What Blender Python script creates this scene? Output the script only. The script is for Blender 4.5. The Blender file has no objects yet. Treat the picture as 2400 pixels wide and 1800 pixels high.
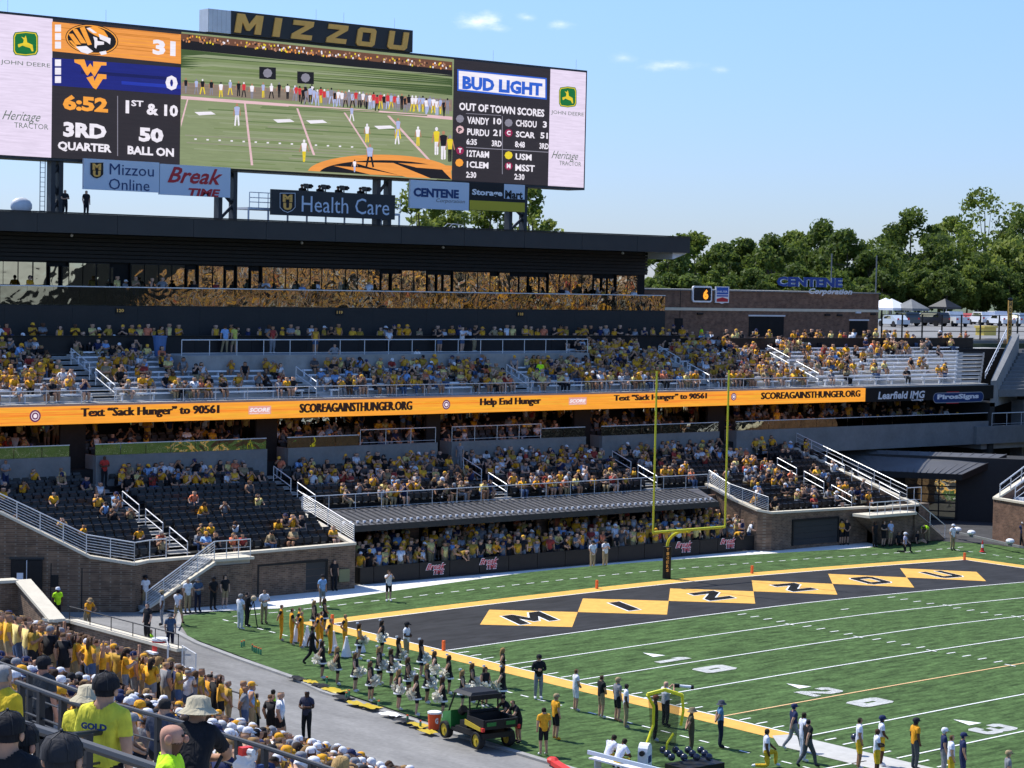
import bpy, bmesh, math, random
import numpy as np
from mathutils import Vector, Matrix, Quaternion
from mathutils.geometry import tessellate_polygon
R = random.Random(7)
rad = math.radians
SC = bpy.context.scene
COL = SC.collection
# ------------------------------------------------------------------ camera
CAMP = np.array([-61.403, -89.061, 16.974]); YAW, PITCH, ROLL, FPX = 0.683635, -0.0478006, 0.0205865, 5104.5
_f = np.array([math.cos(PITCH)*math.sin(YAW), math.cos(PITCH)*math.cos(YAW), math.sin(PITCH)])
_r = np.cross(_f, [0, 0, 1]); _r /= np.linalg.norm(_r); _u = np.cross(_r, _f)
_rr = _r*math.cos(ROLL)+_u*math.sin(ROLL); _uu = -_r*math.sin(ROLL)+_u*math.cos(ROLL)
cd = bpy.data.cameras.new('camera'); cam = bpy.data.objects.new('camera', cd); COL.objects.link(cam)
cd.sensor_width = 36; cd.sensor_fit = 'HORIZONTAL'; cd.lens = FPX/2400*36; cd.clip_start = 1; cd.clip_end = 6000
cam.matrix_world = Matrix(((_rr[0], _uu[0], -_f[0], CAMP[0]), (_rr[1], _uu[1], -_f[1], CAMP[1]), (_rr[2], _uu[2], -_f[2], CAMP[2]), (0, 0, 0, 1)))
SC.camera = cam
# ------------------------------------------------------------------ daylight
SUN_EL, SUN_AZ = rad(57), rad(-17)
w = bpy.data.worlds.new('World'); SC.world = w; w.use_nodes = True
nt = w.node_tree; nt.nodes.clear()
sky = nt.nodes.new('ShaderNodeTexSky'); sky.sky_type = 'NISHITA'; sky.sun_disc = False
sky.sun_elevation = SUN_EL; sky.sun_rotation = SUN_AZ; sky.altitude = 200; sky.air_density = 1.0; sky.dust_density = .15; sky.ozone_density = 2.5
bg = nt.nodes.new('ShaderNodeBackground'); bg.inputs[1].default_value = .15
out = nt.nodes.new('ShaderNodeOutputWorld')
tc = nt.nodes.new('ShaderNodeTexCoord')
CLOUDS = [(1030, 46, 66, 26, .8), (1080, 62, 34, 13, .4), (1140, 38, 34, 12, .45), (1212, 52, 38, 14, .5), (1345, 126, 36, 15, .4), (1450, 142, 74, 17, .75), (1555, 152, 26, 13, .38)]
def ray(px, py):
    px *= 2400/2212; py *= 2400/2212
    return _f+_rr*(px-1200)/FPX-_uu*(py-900)/FPX
nz = nt.nodes.new('ShaderNodeTexNoise'); nz.inputs['Scale'].default_value = 60; nz.inputs['Detail'].default_value = 6; nz.inputs['Roughness'].default_value = .62
mpn = nt.nodes.new('ShaderNodeMapping'); mpn.inputs['Scale'].default_value = (1, 1, 2.2)
nt.links.new(tc.outputs['Generated'], mpn.inputs[0]); nt.links.new(mpn.outputs[0], nz.inputs['Vector'])
last = sky.outputs[0]
acc = None
for (cx, cy, sx, sy, a) in CLOUDS:
    d = ray(cx, cy); d /= np.linalg.norm(d)
    def dot(vec):
        n = nt.nodes.new('ShaderNodeVectorMath'); n.operation = 'DOT_PRODUCT'; n.inputs[1].default_value = tuple(vec); nt.links.new(tc.outputs['Generated'], n.inputs[0]); return n.outputs['Value']
    def mth(op, a_, b_=None, cl=False):
        n = nt.nodes.new('ShaderNodeMath'); n.operation = op; n.use_clamp = cl
        for i_, v_ in enumerate((a_, b_)):
            if v_ is None: continue
            if isinstance(v_, (int, float)): n.inputs[i_].default_value = v_
            else: nt.links.new(v_, n.inputs[i_])
        return n.outputs[0]
    ku = FPX*2212/2400
    x_ = mth('MULTIPLY', mth('SUBTRACT', dot(_r), float(d@_r)), ku/sx); y_ = mth('MULTIPLY', mth('SUBTRACT', dot([0, 0, 1]), float(d[2])), ku/sy)
    rr_ = mth('SQRT', mth('ADD', mth('MULTIPLY', x_, x_), mth('MULTIPLY', y_, y_)))
    m_ = mth('SUBTRACT', mth('ADD', mth('MULTIPLY', nz.outputs[0], 2.2), -.1), rr_, True)
    m_ = mth('MULTIPLY', mth('MULTIPLY', m_, m_), a)
    m_ = mth('MULTIPLY', m_, mth('GREATER_THAN', dot(_f), 0.3))
    acc = m_ if acc is None else mth('ADD', acc, m_, True)
mx = nt.nodes.new('ShaderNodeMix'); mx.data_type = 'RGBA'
nt.links.new(acc, mx.inputs[0]); nt.links.new(last, mx.inputs[6]); mx.inputs[7].default_value = (9.5, 9.6, 9.9, 1)
hs = nt.nodes.new('ShaderNodeHueSaturation'); hs.inputs['Saturation'].default_value = 1.1; hs.inputs['Value'].default_value = 1
tn = nt.nodes.new('ShaderNodeMix'); tn.data_type = 'RGBA'; tn.blend_type = 'MULTIPLY'; tn.inputs[0].default_value = 1; sx_ = nt.nodes.new('ShaderNodeSeparateXYZ'); nt.links.new(tc.outputs['Generated'], sx_.inputs[0]); mr = nt.nodes.new('ShaderNodeMapRange'); mr.inputs['From Min'].default_value = 0; mr.inputs['From Max'].default_value = .3; nt.links.new(sx_.outputs[2], mr.inputs['Value']); tm_ = nt.nodes.new('ShaderNodeMix'); tm_.data_type = 'RGBA'; nt.links.new(mr.outputs[0], tm_.inputs[0]); tm_.inputs[6].default_value = (.31, .36, .55, 1); tm_.inputs[7].default_value = (.90, .89, .96, 1); nt.links.new(tm_.outputs[2], tn.inputs[7]); nt.links.new(mx.outputs[2], tn.inputs[6]); nt.links.new(tn.outputs[2], hs.inputs['Color']); nt.links.new(hs.outputs[0], bg.inputs[0]); nt.links.new(bg.outputs[0], out.inputs[0])
ld = bpy.data.lights.new('sun', 'SUN'); ld.energy = 3.7; ld.angle = rad(.53); ld.color = (1, .955, .88)
sun = bpy.data.objects.new('sun', ld); COL.objects.link(sun)
sd = Vector((math.sin(SUN_AZ)*math.cos(SUN_EL), math.cos(SUN_AZ)*math.cos(SUN_EL), math.sin(SUN_EL)))
sun.rotation_euler = sd.to_track_quat('Z', 'Y').to_euler(); sun.location = (0, 40, 120)
vs = SC.view_settings; vs.view_transform = 'Standard'; vs.look = 'None'; vs.exposure = 0.68; vs.gamma = 1; vs.use_curve_mapping = False
SC.cycles.max_bounces = 5; SC.cycles.diffuse_bounces = 2; SC.cycles.glossy_bounces = 3; SC.cycles.transparent_max_bounces = 12; SC.cycles.transmission_bounces = 3
SC.cycles.use_adaptive_sampling = True; SC.cycles.sample_clamp_indirect = 6
# ------------------------------------------------------------------ pixel -> place
KP = 2400/2212
def bz(px, py, z=-.3):
    d = ray(px, py); return CAMP+d*(z-CAMP[2])/d[2]
def by(px, py, y):
    d = ray(px, py); return CAMP+d*(y-CAMP[1])/d[1]
def bx(px, py, x):
    d = ray(px, py); return CAMP+d*(x-CAMP[0])/d[0]
def crop(x0, y0, s, u, v): return ((x0+u/s)/KP, (y0+v/s)/KP)
# ------------------------------------------------------------------ materials
MATS = {}
def mat(name, col, rough=.8, spec=.3, metal=0, ns=0, na=0, bump=0, ns2=0, na2=0, stretch=(1, 1, 1), emis=0, bscale=None):
    if name in MATS: return MATS[name]
    m = bpy.data.materials.new(name); m.use_nodes = True; t = m.node_tree; b = t.nodes['Principled BSDF']
    b.inputs['Base Color'].default_value = (*col, 1); b.inputs['Roughness'].default_value = rough; b.inputs['Specular IOR Level'].default_value = spec; b.inputs['Metallic'].default_value = metal
    if emis:
        b.inputs['Emission Color'].default_value = (*col, 1); b.inputs['Emission Strength'].default_value = emis; b.inputs['Base Color'].default_value = (.02, .02, .02, 1)
    if ns or bump:
        g = t.nodes.new('ShaderNodeNewGeometry'); mp = t.nodes.new('ShaderNodeMapping'); mp.inputs['Scale'].default_value = stretch; t.links.new(g.outputs['Position'], mp.inputs[0])
        n = t.nodes.new('ShaderNodeTexNoise'); n.inputs['Scale'].default_value = ns or 8; n.inputs['Detail'].default_value = 5; n.inputs['Roughness'].default_value = .65; t.links.new(mp.outputs[0], n.inputs['Vector'])
        fac = n.outputs[0]
        def mul(src, amt):
            r = t.nodes.new('ShaderNodeMapRange'); r.inputs['From Min'].default_value = .3; r.inputs['From Max'].default_value = .7; r.inputs['To Min'].default_value = 1-amt; r.inputs['To Max'].default_value = 1+amt; t.links.new(src, r.inputs['Value']); return r.outputs[0]
        f1 = mul(fac, na)
        if ns2:
            n2 = t.nodes.new('ShaderNodeTexNoise'); n2.inputs['Scale'].default_value = ns2; n2.inputs['Detail'].default_value = 3; t.links.new(g.outputs['Position'], n2.inputs['Vector'])
            k = t.nodes.new('ShaderNodeMath'); k.operation = 'MULTIPLY'; t.links.new(f1, k.inputs[0]); t.links.new(mul(n2.outputs[0], na2), k.inputs[1]); f1 = k.outputs[0]
        vm = t.nodes.new('ShaderNodeVectorMath'); vm.operation = 'SCALE'; vm.inputs[0].default_value = col; t.links.new(f1, vm.inputs['Scale'])
        t.links.new(vm.outputs[0], b.inputs['Base Color'])
        if bump:
            bp = t.nodes.new('ShaderNodeBump'); bp.inputs['Strength'].default_value = bump; bp.inputs['Distance'].default_value = .03; t.links.new(fac, bp.inputs['Height']); t.links.new(bp.outputs[0], b.inputs['Normal'])
    MATS[name] = m; return m
def led(name, col, s=.64):
    if 'led_'+name in MATS: return MATS['led_'+name]
    m = mat('led_'+name, col, .5, .1, emis=s); t = m.node_tree; g = t.nodes.new('ShaderNodeNewGeometry'); mp = t.nodes.new('ShaderNodeMapping'); mp.inputs['Scale'].default_value = (.35, 1, 5); t.links.new(g.outputs['Position'], mp.inputs[0])
    n = t.nodes.new('ShaderNodeTexNoise'); n.inputs['Scale'].default_value = 1.5; n.inputs['Detail'].default_value = 6; n.inputs['Roughness'].default_value = .7; t.links.new(mp.outputs[0], n.inputs['Vector'])
    r = t.nodes.new('ShaderNodeMapRange'); r.inputs['From Min'].default_value = .3; r.inputs['From Max'].default_value = .7; r.inputs['To Min'].default_value = s*.86; r.inputs['To Max'].default_value = s*1.12; t.links.new(n.outputs[0], r.inputs['Value']); t.links.new(r.outputs[0], t.nodes['Principled BSDF'].inputs['Emission Strength']); return m
def brick_mat(name, c1, c2, mortar):
    m = bpy.data.materials.new(name); m.use_nodes = True; t = m.node_tree; b = t.nodes['Principled BSDF']; b.inputs['Roughness'].default_value = .9
    g = t.nodes.new('ShaderNodeNewGeometry'); sp = t.nodes.new('ShaderNodeSeparateXYZ'); t.links.new(g.outputs['Position'], sp.inputs[0])
    a = t.nodes.new('ShaderNodeMath'); a.operation = 'ADD'; t.links.new(sp.outputs[0], a.inputs[0]); t.links.new(sp.outputs[1], a.inputs[1])
    cb = t.nodes.new('ShaderNodeCombineXYZ'); t.links.new(a.outputs[0], cb.inputs[0]); t.links.new(sp.outputs[2], cb.inputs[1])
    br = t.nodes.new('ShaderNodeTexBrick'); t.links.new(cb.outputs[0], br.inputs['Vector'])
    br.inputs['Color1'].default_value = (*c1, 1); br.inputs['Color2'].default_value = (*c2, 1); br.inputs['Mortar'].default_value = (*mortar, 1)
    br.inputs['Scale'].default_value = 1; br.inputs['Mortar Size'].default_value = .012; br.inputs['Brick Width'].default_value = .3; br.inputs['Row Height'].default_value = .1; br.inputs['Bias'].default_value = -.1
    n = t.nodes.new('ShaderNodeTexNoise'); n.inputs['Scale'].default_value = 2.2; n.inputs['Detail'].default_value = 6; t.links.new(g.outputs['Position'], n.inputs['Vector'])
    r = t.nodes.new('ShaderNodeMapRange'); r.inputs['From Min'].default_value = .3; r.inputs['From Max'].default_value = .7; r.inputs['To Min'].default_value = .7; r.inputs['To Max'].default_value = 1.3; t.links.new(n.outputs[0], r.inputs['Value'])
    vm = t.nodes.new('ShaderNodeVectorMath'); vm.operation = 'SCALE'; t.links.new(br.outputs[0], vm.inputs[0]); t.links.new(r.outputs[0], vm.inputs['Scale']); t.links.new(vm.outputs[0], b.inputs['Base Color'])
    bp = t.nodes.new('ShaderNodeBump'); bp.inputs['Strength'].default_value = .5; bp.inputs['Distance'].default_value = .01; t.links.new(br.outputs['Fac'], bp.inputs['Height']); bp.invert = True; t.links.new(bp.outputs[0], b.inputs['Normal'])
    MATS[name] = m; return m
BRICK = brick_mat('brick', (.19, .115, .07), (.095, .058, .038), (.21, .165, .12))
BRICKD = brick_mat('brick_dark', (.20, .105, .065), (.12, .062, .04), (.16, .12, .09))
M = dict(
 conc=mat('concrete', (.30, .295, .28), .9, ns=1.3, na=.16, bump=.15, ns2=.2, na2=.12),
 concd=mat('concrete_grey', (.20, .203, .20), .9, ns=.8, na=.14, ns2=5, na2=.05),
 cap=mat('coping_stone', (.62, .56, .44), .8, ns=2, na=.08),
 stepu=mat('upper_steps', (.44, .44, .43), .9, ns=2, na=.12), step=mat('stand_steps', (.30, .30, .29), .9, ns=2, na=.15),
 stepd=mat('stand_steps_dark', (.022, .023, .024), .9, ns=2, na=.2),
 walk=mat('white_walk', (.72, .71, .68), .85, ns=1.5, na=.08),
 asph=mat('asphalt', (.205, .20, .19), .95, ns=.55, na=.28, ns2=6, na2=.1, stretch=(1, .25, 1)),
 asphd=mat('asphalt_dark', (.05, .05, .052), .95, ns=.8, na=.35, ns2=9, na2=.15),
 black=mat('black_paint', (.011, .011, .012), .5, ns=3, na=.2),
 seat=mat('seat_plastic', (.007, .0075, .009), .42, .5),
 dark=mat('charcoal_panel', (.036, .037, .038), .55, .3, ns=.5, na=.1),
 darkw=mat('charcoal_wall', (.032, .032, .032), .8, ns=.6, na=.08, ns2=6, na2=.06),
 siding=mat('dark_siding', (.014, .014, .015), .6, ns=2, na=.15),
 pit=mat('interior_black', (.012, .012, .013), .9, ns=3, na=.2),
 alu=mat('aluminium', (.62, .64, .67), .45, .5, ns=2, na=.08),
 rail=mat('galvanised_rail', (.66, .67, .68), .4, .5, .25),
 raild=mat('painted_rail', (.02, .021, .025), .5, .4),
 bench=mat('bench_aluminium', (.80, .81, .83), .5, .4, ns=3, na=.05),
 roof=mat('seamed_roof', (.105, .105, .108), .45, .5, ns=.7, na=.12),
 turf=mat('turf', (.062, .108, .036), .95, .1, ns=2.4, na=.55, bump=.6, ns2=7, na2=.28, stretch=(.35, 1.3, 1)),
 white=mat('field_white', (.78, .79, .76), .9, ns=3, na=.08),
 gold=mat('field_gold', (.68, .38, .08), .9, ns=2, na=.14),
 fblack=mat('field_black', (.019, .0195, .021), .85, ns=1.6, na=.55, ns2=.35, na2=.2, stretch=(.4, 1.4, 1)),
 orange=mat('pylon_orange', (.85, .17, .05), .6), yellow=mat('goal_yellow', (.62, .60, .04), .45),
 padyel=mat('net_yellow', (.80, .74, .03), .4), soil=mat('ground_far', (.10, .12, .06), .95, ns=.05, na=.3),
 steel=mat('dark_steel', (.03, .032, .036), .5, .4, ns=2, na=.2), wsteel=mat('white_steel', (.62, .65, .7), .5),
 grey=mat('grey_panel', (.33, .35, .38), .6), signblue=mat('sign_pale_blue', (.58, .66, .76), .5),
 navy=mat('navy_print', (.02, .05, .16), .5), red=mat('red_print', (.50, .03, .04), .5), mgold=mat('old_gold', (.88, .46, .10), .45, ns=2, na=.06),
 shirtw=mat('white_print', (.8, .8, .82), .6), green=mat('machine_green', (.03, .17, .04), .35), tyre=mat('tyre', (.02, .02, .02), .9),
 rim=mat('yellow_rim', (.52, .38, .03), .45), leaf1=None, bark=mat('bark', (.10, .08, .06), .9, ns=4, na=.3), redplastic=mat('red_plastic', (.65, .04, .03), .5),
 clear=mat('bottle', (.10, .30, .16), .3), tan=mat('tan_box', (.55, .42, .28), .8), hedge=mat('dark_grass', (.06, .13, .03), .95, ns=3, na=.3),
)
def glass_mat(name, tint, trans, bump=.25, scale=1.2):
    m = bpy.data.materials.new(name); m.use_nodes = True; t = m.node_tree; t.nodes.remove(t.nodes['Principled BSDF']); o = t.nodes['Material Output']
    gl = t.nodes.new('ShaderNodeBsdfGlossy'); gl.inputs['Roughness'].default_value = .02; gl.inputs['Color'].default_value = (*tint, 1)
    tr = t.nodes.new('ShaderNodeBsdfTransparent'); tr.inputs['Color'].default_value = (.45, .5, .48, 1)
    mx_ = t.nodes.new('ShaderNodeMixShader'); mx_.inputs[0].default_value = trans
    t.links.new(gl.outputs[0], mx_.inputs[1]); t.links.new(tr.outputs[0], mx_.inputs[2]); t.links.new(mx_.outputs[0], o.inputs[0])
    g = t.nodes.new('ShaderNodeNewGeometry'); n = t.nodes.new('ShaderNodeTexNoise'); n.inputs['Scale'].default_value = scale; n.inputs['Detail'].default_value = 1.5; n.inputs['Distortion'].default_value = .6; t.links.new(g.outputs['Position'], n.inputs['Vector'])
    bp = t.nodes.new('ShaderNodeBump'); bp.inputs['Strength'].default_value = bump; bp.inputs['Distance'].default_value = .05; t.links.new(n.outputs[0], bp.inputs['Height']); t.links.new(bp.outputs[0], gl.inputs['Normal'])
    MATS[name] = m; return m
M['glass'] = glass_mat('window_glass', (.62, .60, .46), .22, .2, .9)
M['bglass'] = glass_mat('balustrade_glass', (.50, .49, .38), .45, .2, .9)
def obj_color(name, key, rough=.8):
    m = bpy.data.materials.new(name); m.use_nodes = True; t = m.node_tree; b = t.nodes['Principled BSDF']; b.inputs['Roughness'].default_value = rough; b.inputs['Specular IOR Level'].default_value = .2
    if key == 'info': a = t.nodes.new('ShaderNodeObjectInfo'); o_ = a.outputs['Color']
    elif key == 'tint': a = t.nodes.new('ShaderNodeAttribute'); a.attribute_name = 'tint'; o_ = a.outputs['Color']
    else: a = t.nodes.new('ShaderNodeAttribute'); a.attribute_type = 'OBJECT'; a.attribute_name = key; o_ = a.outputs['Color']
    g = t.nodes.new('ShaderNodeTexCoord'); n = t.nodes.new('ShaderNodeTexNoise'); n.inputs['Scale'].default_value = 9; n.inputs['Detail'].default_value = 3; t.links.new(g.outputs['Object'], n.inputs['Vector'])
    r = t.nodes.new('ShaderNodeMapRange'); r.inputs['From Min'].default_value = .3; r.inputs['From Max'].default_value = .7; r.inputs['To Min'].default_value = .8; r.inputs['To Max'].default_value = 1.15; t.links.new(n.outputs[0], r.inputs['Value'])
    vm = t.nodes.new('ShaderNodeVectorMath'); vm.operation = 'SCALE'; t.links.new(o_, vm.inputs[0]); t.links.new(r.outputs[0], vm.inputs['Scale']); t.links.new(vm.outputs[0], b.inputs['Base Color'])
    if key not in ('tint', 'c0'):
        mp = t.nodes.new('ShaderNodeMapping'); mp.inputs['Scale'].default_value = (1, 1, .45); t.links.new(g.outputs['Object'], mp.inputs[0]); n2 = t.nodes.new('ShaderNodeTexNoise'); n2.inputs['Scale'].default_value = 11; n2.inputs['Detail'].default_value = 2; n2.inputs['Distortion'].default_value = 1.2; t.links.new(mp.outputs[0], n2.inputs['Vector']); bp = t.nodes.new('ShaderNodeBump'); bp.inputs['Strength'].default_value = .8; bp.inputs['Distance'].default_value = .035; t.links.new(n2.outputs[0], bp.inputs['Height']); t.links.new(bp.outputs[0], b.inputs['Normal'])
    MATS[name] = m; return m
PM = [obj_color('person_%s' % n, 'c%d' % i) for i, n in enumerate(('skin', 'shirt', 'trousers', 'hair', 'shoe', 'shin', 'forearm', 'sleeve'))]
GARM = obj_color('garment', 'info'); TINT = obj_color('crowd_tint', 'tint')
# ------------------------------------------------------------------ objects
def tag(o, label=None, cat=None, group=None, kind=None):
    if label: o['label'] = label
    if cat: o['category'] = cat
    if group: o['group'] = group
    if kind: o['kind'] = kind
    return o
def thing(name, label, cat, loc=(0, 0, 0), rz=0, group=None):
    o = bpy.data.objects.new(name, None); COL.objects.link(o); o.location = loc; o.rotation_euler = (0, 0, rz); o.empty_display_size = .3
    return tag(o, label, cat, group)
def link(name, me, parent=None, loc=(0, 0, 0), rz=0):
    o = bpy.data.objects.new(name, me); COL.objects.link(o); o.location = loc; o.rotation_euler = (0, 0, rz)
    if parent is not None: o.parent = parent
    return o
class MB:
    def __init__(s): s.v = []; s.f = []; s.m = []; s.mats = []
    def mi(s, m):
        if m not in s.mats: s.mats.append(m)
        return s.mats.index(m)
    def add(s, vs, fs, m):
        o = len(s.v); s.v += [tuple(map(float, v)) for v in vs]; k = s.mi(m)
        for f in fs: s.f.append(tuple(i+o for i in f)); s.m.append(k)
        return s
    def hexa(s, p, m): return s.add(p, [(3, 2, 1, 0), (4, 5, 6, 7), (0, 1, 5, 4), (1, 2, 6, 5), (2, 3, 7, 6), (3, 0, 4, 7)], m)
    def box(s, x0, x1, y0, y1, z0, z1, m): return s.hexa([(x0, y0, z0), (x1, y0, z0), (x1, y1, z0), (x0, y1, z0), (x0, y0, z1), (x1, y0, z1), (x1, y1, z1), (x0, y1, z1)], m)
    def quad(s, a, b, c, d, m): return s.add([a, b, c, d], [(0, 1, 2, 3)], m)
    def tube(s, p, q, r, m, n=6, r2=None, cap=True):
        p = Vector(p); q = Vector(q); d = q-p
        if d.length < 1e-6: return s
        d.normalize(); a = d.orthogonal().normalized(); b = d.cross(a); r2 = r if r2 is None else r2; vs = []
        for c, rr in ((p, r), (q, r2)):
            for i in range(n): t = 2*math.pi*i/n; vs.append(c+(a*math.cos(t)+b*math.sin(t))*rr)
        fs = [(i, (i+1) % n, n+(i+1) % n, n+i) for i in range(n)]
        if cap: fs += [tuple(range(n))[::-1], tuple(range(n, 2*n))]
        return s.add(vs, fs, m)
    def path(s, pts, r, m, n=6):
        for a, b in zip(pts[:-1], pts[1:]): s.tube(a, b, r, m, n)
        return s
    def ball(s, c, r, m, seg=8, rings=5, sc=(1, 1, 1)):
        vs = [(c[0], c[1], c[2]+r*sc[2])]
        for i in range(1, rings):
            t = math.pi*i/rings
            for j in range(seg): p = 2*math.pi*j/seg; vs.append((c[0]+r*sc[0]*math.sin(t)*math.cos(p), c[1]+r*sc[1]*math.sin(t)*math.sin(p), c[2]+r*sc[2]*math.cos(t)))
        vs.append((c[0], c[1], c[2]-r*sc[2])); fs = [(0, 1+j, 1+(j+1) % seg) for j in range(seg)]
        for i in range(rings-2):
            for j in range(seg): a = 1+i*seg; fs.append((a+j, a+seg+j, a+seg+(j+1) % seg, a+(j+1) % seg))
        l = len(vs)-1; a = 1+(rings-2)*seg; fs += [(l, a+(j+1) % seg, a+j) for j in range(seg)]
        return s.add(vs, fs, m)
    def lathe(s, prof, m, c=(0, 0, 0), n=16):
        vs = []; fs = []
        for r, z in prof:
            for i in range(n): t = 2*math.pi*i/n; vs.append((c[0]+r*math.cos(t), c[1]+r*math.sin(t), c[2]+z))
        for k in range(len(prof)-1):
            for i in range(n): fs.append((k*n+i, k*n+(i+1) % n, (k+1)*n+(i+1) % n, (k+1)*n+i))
        fs.append(tuple(range((len(prof)-1)*n, len(prof)*n))); fs.append(tuple(range(n))[::-1]); return s.add(vs, fs, m)
    def prism(s, poly, fn, m, d=.05):           # poly: 2D outline; fn(u,v,w) -> 3D ; depth d
        P = [Vector((u, v, 0)) for u, v in poly]; n = len(P)
        tri = tessellate_polygon([P]); vs = [fn(u, v, 0) for u, v in poly]+[fn(u, v, d) for u, v in poly]
        fs = [tuple(t) for t in tri]+[tuple(n+i for i in t[::-1]) for t in tri]+[(i, (i+1) % n, n+(i+1) % n, n+i) for i in range(n)]
        return s.add(vs, fs, m)
    def mesh(s, name, off=(0, 0, 0), smooth=False):
        me = bpy.data.meshes.new(name); me.from_pydata([(a-off[0], b-off[1], c-off[2]) for a, b, c in s.v], [], s.f)
        for m in s.mats: me.materials.append(m)
        me.polygons.foreach_set('material_index', s.m)
        if smooth: me.polygons.foreach_set('use_smooth', [True]*len(s.f))
        me.update(); return me
    def build(s, name, parent=None, smooth=False, local=False, kind=None):
        off = (0, 0, 0) if (parent is None or local) else parent.location
        o = link(name, s.mesh(name, off, smooth), parent)
        if kind: o['kind'] = kind
        return o
def struct(name, mb, smooth=False): o = mb.build(name, None, smooth); o['kind'] = 'structure'; return o
# text -> 2D mesh data, fitted to the unit box
TXT = {}
def text_geo(s, bold=0, shear=0, ch=1.0):
    k = (s, bold, shear, ch)
    if k in TXT: return TXT[k]
    c = bpy.data.curves.new('lettering', 'FONT'); c.body = s; c.offset = bold; c.shear = shear; c.resolution_u = 2; c.space_character = ch; c.fill_mode = 'FRONT'
    o = bpy.data.objects.new('lettering', c); COL.objects.link(o); dg = bpy.context.evaluated_depsgraph_get(); e = o.evaluated_get(dg); me = e.to_mesh()
    v = np.array([x.co[:2] for x in me.vertices]); f = [tuple(p.vertices) for p in me.polygons]; e.to_mesh_clear(); bpy.data.objects.remove(o); bpy.data.curves.remove(c)
    mn = v.min(0); mxx = v.max(0); v = (v-mn)/(mxx-mn); TXT[k] = (v, f); return TXT[k]
def put_text(mb, s, fn, m, bold=.0, shear=0, ch=1.0, d=None):   # fn(u,v) in unit box -> 3D point
    v, f = text_geo(s, bold, shear, ch); mb.add([fn(a, b) for a, b in v], f, m); return mb
GLY = {'2': [[(0, 0), (0, .22), (.62, .6), (.62, .78), (.36, .78), (.36, .66), (0, .66), (0, .88), (.14, 1), (.86, 1), (1, .88), (1, .52), (.45, .22), (1, .22), (1, 0)]],
 '3': [[(0, .12), (0, .34), (.36, .34), (.36, .22), (.64, .22), (.64, .42), (.3, .42), (.3, .58), (.64, .58), (.64, .78), (.36, .78), (.36, .66), (0, .66), (0, .88), (.14, 1), (.86, 1), (1, .88), (1, .58), (.92, .5), (1, .42), (1, .12), (.86, 0), (.14, 0)]], 'M': [[(0, 0), (0, 1), (.28, 1), (.5, .5), (.72, 1), (1, 1), (1, 0), (.76, 0), (.76, .58), (.56, .15), (.44, .15), (.24, .58), (.24, 0)]],
 'I': [[(.1, 0), (.1, 1), (.9, 1), (.9, 0)]], 'Z': [[(0, 0), (0, .26), (.6, .74), (0, .74), (0, 1), (1, 1), (1, .74), (.4, .26), (1, .26), (1, 0)]],
 'U': [[(0, 1), (.27, 1), (.27, .25), (.73, .25), (.73, 1), (1, 1), (1, .13), (.88, 0), (.12, 0), (0, .13)]],
 'O': [[(0, .13), (.12, 0), (.27, .25), (.27, .75), (.12, 1), (0, .87)], [(.12, 0), (.88, 0), (.73, .25), (.27, .25)], [(.88, 0), (1, .13), (1, .87), (.88, 1), (.73, .75), (.73, .25)], [(.12, 1), (.27, .75), (.73, .75), (.88, 1)]]}
def face_fn(x0, x1, z0, z1, y): return lambda u, v: (x0+(x1-x0)*u, y, z0+(z1-z0)*v)
def sign_fn(c, u0, vb, vt, u1, y, dy=0):       # crop c=(x0,y0,s); left edge from vb (bottom) to vt (top); right edge at u1 -> rect on the plane y
    a = by(*crop(*c, u0, vb), y); b = by(*crop(*c, u0, vt), y); r_ = by(*crop(*c, u1, (vb+vt)/2), y)
    return face_fn(a[0], r_[0], a[2], b[2], y-dy)
def railing(name, label, pts, h=1.0, mid=2, step=1.6, m=None, r=.028, group=None, cat='railing', posts=True, base=None, lo=.15):
    m = m or M['rail']; t = thing(name, label, cat, tuple(pts[0]), group=group)
    top = [(p[0], p[1], p[2]+h) for p in pts]
    MB().path(top, r*1.35, m, 6).build('top_rail', t)
    if mid:
        for k in range(mid):
            zz = lo+(h-lo)*k/mid
            MB().path([(p[0], p[1], p[2]+zz) for p in pts], r*.6, m, 5).build('mid_rail', t)
    proto = None
    for a, b in zip(pts[:-1], pts[1:]):
        a = Vector(a); b = Vector(b); n = max(1, int(round((b-a).length/step)))
        for i in range(n+1 if b == Vector(pts[-1]) else n):
            p = a.lerp(b, i/n)
            if proto is None: proto = MB().tube((0, 0, 0), (0, 0, h), r, m, 6).mesh('post')
            link('post', proto, t, tuple(p-t.location))
    return t
# ------------------------------------------------------------------ ground, field and its markings
def gz(x): return -.34*min(1, abs((x-24.385)/24.385))**1.5
def bp(px, py, A, B):
    n = np.array([B[1]-A[1], A[0]-B[0]]); d = ray(px, py); t = ((np.array(A)-CAMP[:2])@n)/(d[:2]@n); return CAMP+d*t
g = MB(); g.box(-400, 500, -400, 31, -3, -.55, M['soil']); struct('ground', g)
g = MB()
for i, (x0, x1, z) in enumerate(((-400, 52, 9.0), (52, 900, 12.3))): g.box(x0, x1, 31.2, 900, -3, z, M['soil'])
struct('terrain', g)
edge = [(-4.6, 6.9), (-5.6, 5.2), (-6.6, 3.6), (-7.6, 2.2), (-8.4, -1.1), (-9.0, -5.8), (-9.5, -11), (-10.2, -14.3), (-10.75, -22.9), (-10.95, -31.3), (-11, -140)]
fr = [bz(600, 1313)[:2], bz(850, 1281)[:2], bz(1150, 1245)[:2], bz(1500, 1214)[:2], bz(1870, 1183)[:2]]
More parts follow.
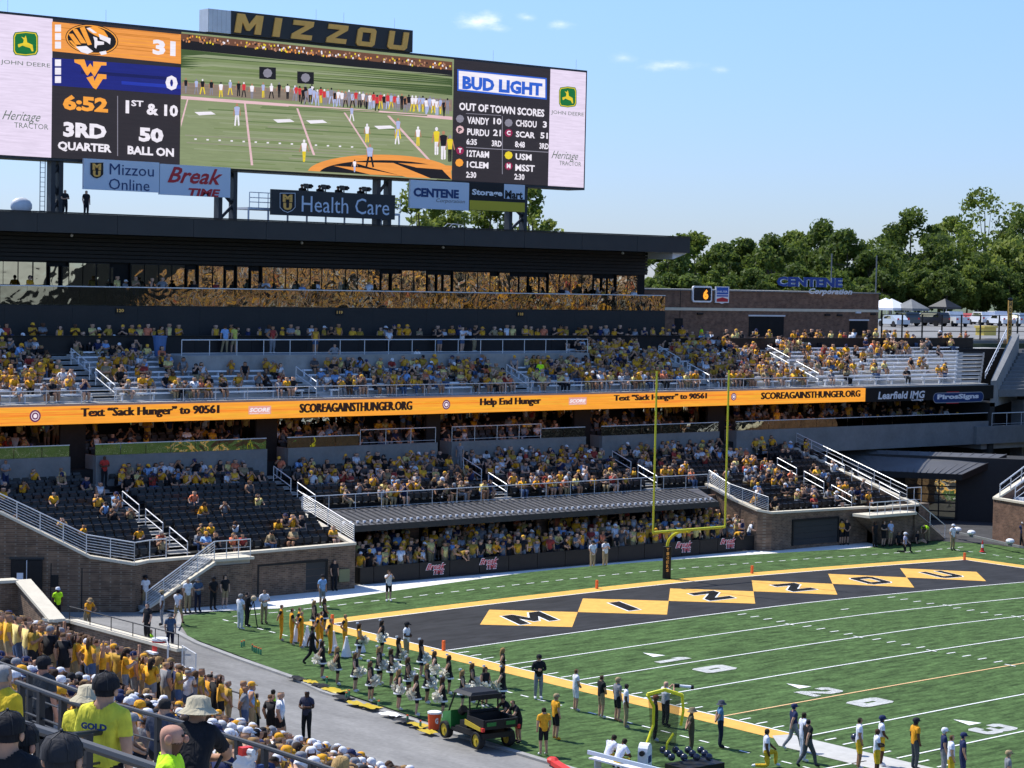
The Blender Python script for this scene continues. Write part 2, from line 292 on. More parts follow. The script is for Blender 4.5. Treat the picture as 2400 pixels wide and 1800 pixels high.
def interp(pts, key, val, o):
    for a, b in zip(pts[:-1], pts[1:]):
        if min(a[key], b[key]) <= val <= max(a[key], b[key]): t = (val-a[key])/((b[key]-a[key]) or 1); return a[o]+(b[o]-a[o])*t
    return pts[0][o] if abs(val-pts[0][key]) < abs(val-pts[-1][key]) else pts[-1][o]
# turf as a crowned sheet, cut into cross strips
xs = [-11, -9.5, -8, -6.5, -5, -3, -1]+[i*1.5 for i in range(0, 34)]+[51, 53, 55, 57.3]
far = lambda x: interp([(-5, 6.9)]+[tuple(p) for p in fr]+[(50, 8.6), (54.6, 9.0), (57.3, 5)], 0, x, 1)
def turf_top(x): return far(x) if x > -4.6 else interp(edge, 0, x, 1)
g = MB(); vs = []; fs = []
for x in xs: vs += [(x, -140, gz(x)), (x, turf_top(x) if x > -10.9 else -30, gz(x))]
for i in range(len(xs)-1): a = 2*i; fs.append((a, a+2, a+3, a+1))
g.add(vs, fs, M['turf']); struct('turf_field', g)
g = MB(); g.add([(-40, -140, -.40), (80, -140, -.40), (80, 31, -.40), (-40, 31, -.40)], [(0, 1, 2, 3)], M['asph']); struct('asphalt_path', g)
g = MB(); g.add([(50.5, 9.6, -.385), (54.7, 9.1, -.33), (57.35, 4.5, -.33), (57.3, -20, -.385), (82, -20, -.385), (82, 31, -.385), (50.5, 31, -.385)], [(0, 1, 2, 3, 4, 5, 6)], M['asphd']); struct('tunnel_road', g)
g = MB(); P = [(-4.7, 7.0)]+[tuple(p) for p in fr]+[(49.5, 7.9), (50.5, 9.7), (43, 10.6), (9, 10.6), (-5, 9.6)]
g.add([(a, b, -.325) for a, b in P], [tuple(range(len(P)))], M['walk']); struct('concrete_walk', g)
# kerb along the path
g = MB()
for a, b in zip(edge[:-1], edge[1:]):
    g.hexa([(a[0]-.28, a[1], -.42), (a[0], a[1], -.42), (b[0], b[1], -.42), (b[0]-.28, b[1], -.42), (a[0]-.28, a[1], -.31), (a[0], a[1], -.31), (b[0], b[1], -.31), (b[0]-.28, b[1], -.31)], M['conc'])
struct('kerb', g)
MK = MB()
def patch(pts, m, lay=1, mb=None):        # convex outline on the crowned field, cut at 1.5 m in x
    mb = mb or MK; pts = [(p[0], p[1]) for p in pts]; x0 = min(p[0] for p in pts); x1 = max(p[0] for p in pts)
    def clip(P, k, sgn):
        o = []
        for i in range(len(P)):
            a, b = P[i], P[(i+1) % len(P)]; da, db = (a[0]-k)*sgn, (b[0]-k)*sgn
            if da >= 0: o.append(a)
            if da*db < 0: t = da/(da-db); o.append((a[0]+(b[0]-a[0])*t, a[1]+(b[1]-a[1])*t))
        return o
    for i in range(len(xs)-1):
        if xs[i+1] <= x0 or xs[i] >= x1: continue
        P = clip(clip(pts, xs[i], 1), xs[i+1], -1)
        if len(P) >= 3:
            l = lambda x: gz(xs[i])+(gz(xs[i+1])-gz(xs[i]))*(x-xs[i])/(xs[i+1]-xs[i])
            if sum(P[k][0]*P[(k+1) % len(P)][1]-P[(k+1) % len(P)][0]*P[k][1] for k in range(len(P))) < 0: P = P[::-1]
            mb.add([(x, y, l(x)+.008*lay) for x, y in P], [tuple(range(len(P)))], m)
def rect(x0, x1, y0, y1, m, lay=1, mb=None): patch([(x0, y0), (x1, y0), (x1, y1), (x0, y1)], m, lay, mb)
W = 48.77
rect(0, W, -9.144, 0, M['fblack'])
rect(0, W, -9.25, -9.144, M['white'], 2)
e = MB(); E2 = (-1.25, W+1.25)
for a in ((E2[0], E2[1], .1, 1.25), (E2[0], -.1, -31.5, .1), (W+.1, E2[1], -60, .1)): rect(*a, M['gold'], 1, e)
struct('gold_border', e)
rect(-.1, 0, -31.5, 0, M['white'], 2); rect(0, W, 0, .1, M['white'], 2); rect(W, W+.1, -60, 0, M['white'], 2)
patch([(-2.1, -32.6), (-1.0, -31.2), (-.2, -31.4), (0, -60), (-2.1, -60)], mat('pale_box', (.46, .45, .42), .9, ns=2, na=.1), 2)
for k in range(1, 11):
    y = -9.144-4.572*k; m = M['white']
    if k == 4: m = mat('line_orange_tint', (.78, .50, .25), .9)
    rect(.0, W, y-.05, y+.05, m, 2)
for k in range(1, 50):
    if k % 5 == 0: continue
    y = -9.144-.9144*k
    for xa in (.1, W-.71): rect(xa, xa+.61, y-.05, y+.05, M['white'], 2)
    for xa in (18.29, 30.48-.61): rect(xa, xa+.61, y-.05, y+.05, M['white'], 2)
for k in range(1, 11):
    y = -9.144-4.572*k
    for xa in (18.29, 30.48): rect(xa-.05, xa+.05, y-.3, y+.3, M['white'], 3)
rect(24.1, 24.7, -11.94, -11.84, M['white'], 2)
for k in range(60):                        # dashed restraining lines beyond the borders
    x = -3+k*1.07
    if x < 54: rect(x, x+.55, 4.55, 4.65, M['white'], 2)
    y = 4-k*1.07
    rect(-4.0, -3.9, y-.5, y, M['white'], 2); rect(W+3.8, W+3.9, y-.5, y, M['white'], 2)
rect(-11, -1.3, -36.3, -36.2, M['white'], 2)
struct('field_markings', MK)
def ground_fn(xc, yc, ux, uy, w, h, lay):  # text upright direction +x, reading direction -y
    return lambda u, v: ((xc+(v-.5)*h), (yc-(u-.5)*w), gz(xc+(v-.5)*h)+.008*lay)
lm = {}
for k, dgt in ((2, '1'), (4, '2'), (6, '3')):
    yl = -9.144-4.572*k; nb = MB(); f1 = ground_fn(6.75, yl+.95, 0, 0, 1.2 if dgt != '1' else .62, 1.95, 3)
    if dgt == '1': nb.prism([(.3, 0), (.3, .72), (0, .62), (0, .85), (.35, 1), (1, 1), (1, 0)], lambda u, v, w_: f1(u, v), M['white'])
    else:
        for pl in GLY[dgt]: nb.prism(pl, lambda u, v, w_: f1(u, v), M['white'])
    f0 = ground_fn(6.8, yl-1.8, 0, 0, 1.22, 1.9, 3)
    for pl in GLY['O']:
        q = [( .5+(u-.5), v) for u, v in pl]; q = [(min(max(u, 0), 1), v) for u, v in q]
        q = [(u, .34 if abs(v-.25) < .01 else .66 if abs(v-.75) < .01 else v) for u, v in q]; q = [(.42 if abs(u-.27) < .01 else .58 if abs(u-.73) < .01 else u, v) for u, v in q]; nb.prism(q, lambda u, v, w_: f0(u, v), M['white'])
    ya = yl+1.95; nb.add([(6.55, ya, gz(6.6)+.024), (7.3, ya, gz(7)+.024), (6.9, ya+1.1, gz(7)+.024)], [(0, 1, 2)], M['white'])
    struct('yard_number', nb)
# lettered diamonds in the end zone
for i, ch in enumerate('MIZZOU'):
    cx, cy = 8.87+6.43*i, -4.62; d = MB()
    patch([(cx-3.22, cy), (cx, cy+3.3), (cx+3.22, cy), (cx, cy-3.3)], M['gold'], 2, d); struct('end_zone_diamond', d)
    wd = {'I': .95, 'M': 2.5}.get(ch, 1.9); ht = 2.6
    for gr, mm, lay in ((.16, M['white'], 3), (0, M['fblack'], 4)):
        lt = MB()
        for pl in GLY[ch]:
            def fn(u, v, w_, gr=gr, lay=lay):
                x = cx+(u-.5)*wd+(v-.5)*.9; y = cy+(v-.5)*ht
                return (x, y, gz(x)+.008*lay+.004)
            P = pl
            if gr:
                P = []
                for u, v in pl: P.append((u, v))
            lt.prism(P, fn, mm, 0)
        if gr:                              # white outline: thick strokes round each glyph edge
            lt = MB()
            for pl in GLY[ch]:
                for a, b in zip(pl, pl[1:]+pl[:1]):
                    A = Vector((cx+(a[0]-.5)*wd+(a[1]-.5)*.9, cy+(a[1]-.5)*ht)); B = Vector((cx+(b[0]-.5)*wd+(b[1]-.5)*.9, cy+(b[1]-.5)*ht))
                    dd = (B-A); 
                    if dd.length < .01: continue
                    dd.normalize(); nn = Vector((-dd.y, dd.x))*.09; A -= dd*.09; B += dd*.09
                    lt.add([(p.x, p.y, gz(p.x)+.024) for p in (A-nn, B-nn, B+nn, A+nn)], [(0, 1, 2, 3)], mm)
        struct('end_zone_letter', lt)
# ------------------------------------------------------------------ south stand, lower deck
Y0, PY, Z0, PZ = 10.2, .86, 1.85, .245
def ry(i): return Y0+PY*i
def rz_(i): return Z0+PZ*i
LX = lambda y: -6.3-1.5*(y-8.7) if y < 14 else -14.5
stand = thing('lower_grandstand', 'lower deck of black folding seats with brick and stone front wall behind the end zone', 'grandstand', (24, 10, -.3))
XR = 55.0; PXL, PXR = 8.0, 40.6
for i in range(13):
    y, z = ry(i), rz_(i); segs = [(LX(y), XR)] if i >= 6 else [(LX(y), PXL), (PXR, XR)]
    for a, b in segs:
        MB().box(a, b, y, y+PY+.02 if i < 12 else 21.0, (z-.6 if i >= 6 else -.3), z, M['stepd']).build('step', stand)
AIS = [(-2.9, -1.6, 0, 12), (8.7, 9.9, 6, 12), (23.0, 24.2, 6, 12), (35.7, 36.9, 6, 12), (48.9, 50.2, 0, 12), (53.9, 55.0, 0, 12)]
for a, b, r0, r1 in AIS:
    g = MB()
    for i in range(r0, r1+1):
        g.box(a, b, ry(i)-.0, ry(i)+PY, rz_(i)-.1, rz_(i)+.012, M['conc']); g.box(a, b, ry(i)+PY*.5, ry(i)+PY, rz_(i), rz_(i)+PZ*.5, M['conc'])
    g.build('aisle_stair', stand)
    X = (a+b)/2
    for k, r in enumerate(range(r0, r1-2, 3)):
        if k == 3: continue
        p = [(X, ry(r)+.2, rz_(r)), (X, ry(r+2)+.35, rz_(r+2)+.1)]
        rl = MB(); rl.tube((X, p[0][1], p[0][2]+.95), (X, p[1][1], p[1][2]+.95), .035, M['rail']); rl.tube((X, p[0][1], p[0][2]+.5), (X, p[1][1], p[1][2]+.5), .03, M['rail'])
        for q in p: rl.tube(q, (q[0], q[1], q[2]+.95), .03, M['rail'])
        rl.build('handrail', stand)
sp = MB(); sp.hexa([(-.21, -.02, .40), (.21, -.02, .40), (.21, .05, .42), (-.21, .05, .42), (-.23, .10, .84), (.23, .10, .84), (.23, .15, .83), (-.23, .15, .83)], M['seat'])
sp.hexa([(-.2, -.13, .42), (.2, -.13, .42), (.2, -.04, .40), (-.2, -.04, .40), (-.2, -.10, .70), (.2, -.10, .70), (.2, -.03, .72), (-.2, -.03, .72)], M['seat'])
sp.box(-.24, -.215, -.12, .1, .3, .62, M['seat']); sp.box(.215, .24, -.12, .1, .3, .62, M['seat'])
SEAT = sp.mesh('seat')
seats = []
for i in range(13):
    x = LX(ry(i))+.6
    while x < XR-.3:
        x += .54
        if i < 6 and PXL-.3 < x < PXR+.3: continue
        if any(a-.2 < x < b+.2 and i >= r0 for a, b, r0, r1 in AIS): continue
        seats.append((x, ry(i)+.55, rz_(i)))
SEATS_LOWER = list(seats)
seats.sort(key=lambda s: (s[0]-CAMP[0])**2+(s[1]-CAMP[1])**2)
for s in seats[:300]: link('seat', SEAT, stand, (s[0]-24, s[1]-10, s[2]+.3))
def merge_inst(me, places, name, parent=None, m=None):
    n = len(me.vertices); co = np.empty(n*3); me.vertices.foreach_get('co', co); co = co.reshape(-1, 3); F = [tuple(p.vertices) for p in me.polygons]
    V = np.concatenate([co+np.array(p) for p in places]); FF = [tuple(i+k*n for i in f) for k in range(len(places)) for f in F]
    o = bpy.data.meshes.new(name); o.from_pydata(V.tolist(), [], FF)
    for mm in me.materials: o.materials.append(mm)
    ob = link(name, o, parent); ob['kind'] = 'stuff'; return ob
merge_inst(SEAT, [(s[0]-24, s[1]-10, s[2]+.3) for s in seats[300:]], 'seats_far', stand)
# front walls: brick with stone coping
def wall(name, pts, tops, m, parent, t=.3, z0=-.4, cope=True):
    for (a, b, za, zb) in [(pts[k], pts[k+1], tops[k], tops[k+1]) for k in range(len(pts)-1)]:
        d = Vector((b[0]-a[0], b[1]-a[1])).normalized(); n = Vector((-d.y, d.x))*t
        MB().hexa([(a[0], a[1], z0), (b[0], b[1], z0), (b[0]+n.x, b[1]+n.y, z0), (a[0]+n.x, a[1]+n.y, z0), (a[0], a[1], za), (b[0], b[1], zb), (b[0]+n.x, b[1]+n.y, zb), (a[0]+n.x, a[1]+n.y, za)], m).build(name, parent)
        if cope:
            o = n*.25; e_ = .14
            MB().hexa([(a[0]-o.x, a[1]-o.y, za+.003), (b[0]-o.x, b[1]-o.y, zb+.003), (b[0]+n.x*1.2, b[1]+n.y*1.2, zb+.003), (a[0]+n.x*1.2, a[1]+n.y*1.2, za+.003), (a[0]-o.x, a[1]-o.y, za+e_), (b[0]-o.x, b[1]-o.y, zb+e_), (b[0]+n.x*1.2, b[1]+n.y*1.2, zb+e_), (a[0]+n.x*1.2, a[1]+n.y*1.2, za+e_)], M['cap']).build('coping', parent)
LW = [(-18, 16.5), (-11.9, 12.45), (-8.2, 10.0), (-6.3, 8.75)]
wall('brick_wall', LW, [7.0, 4.55, 2.35, 2.0], BRICK, stand)
wall('brick_wall', [(-6.3, 8.75), (-5.2, 9.4), (8.0, 9.6)], [2.0, 2.0, 2.1], BRICK, stand)
wall('brick_wall', [(8.0, 9.6), (8.0, 15.4)], [2.1, 3.4], BRICK, stand, t=-.0001+.0002+.3, cope=True)
wall('brick_wall', [(40.6, 15.4), (40.35, 12.6), (40.3, 10.2), (41.0, 9.6)], [3.5, 2.75, 2.25, 2.1], BRICK, stand)
wall('brick_wall', [(41.0, 9.6), (50.3, 9.6), (50.3, 9.3), (55.2, 9.3)], [2.1, 2.0, 1.95, 1.95], BRICK, stand)
wall('brick_wall', [(55.2, 9.3), (55.2, 20.9)], [1.95, 5.0], BRICK, stand)
# garage style door panels in the brick front (dark openings with frames)
def doorpanel(c, u0, vb, vt, u1, y, nm='equipment_door', fr=.12):
    f = sign_fn(c, u0, vb, vt, u1, y); a, b = f(0, 0), f(1, 1); x0, x1, z0, z1 = a[0], b[0], max(a[2], -.3), b[2]
    g = MB(); g.box(x0-fr, x0, y-.08, y+.02, z0, z1+fr, M['black']); g.box(x1, x1+fr, y-.08, y+.02, z0, z1+fr, M['black']); g.box(x0, x1, y-.08, y+.02, z1, z1+fr, M['black']); g.build('door_frame', stand)
    n = 4
    for k in range(n): MB().box(x0, x1, y-.03, y+.01, z0+(z1-z0)*k/n+.012, z0+(z1-z0)*(k+1)/n, M['dark']).build('door_panel', stand)
doorpanel((0, 950, 2.765), 1672, 1225, 1045, 2108, 9.58); doorpanel((1500, 850, 2.458), 880, 1055, 915, 1135, 9.58)
# deck front over the patio, patio roof
MB().box(PXL, PXR, 14.9, 15.36, 2.9, rz_(6)+.02, M['dark']).build('deck_edge', stand)
stand_p = stand
pr = thing('patio_roof', 'grey standing-seam metal roof with dark fascia over the crowded patio', 'roof', (24, 14, 3))
x0, x1 = 8.8, 39.4; ye, yr, ze, zr = 11.7, 14.9, 2.84, 3.38
g = MB(); g.hexa([(x0, ye, ze-.16), (x1-1.2, ye, ze-.16), (x1, yr, zr-.16), (x0, yr, zr-.16), (x0, ye, ze), (x1-1.2, ye, ze), (x1, yr, zr), (x0, yr, zr)], M['roof']); g.build('roof_sheet', pr)
MB().box(x0, x1-1.2, ye-.06, ye-.003, ze-.32, ze+.03, M['dark']).build('fascia', pr)
n = 62; sm = MB().hexa([(-.02, 0, 0), (.02, 0, 0), (.02, yr-ye, zr-ze), (-.02, yr-ye, zr-ze), (-.02, 0, .09), (.02, 0, .09), (.02, yr-ye, zr-ze+.09), (-.02, yr-ye, zr-ze+.09)], M['roof']).mesh('seam')
kn = MB().box(-.07, .07, -.06, .06, .02, .16, M['shirtw']).mesh('snow_guard')
for k in range(n):
    x = x0+.2+(x1-x0-1.6)*k/(n-1); link('seam', sm, pr, (x-24, ye-14, ze-3)); link('snow_guard', kn, pr, (x-24, ye+.5-14, ze+.08-3))
# patio back wall and posts
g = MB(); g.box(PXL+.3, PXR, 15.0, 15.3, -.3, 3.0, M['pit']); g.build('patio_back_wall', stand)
for k in range(7):
    x = 10+k*5; MB().box(x, x+.9, 14.3, 15, -.3, 2.95, BRICKD).build('brick_pier', stand)
# patio barrier of black padded panels
bar = thing('padded_barrier', 'row of black padded panels along the crowded patio with red and white script signs', 'barrier', (9, 10.6, -.3))
xx = [8.95, 9.9, 13.1, 15.3, 17.5, 19.7, 21.9, 24.1, 26.4, 28.4, 30.6, 32.2, 33.8, 35.4, 37.0, 38.6, 40.6, 42.9]
for a, b in zip(xx[:-1], xx[1:]): MB().box(a+.02, b-.02, 10.45, 10.62, -.25, .66, M['black']).build('pad_panel', bar)
MB().box(8.95, 9.1, 10.62, 13, -.3, .66, M['black']).build('pad_panel', bar)
def script_break(mb, f, white=True, dy=.01):
    f2 = lambda k: (lambda u, v: (f(u, v)[0], f(u, v)[1]-k, f(u, v)[2]))
    sub = lambda a, b, c_, d_, k: (lambda u, v: f2(k)(a+(c_-a)*u, b+(d_-b)*v))
    if white:
        put_text(mb, 'Break', sub(-.03, .42, 1.03, 1.05, dy*.5), M['shirtw'], .05, .45); put_text(mb, 'TIME', sub(.35, -.05, .95, .44, dy*.5), M['shirtw'], .05, .2)
    put_text(mb, 'Break', sub(0, .45, 1, 1, dy), M['red'], .02, .45); put_text(mb, 'TIME', sub(.38, 0, .92, .4, dy), M['red'], .03, .2)
for c, u0, vb, vt, u1 in (((700, 950, 2.765), 825, 1100, 1030, 950), ((700, 950, 2.765), 1172, 1065, 995, 1292), ((1500, 850, 2.458), 205, 1095, 1035, 298), ((1500, 850, 2.458), 462, 1072, 1015, 550)):
    g = MB(); script_break(g, sign_fn(c, u0, vb, vt, u1, 10.44)); g.build('script_sign', bar, kind='stuff')
f = sign_fn((1500, 850, 2.458), 705, 1060, 992, 802, 10.44); g = MB(); a, b = f(0, 0), f(1, 1)
g.box(a[0], b[0], 10.42, 10.448, a[2], b[2], M['shirtw']); g.build('sign_board', bar)
g = MB(); h = (b[2]-a[2]); cx_ = a[0]+.45*h; 
g.lathe([(.01, 0), (.3*h, 0), (.3*h, .01), (.01, .01)], M['mgold'], (0, 0, 0), 16); g.v = [(p[0]+a[0]+h*.55, 10.41-p[2]*.5, p[1]+a[2]+h*.5) for p in g.v]
g.box(a[0]+h*.95, b[0]-.12, 10.405, 10.416, a[2]+h*.3, a[2]+h*.68, M['navy']); put_text(g, 'SEC', lambda u, v: (a[0]+h*(.38+.34*u), 10.40, a[2]+h*(.4+.2*v)), M['navy'], .04)
put_text(g, 'NETWORK', lambda u, v: (a[0]+h*1.0+(b[0]-.2-a[0]-h*1.0)*u, 10.398, a[2]+h*(.38+.2*v)), M['shirtw'], .02); g.build('sign_emblem', bar)
wl = thing('wall_sign', 'red and white script sign on the dark patio back wall', 'sign', (31, 14.9, 1.5)); g = MB(); script_break(g, sign_fn((1400, 960, 5.53), 575, 1385, 1245, 880, 14.25), dy=.03); g.build('lettering', wl)
# railings of the lower deck
railing('stair_railing', 'silver railing sloping down left of the patio roof beside the seats', [(8.0, 14.9, 3.55), (8.0, 9.75, 2.25)], .95, 7, 1.3, r=.022)
railing('deck_railing', 'long silver railing along the front of the deck above the patio roof', [(8.0, 15.0, 3.33), (23.0, 15.0, 3.33), (24.3, 15.0, 3.33), (40.4, 15.0, 3.33)], .95, 1, 2.0, r=.022)
railing('stair_railing', 'silver railing sloping down right of the patio roof beside the seats', [(40.4, 14.9, 3.6), (40.1, 12.6, 2.9), (40.8, 9.75, 2.25)], .95, 7, 1.2, r=.022)
railing('rake_railing', 'bright silver railing on the sloping brick wall left of the seats', [(-17.8, 16.5, 7.1), (-12.2, 12.75, 4.75), (-8.3, 10.2, 2.55), (-6.2, 9.0, 2.15)], 1.0, 6, 1.2, r=.026)
railing('corner_railing', 'short silver railing at the seat corner above the brick wall', [(-6.2, 9.0, 2.15), (-5.0, 9.55, 2.15), (-4.0, 9.6, 2.15)], 1.0, 1, 1.2, r=.026)
railing('end_railing', 'silver railing down the right end of the black seats', [(55.2, 21, 5.2), (55.2, 10.4, 2.2)], 1.0, 3, 1.5, r=.026)
railing('end_railing', 'short silver railing on the right end corner of the brick wall', [(55.2, 10.4, 2.1), (56.6, 10.3, 2.1)], 1.0, 1, .8, r=.026)
MB().box(55.2, 57.0, 9.9, 10.6, -.3, 2.0, BRICK).build('brick_wall', stand)
# white stone stair down to the field on the left
st = thing('field_stair', 'stone stair with silver rails from the seats down to the left sideline walk', 'stair', (-4.5, 8.6, -.3))
SX0, SX1 = -6.0, -2.0
g = MB()
for k in range(12):
    a = SX0+(SX1-SX0)*k/12; zz = -.3+(2.1+.3)*(k+1)/12; g.box(a, SX1 if k == 11 else a+(SX1-SX0)/12+.01, 8.3, 9.45, -.3, zz, M['step'])
g.box(SX1, .3, 8.3, 9.45, 1.75, 2.1, M['cap']); g.build('stair_flight', st)
MB().prism([(SX0-.2, -.3), (SX1+.2, -.3), (2.4, -.3), (2.4, -.1), (SX1, 1.78), (SX0-.1, -.15)], lambda u, v, w_: (u, 8.0+w_, v), BRICK, .28).build('brick_cheek', st) if False else None
MB().add([(SX0-.2, 8.05, -.3), (SX1, 8.05, -.3), (SX1, 8.05, 2.0), (SX0-.2, 8.3, -.3), (SX1, 8.3, -.3), (SX1, 8.3, 2.0)], [(0, 1, 2), (3, 5, 4), (0, 2, 5, 3), (1, 4, 5, 2)], BRICK).build('brick_cheek', st)
MB().hexa([(SX0-.3, 8.0, -.3), (SX0-.1, 8.0, -.3), (SX0-.1, 8.32, -.3), (SX0-.3, 8.32, -.3), (SX1, 8.0, 2.0), (SX1+.05, 8.0, 1.85), (SX1+.05, 8.32, 1.85), (SX1, 8.32, 2.0)], M['cap']).build('coping', st)
MB().box(SX1, .4, 8.0, 9.45, 1.98, 2.12, M['cap']).build('coping', st); MB().box(SX1, .3, 8.05, 9.4, -.3, 1.75, BRICK).build('brick_pier', st)
railing('stair_railing', 'silver railing of the stone stair on the left sideline', [(SX0, 8.1, -.25), (SX1, 8.1, 2.1)], .95, 6, 1.1, r=.026)
railing('landing_railing', 'silver railing round the stone landing above the left sideline', [(SX1, 8.1, 2.1), (.2, 8.1, 2.1)], .95, 2, .8, r=.024)
# the matching landing on the right
MB().hexa([(50.2, 8.3, .2), (50.4, 8.3, -.3), (50.6, 9.3, -.3), (50.6, 9.3, .2), (48.6, 7.9, 1.6), (53.0, 7.9, 1.6), (53.2, 9.3, 1.6), (48.5, 9.3, 1.6)], BRICK).build('brick_pier', stand)
st2 = thing('field_stair', 'brick stair landing and flight down to the right of the garage door', 'stair', (52, 8.6, -.3))
MB().box(48.4, 53.2, 7.75, 9.28, 1.6, 1.78, M['cap']).build('landing', st2)
MB().box(50.9, 53.1, 8.0, 9.28, -.3, 1.6, BRICK).build('brick_pier', st2)
g = MB()
for k in range(9): g.box(53.2+k*.33, 53.2+(k+1)*.33, 8.1, 9.2, -.3, 1.55-k*.2, M['step'])
g.build('stair_flight', st2)
MB().add([(53.1, 7.85, -.3), (56.4, 7.85, -.3), (53.1, 7.85, 1.75), (53.1, 8.1, -.3), (56.4, 8.1, -.3), (53.1, 8.1, 1.75)], [(0, 1, 2), (3, 5, 4), (1, 4, 5, 2), (0, 2, 5, 3)], BRICK).build('brick_cheek', st2)
railing('landing_railing', 'silver railing round the brick landing above the right sideline', [(48.5, 7.85, 1.78), (53.1, 7.85, 1.78)], .85, 1, .8, r=.026)
railing('stair_railing', 'silver railing sloping down the right hand field stair', [(53.1, 7.85, 1.7), (56.3, 7.85, -.2)], .9, 1, 1.6, r=.024)
# ------------------------------------------------------------------ club level
club = thing('club_level', 'shaded club level with grey concrete parapets and glass fronts under the orange ribbon board', 'grandstand', (24, 21, 5))
PAR = [(-30, 152), (207, 577), (622, 777), (777, 945), (975, 1172), (1172, 1265), (1300, 1553), (1590, 2140)]
GAPS = [(152, 207), (577, 622), (945, 975), (1265, 1300), (1553, 1590)]
X21 = lambda px: float(by(px, 970, 21)[0])
for a, b in PAR:
    xa, xb = X21(a), X21(b); top = 6.55
    MB().box(xa, xb, 20.98, 21.25, 4.3 if xb < 56 else 4.75, top, M['concd']).build('parapet', club)
    if (a, b) in ((777, 945), (975, 1172)): railing('balcony_railing', 'silver balcony railing on the concrete parapet %s of the stair gap' % ('left' if a == 777 else 'right'), [(xa+.1, 21.1, top), (xb-.1, 21.1, top)], .95, 1, 2.0, r=.022)
    else:
        t = thing('glass_balustrade', 'low glass balustrade on a concrete parapet, %s' % {-30: 'leftmost bay', 207: 'second bay from the left', 622: 'bay above the left end of the patio roof', 1172: 'short bay above the patio roof', 1300: 'bay behind the goal posts', 1590: 'long bay at the right'}[a], 'balustrade', (xa, 21.1, top))
        nn = max(1, int((xb-xa)/1.6))
        for k in range(nn): MB().box(xa+(xb-xa)*k/nn+.02, xa+(xb-xa)*(k+1)/nn-.02, 21.1, 21.115, top, top+.62, M['bglass']).build('glass_pane', t)
        MB().box(xa, xb, 21.08, 21.13, top+.62, top+.67, M['alu']).build('cap_rail', t)
for a, b in GAPS:
    xa, xb = X21(a), X21(b)
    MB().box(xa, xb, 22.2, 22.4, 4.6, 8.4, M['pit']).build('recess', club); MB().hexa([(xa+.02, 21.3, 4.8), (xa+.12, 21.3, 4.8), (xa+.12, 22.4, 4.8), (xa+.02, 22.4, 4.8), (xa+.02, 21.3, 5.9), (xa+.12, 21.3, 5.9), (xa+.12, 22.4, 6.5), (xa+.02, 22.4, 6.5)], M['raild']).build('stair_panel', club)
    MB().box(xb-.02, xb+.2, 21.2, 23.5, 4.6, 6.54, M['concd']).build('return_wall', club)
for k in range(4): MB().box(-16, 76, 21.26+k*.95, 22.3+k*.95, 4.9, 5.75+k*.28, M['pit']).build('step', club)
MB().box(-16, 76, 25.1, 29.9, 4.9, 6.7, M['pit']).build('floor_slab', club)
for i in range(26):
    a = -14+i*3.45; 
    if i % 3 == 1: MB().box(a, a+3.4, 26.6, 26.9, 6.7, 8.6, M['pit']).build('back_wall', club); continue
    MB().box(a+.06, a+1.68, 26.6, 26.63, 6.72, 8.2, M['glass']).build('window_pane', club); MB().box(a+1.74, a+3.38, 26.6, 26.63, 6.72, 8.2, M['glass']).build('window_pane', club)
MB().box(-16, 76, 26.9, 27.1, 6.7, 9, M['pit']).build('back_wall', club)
SEATS_CLUB = [(x*.56-14, 21.95+k*.95, 5.75+.28*k) for k in range(1, 4) for x in range(160) if not any(X21(a) < x*.56-14 < X21(b)+.3 for a, b in GAPS)]
merge_inst(SEAT, [(s[0]-24, s[1]-21, s[2]-5) for s in SEATS_CLUB], 'club_seats', club)
# ------------------------------------------------------------------ upper deck
up = thing('upper_grandstand', 'upper deck of bare aluminium bleachers above the orange ribbon board', 'grandstand', (24, 21, 9))
UY, UP, UZ, UR = 21.75, .76, 9.55, .27
def uy(i): return UY+UP*i
def uz(i): return UZ+UR*i
XU = 77.0
MB().box(-16, XU, 21.0, 21.8, 9.3, 9.52, M['conc']).build('front_slab', up)
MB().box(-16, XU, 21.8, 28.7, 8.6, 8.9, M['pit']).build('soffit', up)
plat = (float(by(372, 760, 26.6)[0]), float(by(1252, 760, 26.6)[0]))
for i in range(10):
    y, z = uy(i), uz(i); segs = [(-16, XU+i*1.0)] if i < 5 else [(-16, plat[0]), (plat[1], XU+i*1.0)]
    for a, b in segs: MB().box(a, b, y, y+UP+.01, z-.45, z, M['stepu']).build('step', up)
MB().box(plat[0], plat[1], uy(5), 28.7, 9.8, uz(9), M['conc']).build('platform', up)
MB().box(-16, XU+12, 28.6, 31.2, 11.6, uz(9)+.01, M['conc']).build('concourse', up)
UA = [float(by(228, 850, 21)[0])+1.0, float(by(640, 800, 24)[0]), float(by(1095, 800, 24)[0]), float(by(1485, 800, 24)[0]), 58.2]
BEN = []
bw = [(-16+0, UA[0]-1.3)]+[(UA[k]+1.3 if k else UA[0]+.6, UA[k+1]-.7) for k in range(4)]+[(59.3, None)]
for i in range(10):
    for (a, b) in bw:
        b2 = b if b is not None else XU-2.6+i*.95
        parts_ = [(a, b2)]
        if i >= 5:
            parts_ = []
            if a < plat[0]: parts_.append((a, min(b2, plat[0]-.3)))
            if b2 > plat[1]: parts_.append((max(a, plat[1]+.3), b2))
        for (p, q) in parts_:
            if q-p < 1: continue
            g = MB(); g.box(p, q, uy(i)+.28, uy(i)+.56, uz(i)+.36, uz(i)+.45, M['bench'])
            n = max(2, int((q-p)/1.8))
            for k in range(n+1): x = p+.1+(q-p-.2)*k/n; g.box(x-.03, x+.03, uy(i)+.35, uy(i)+.5, uz(i)+.0, uz(i)+.40, M['bench'])
            g.build('bench', up); BEN.append((p, q, i))
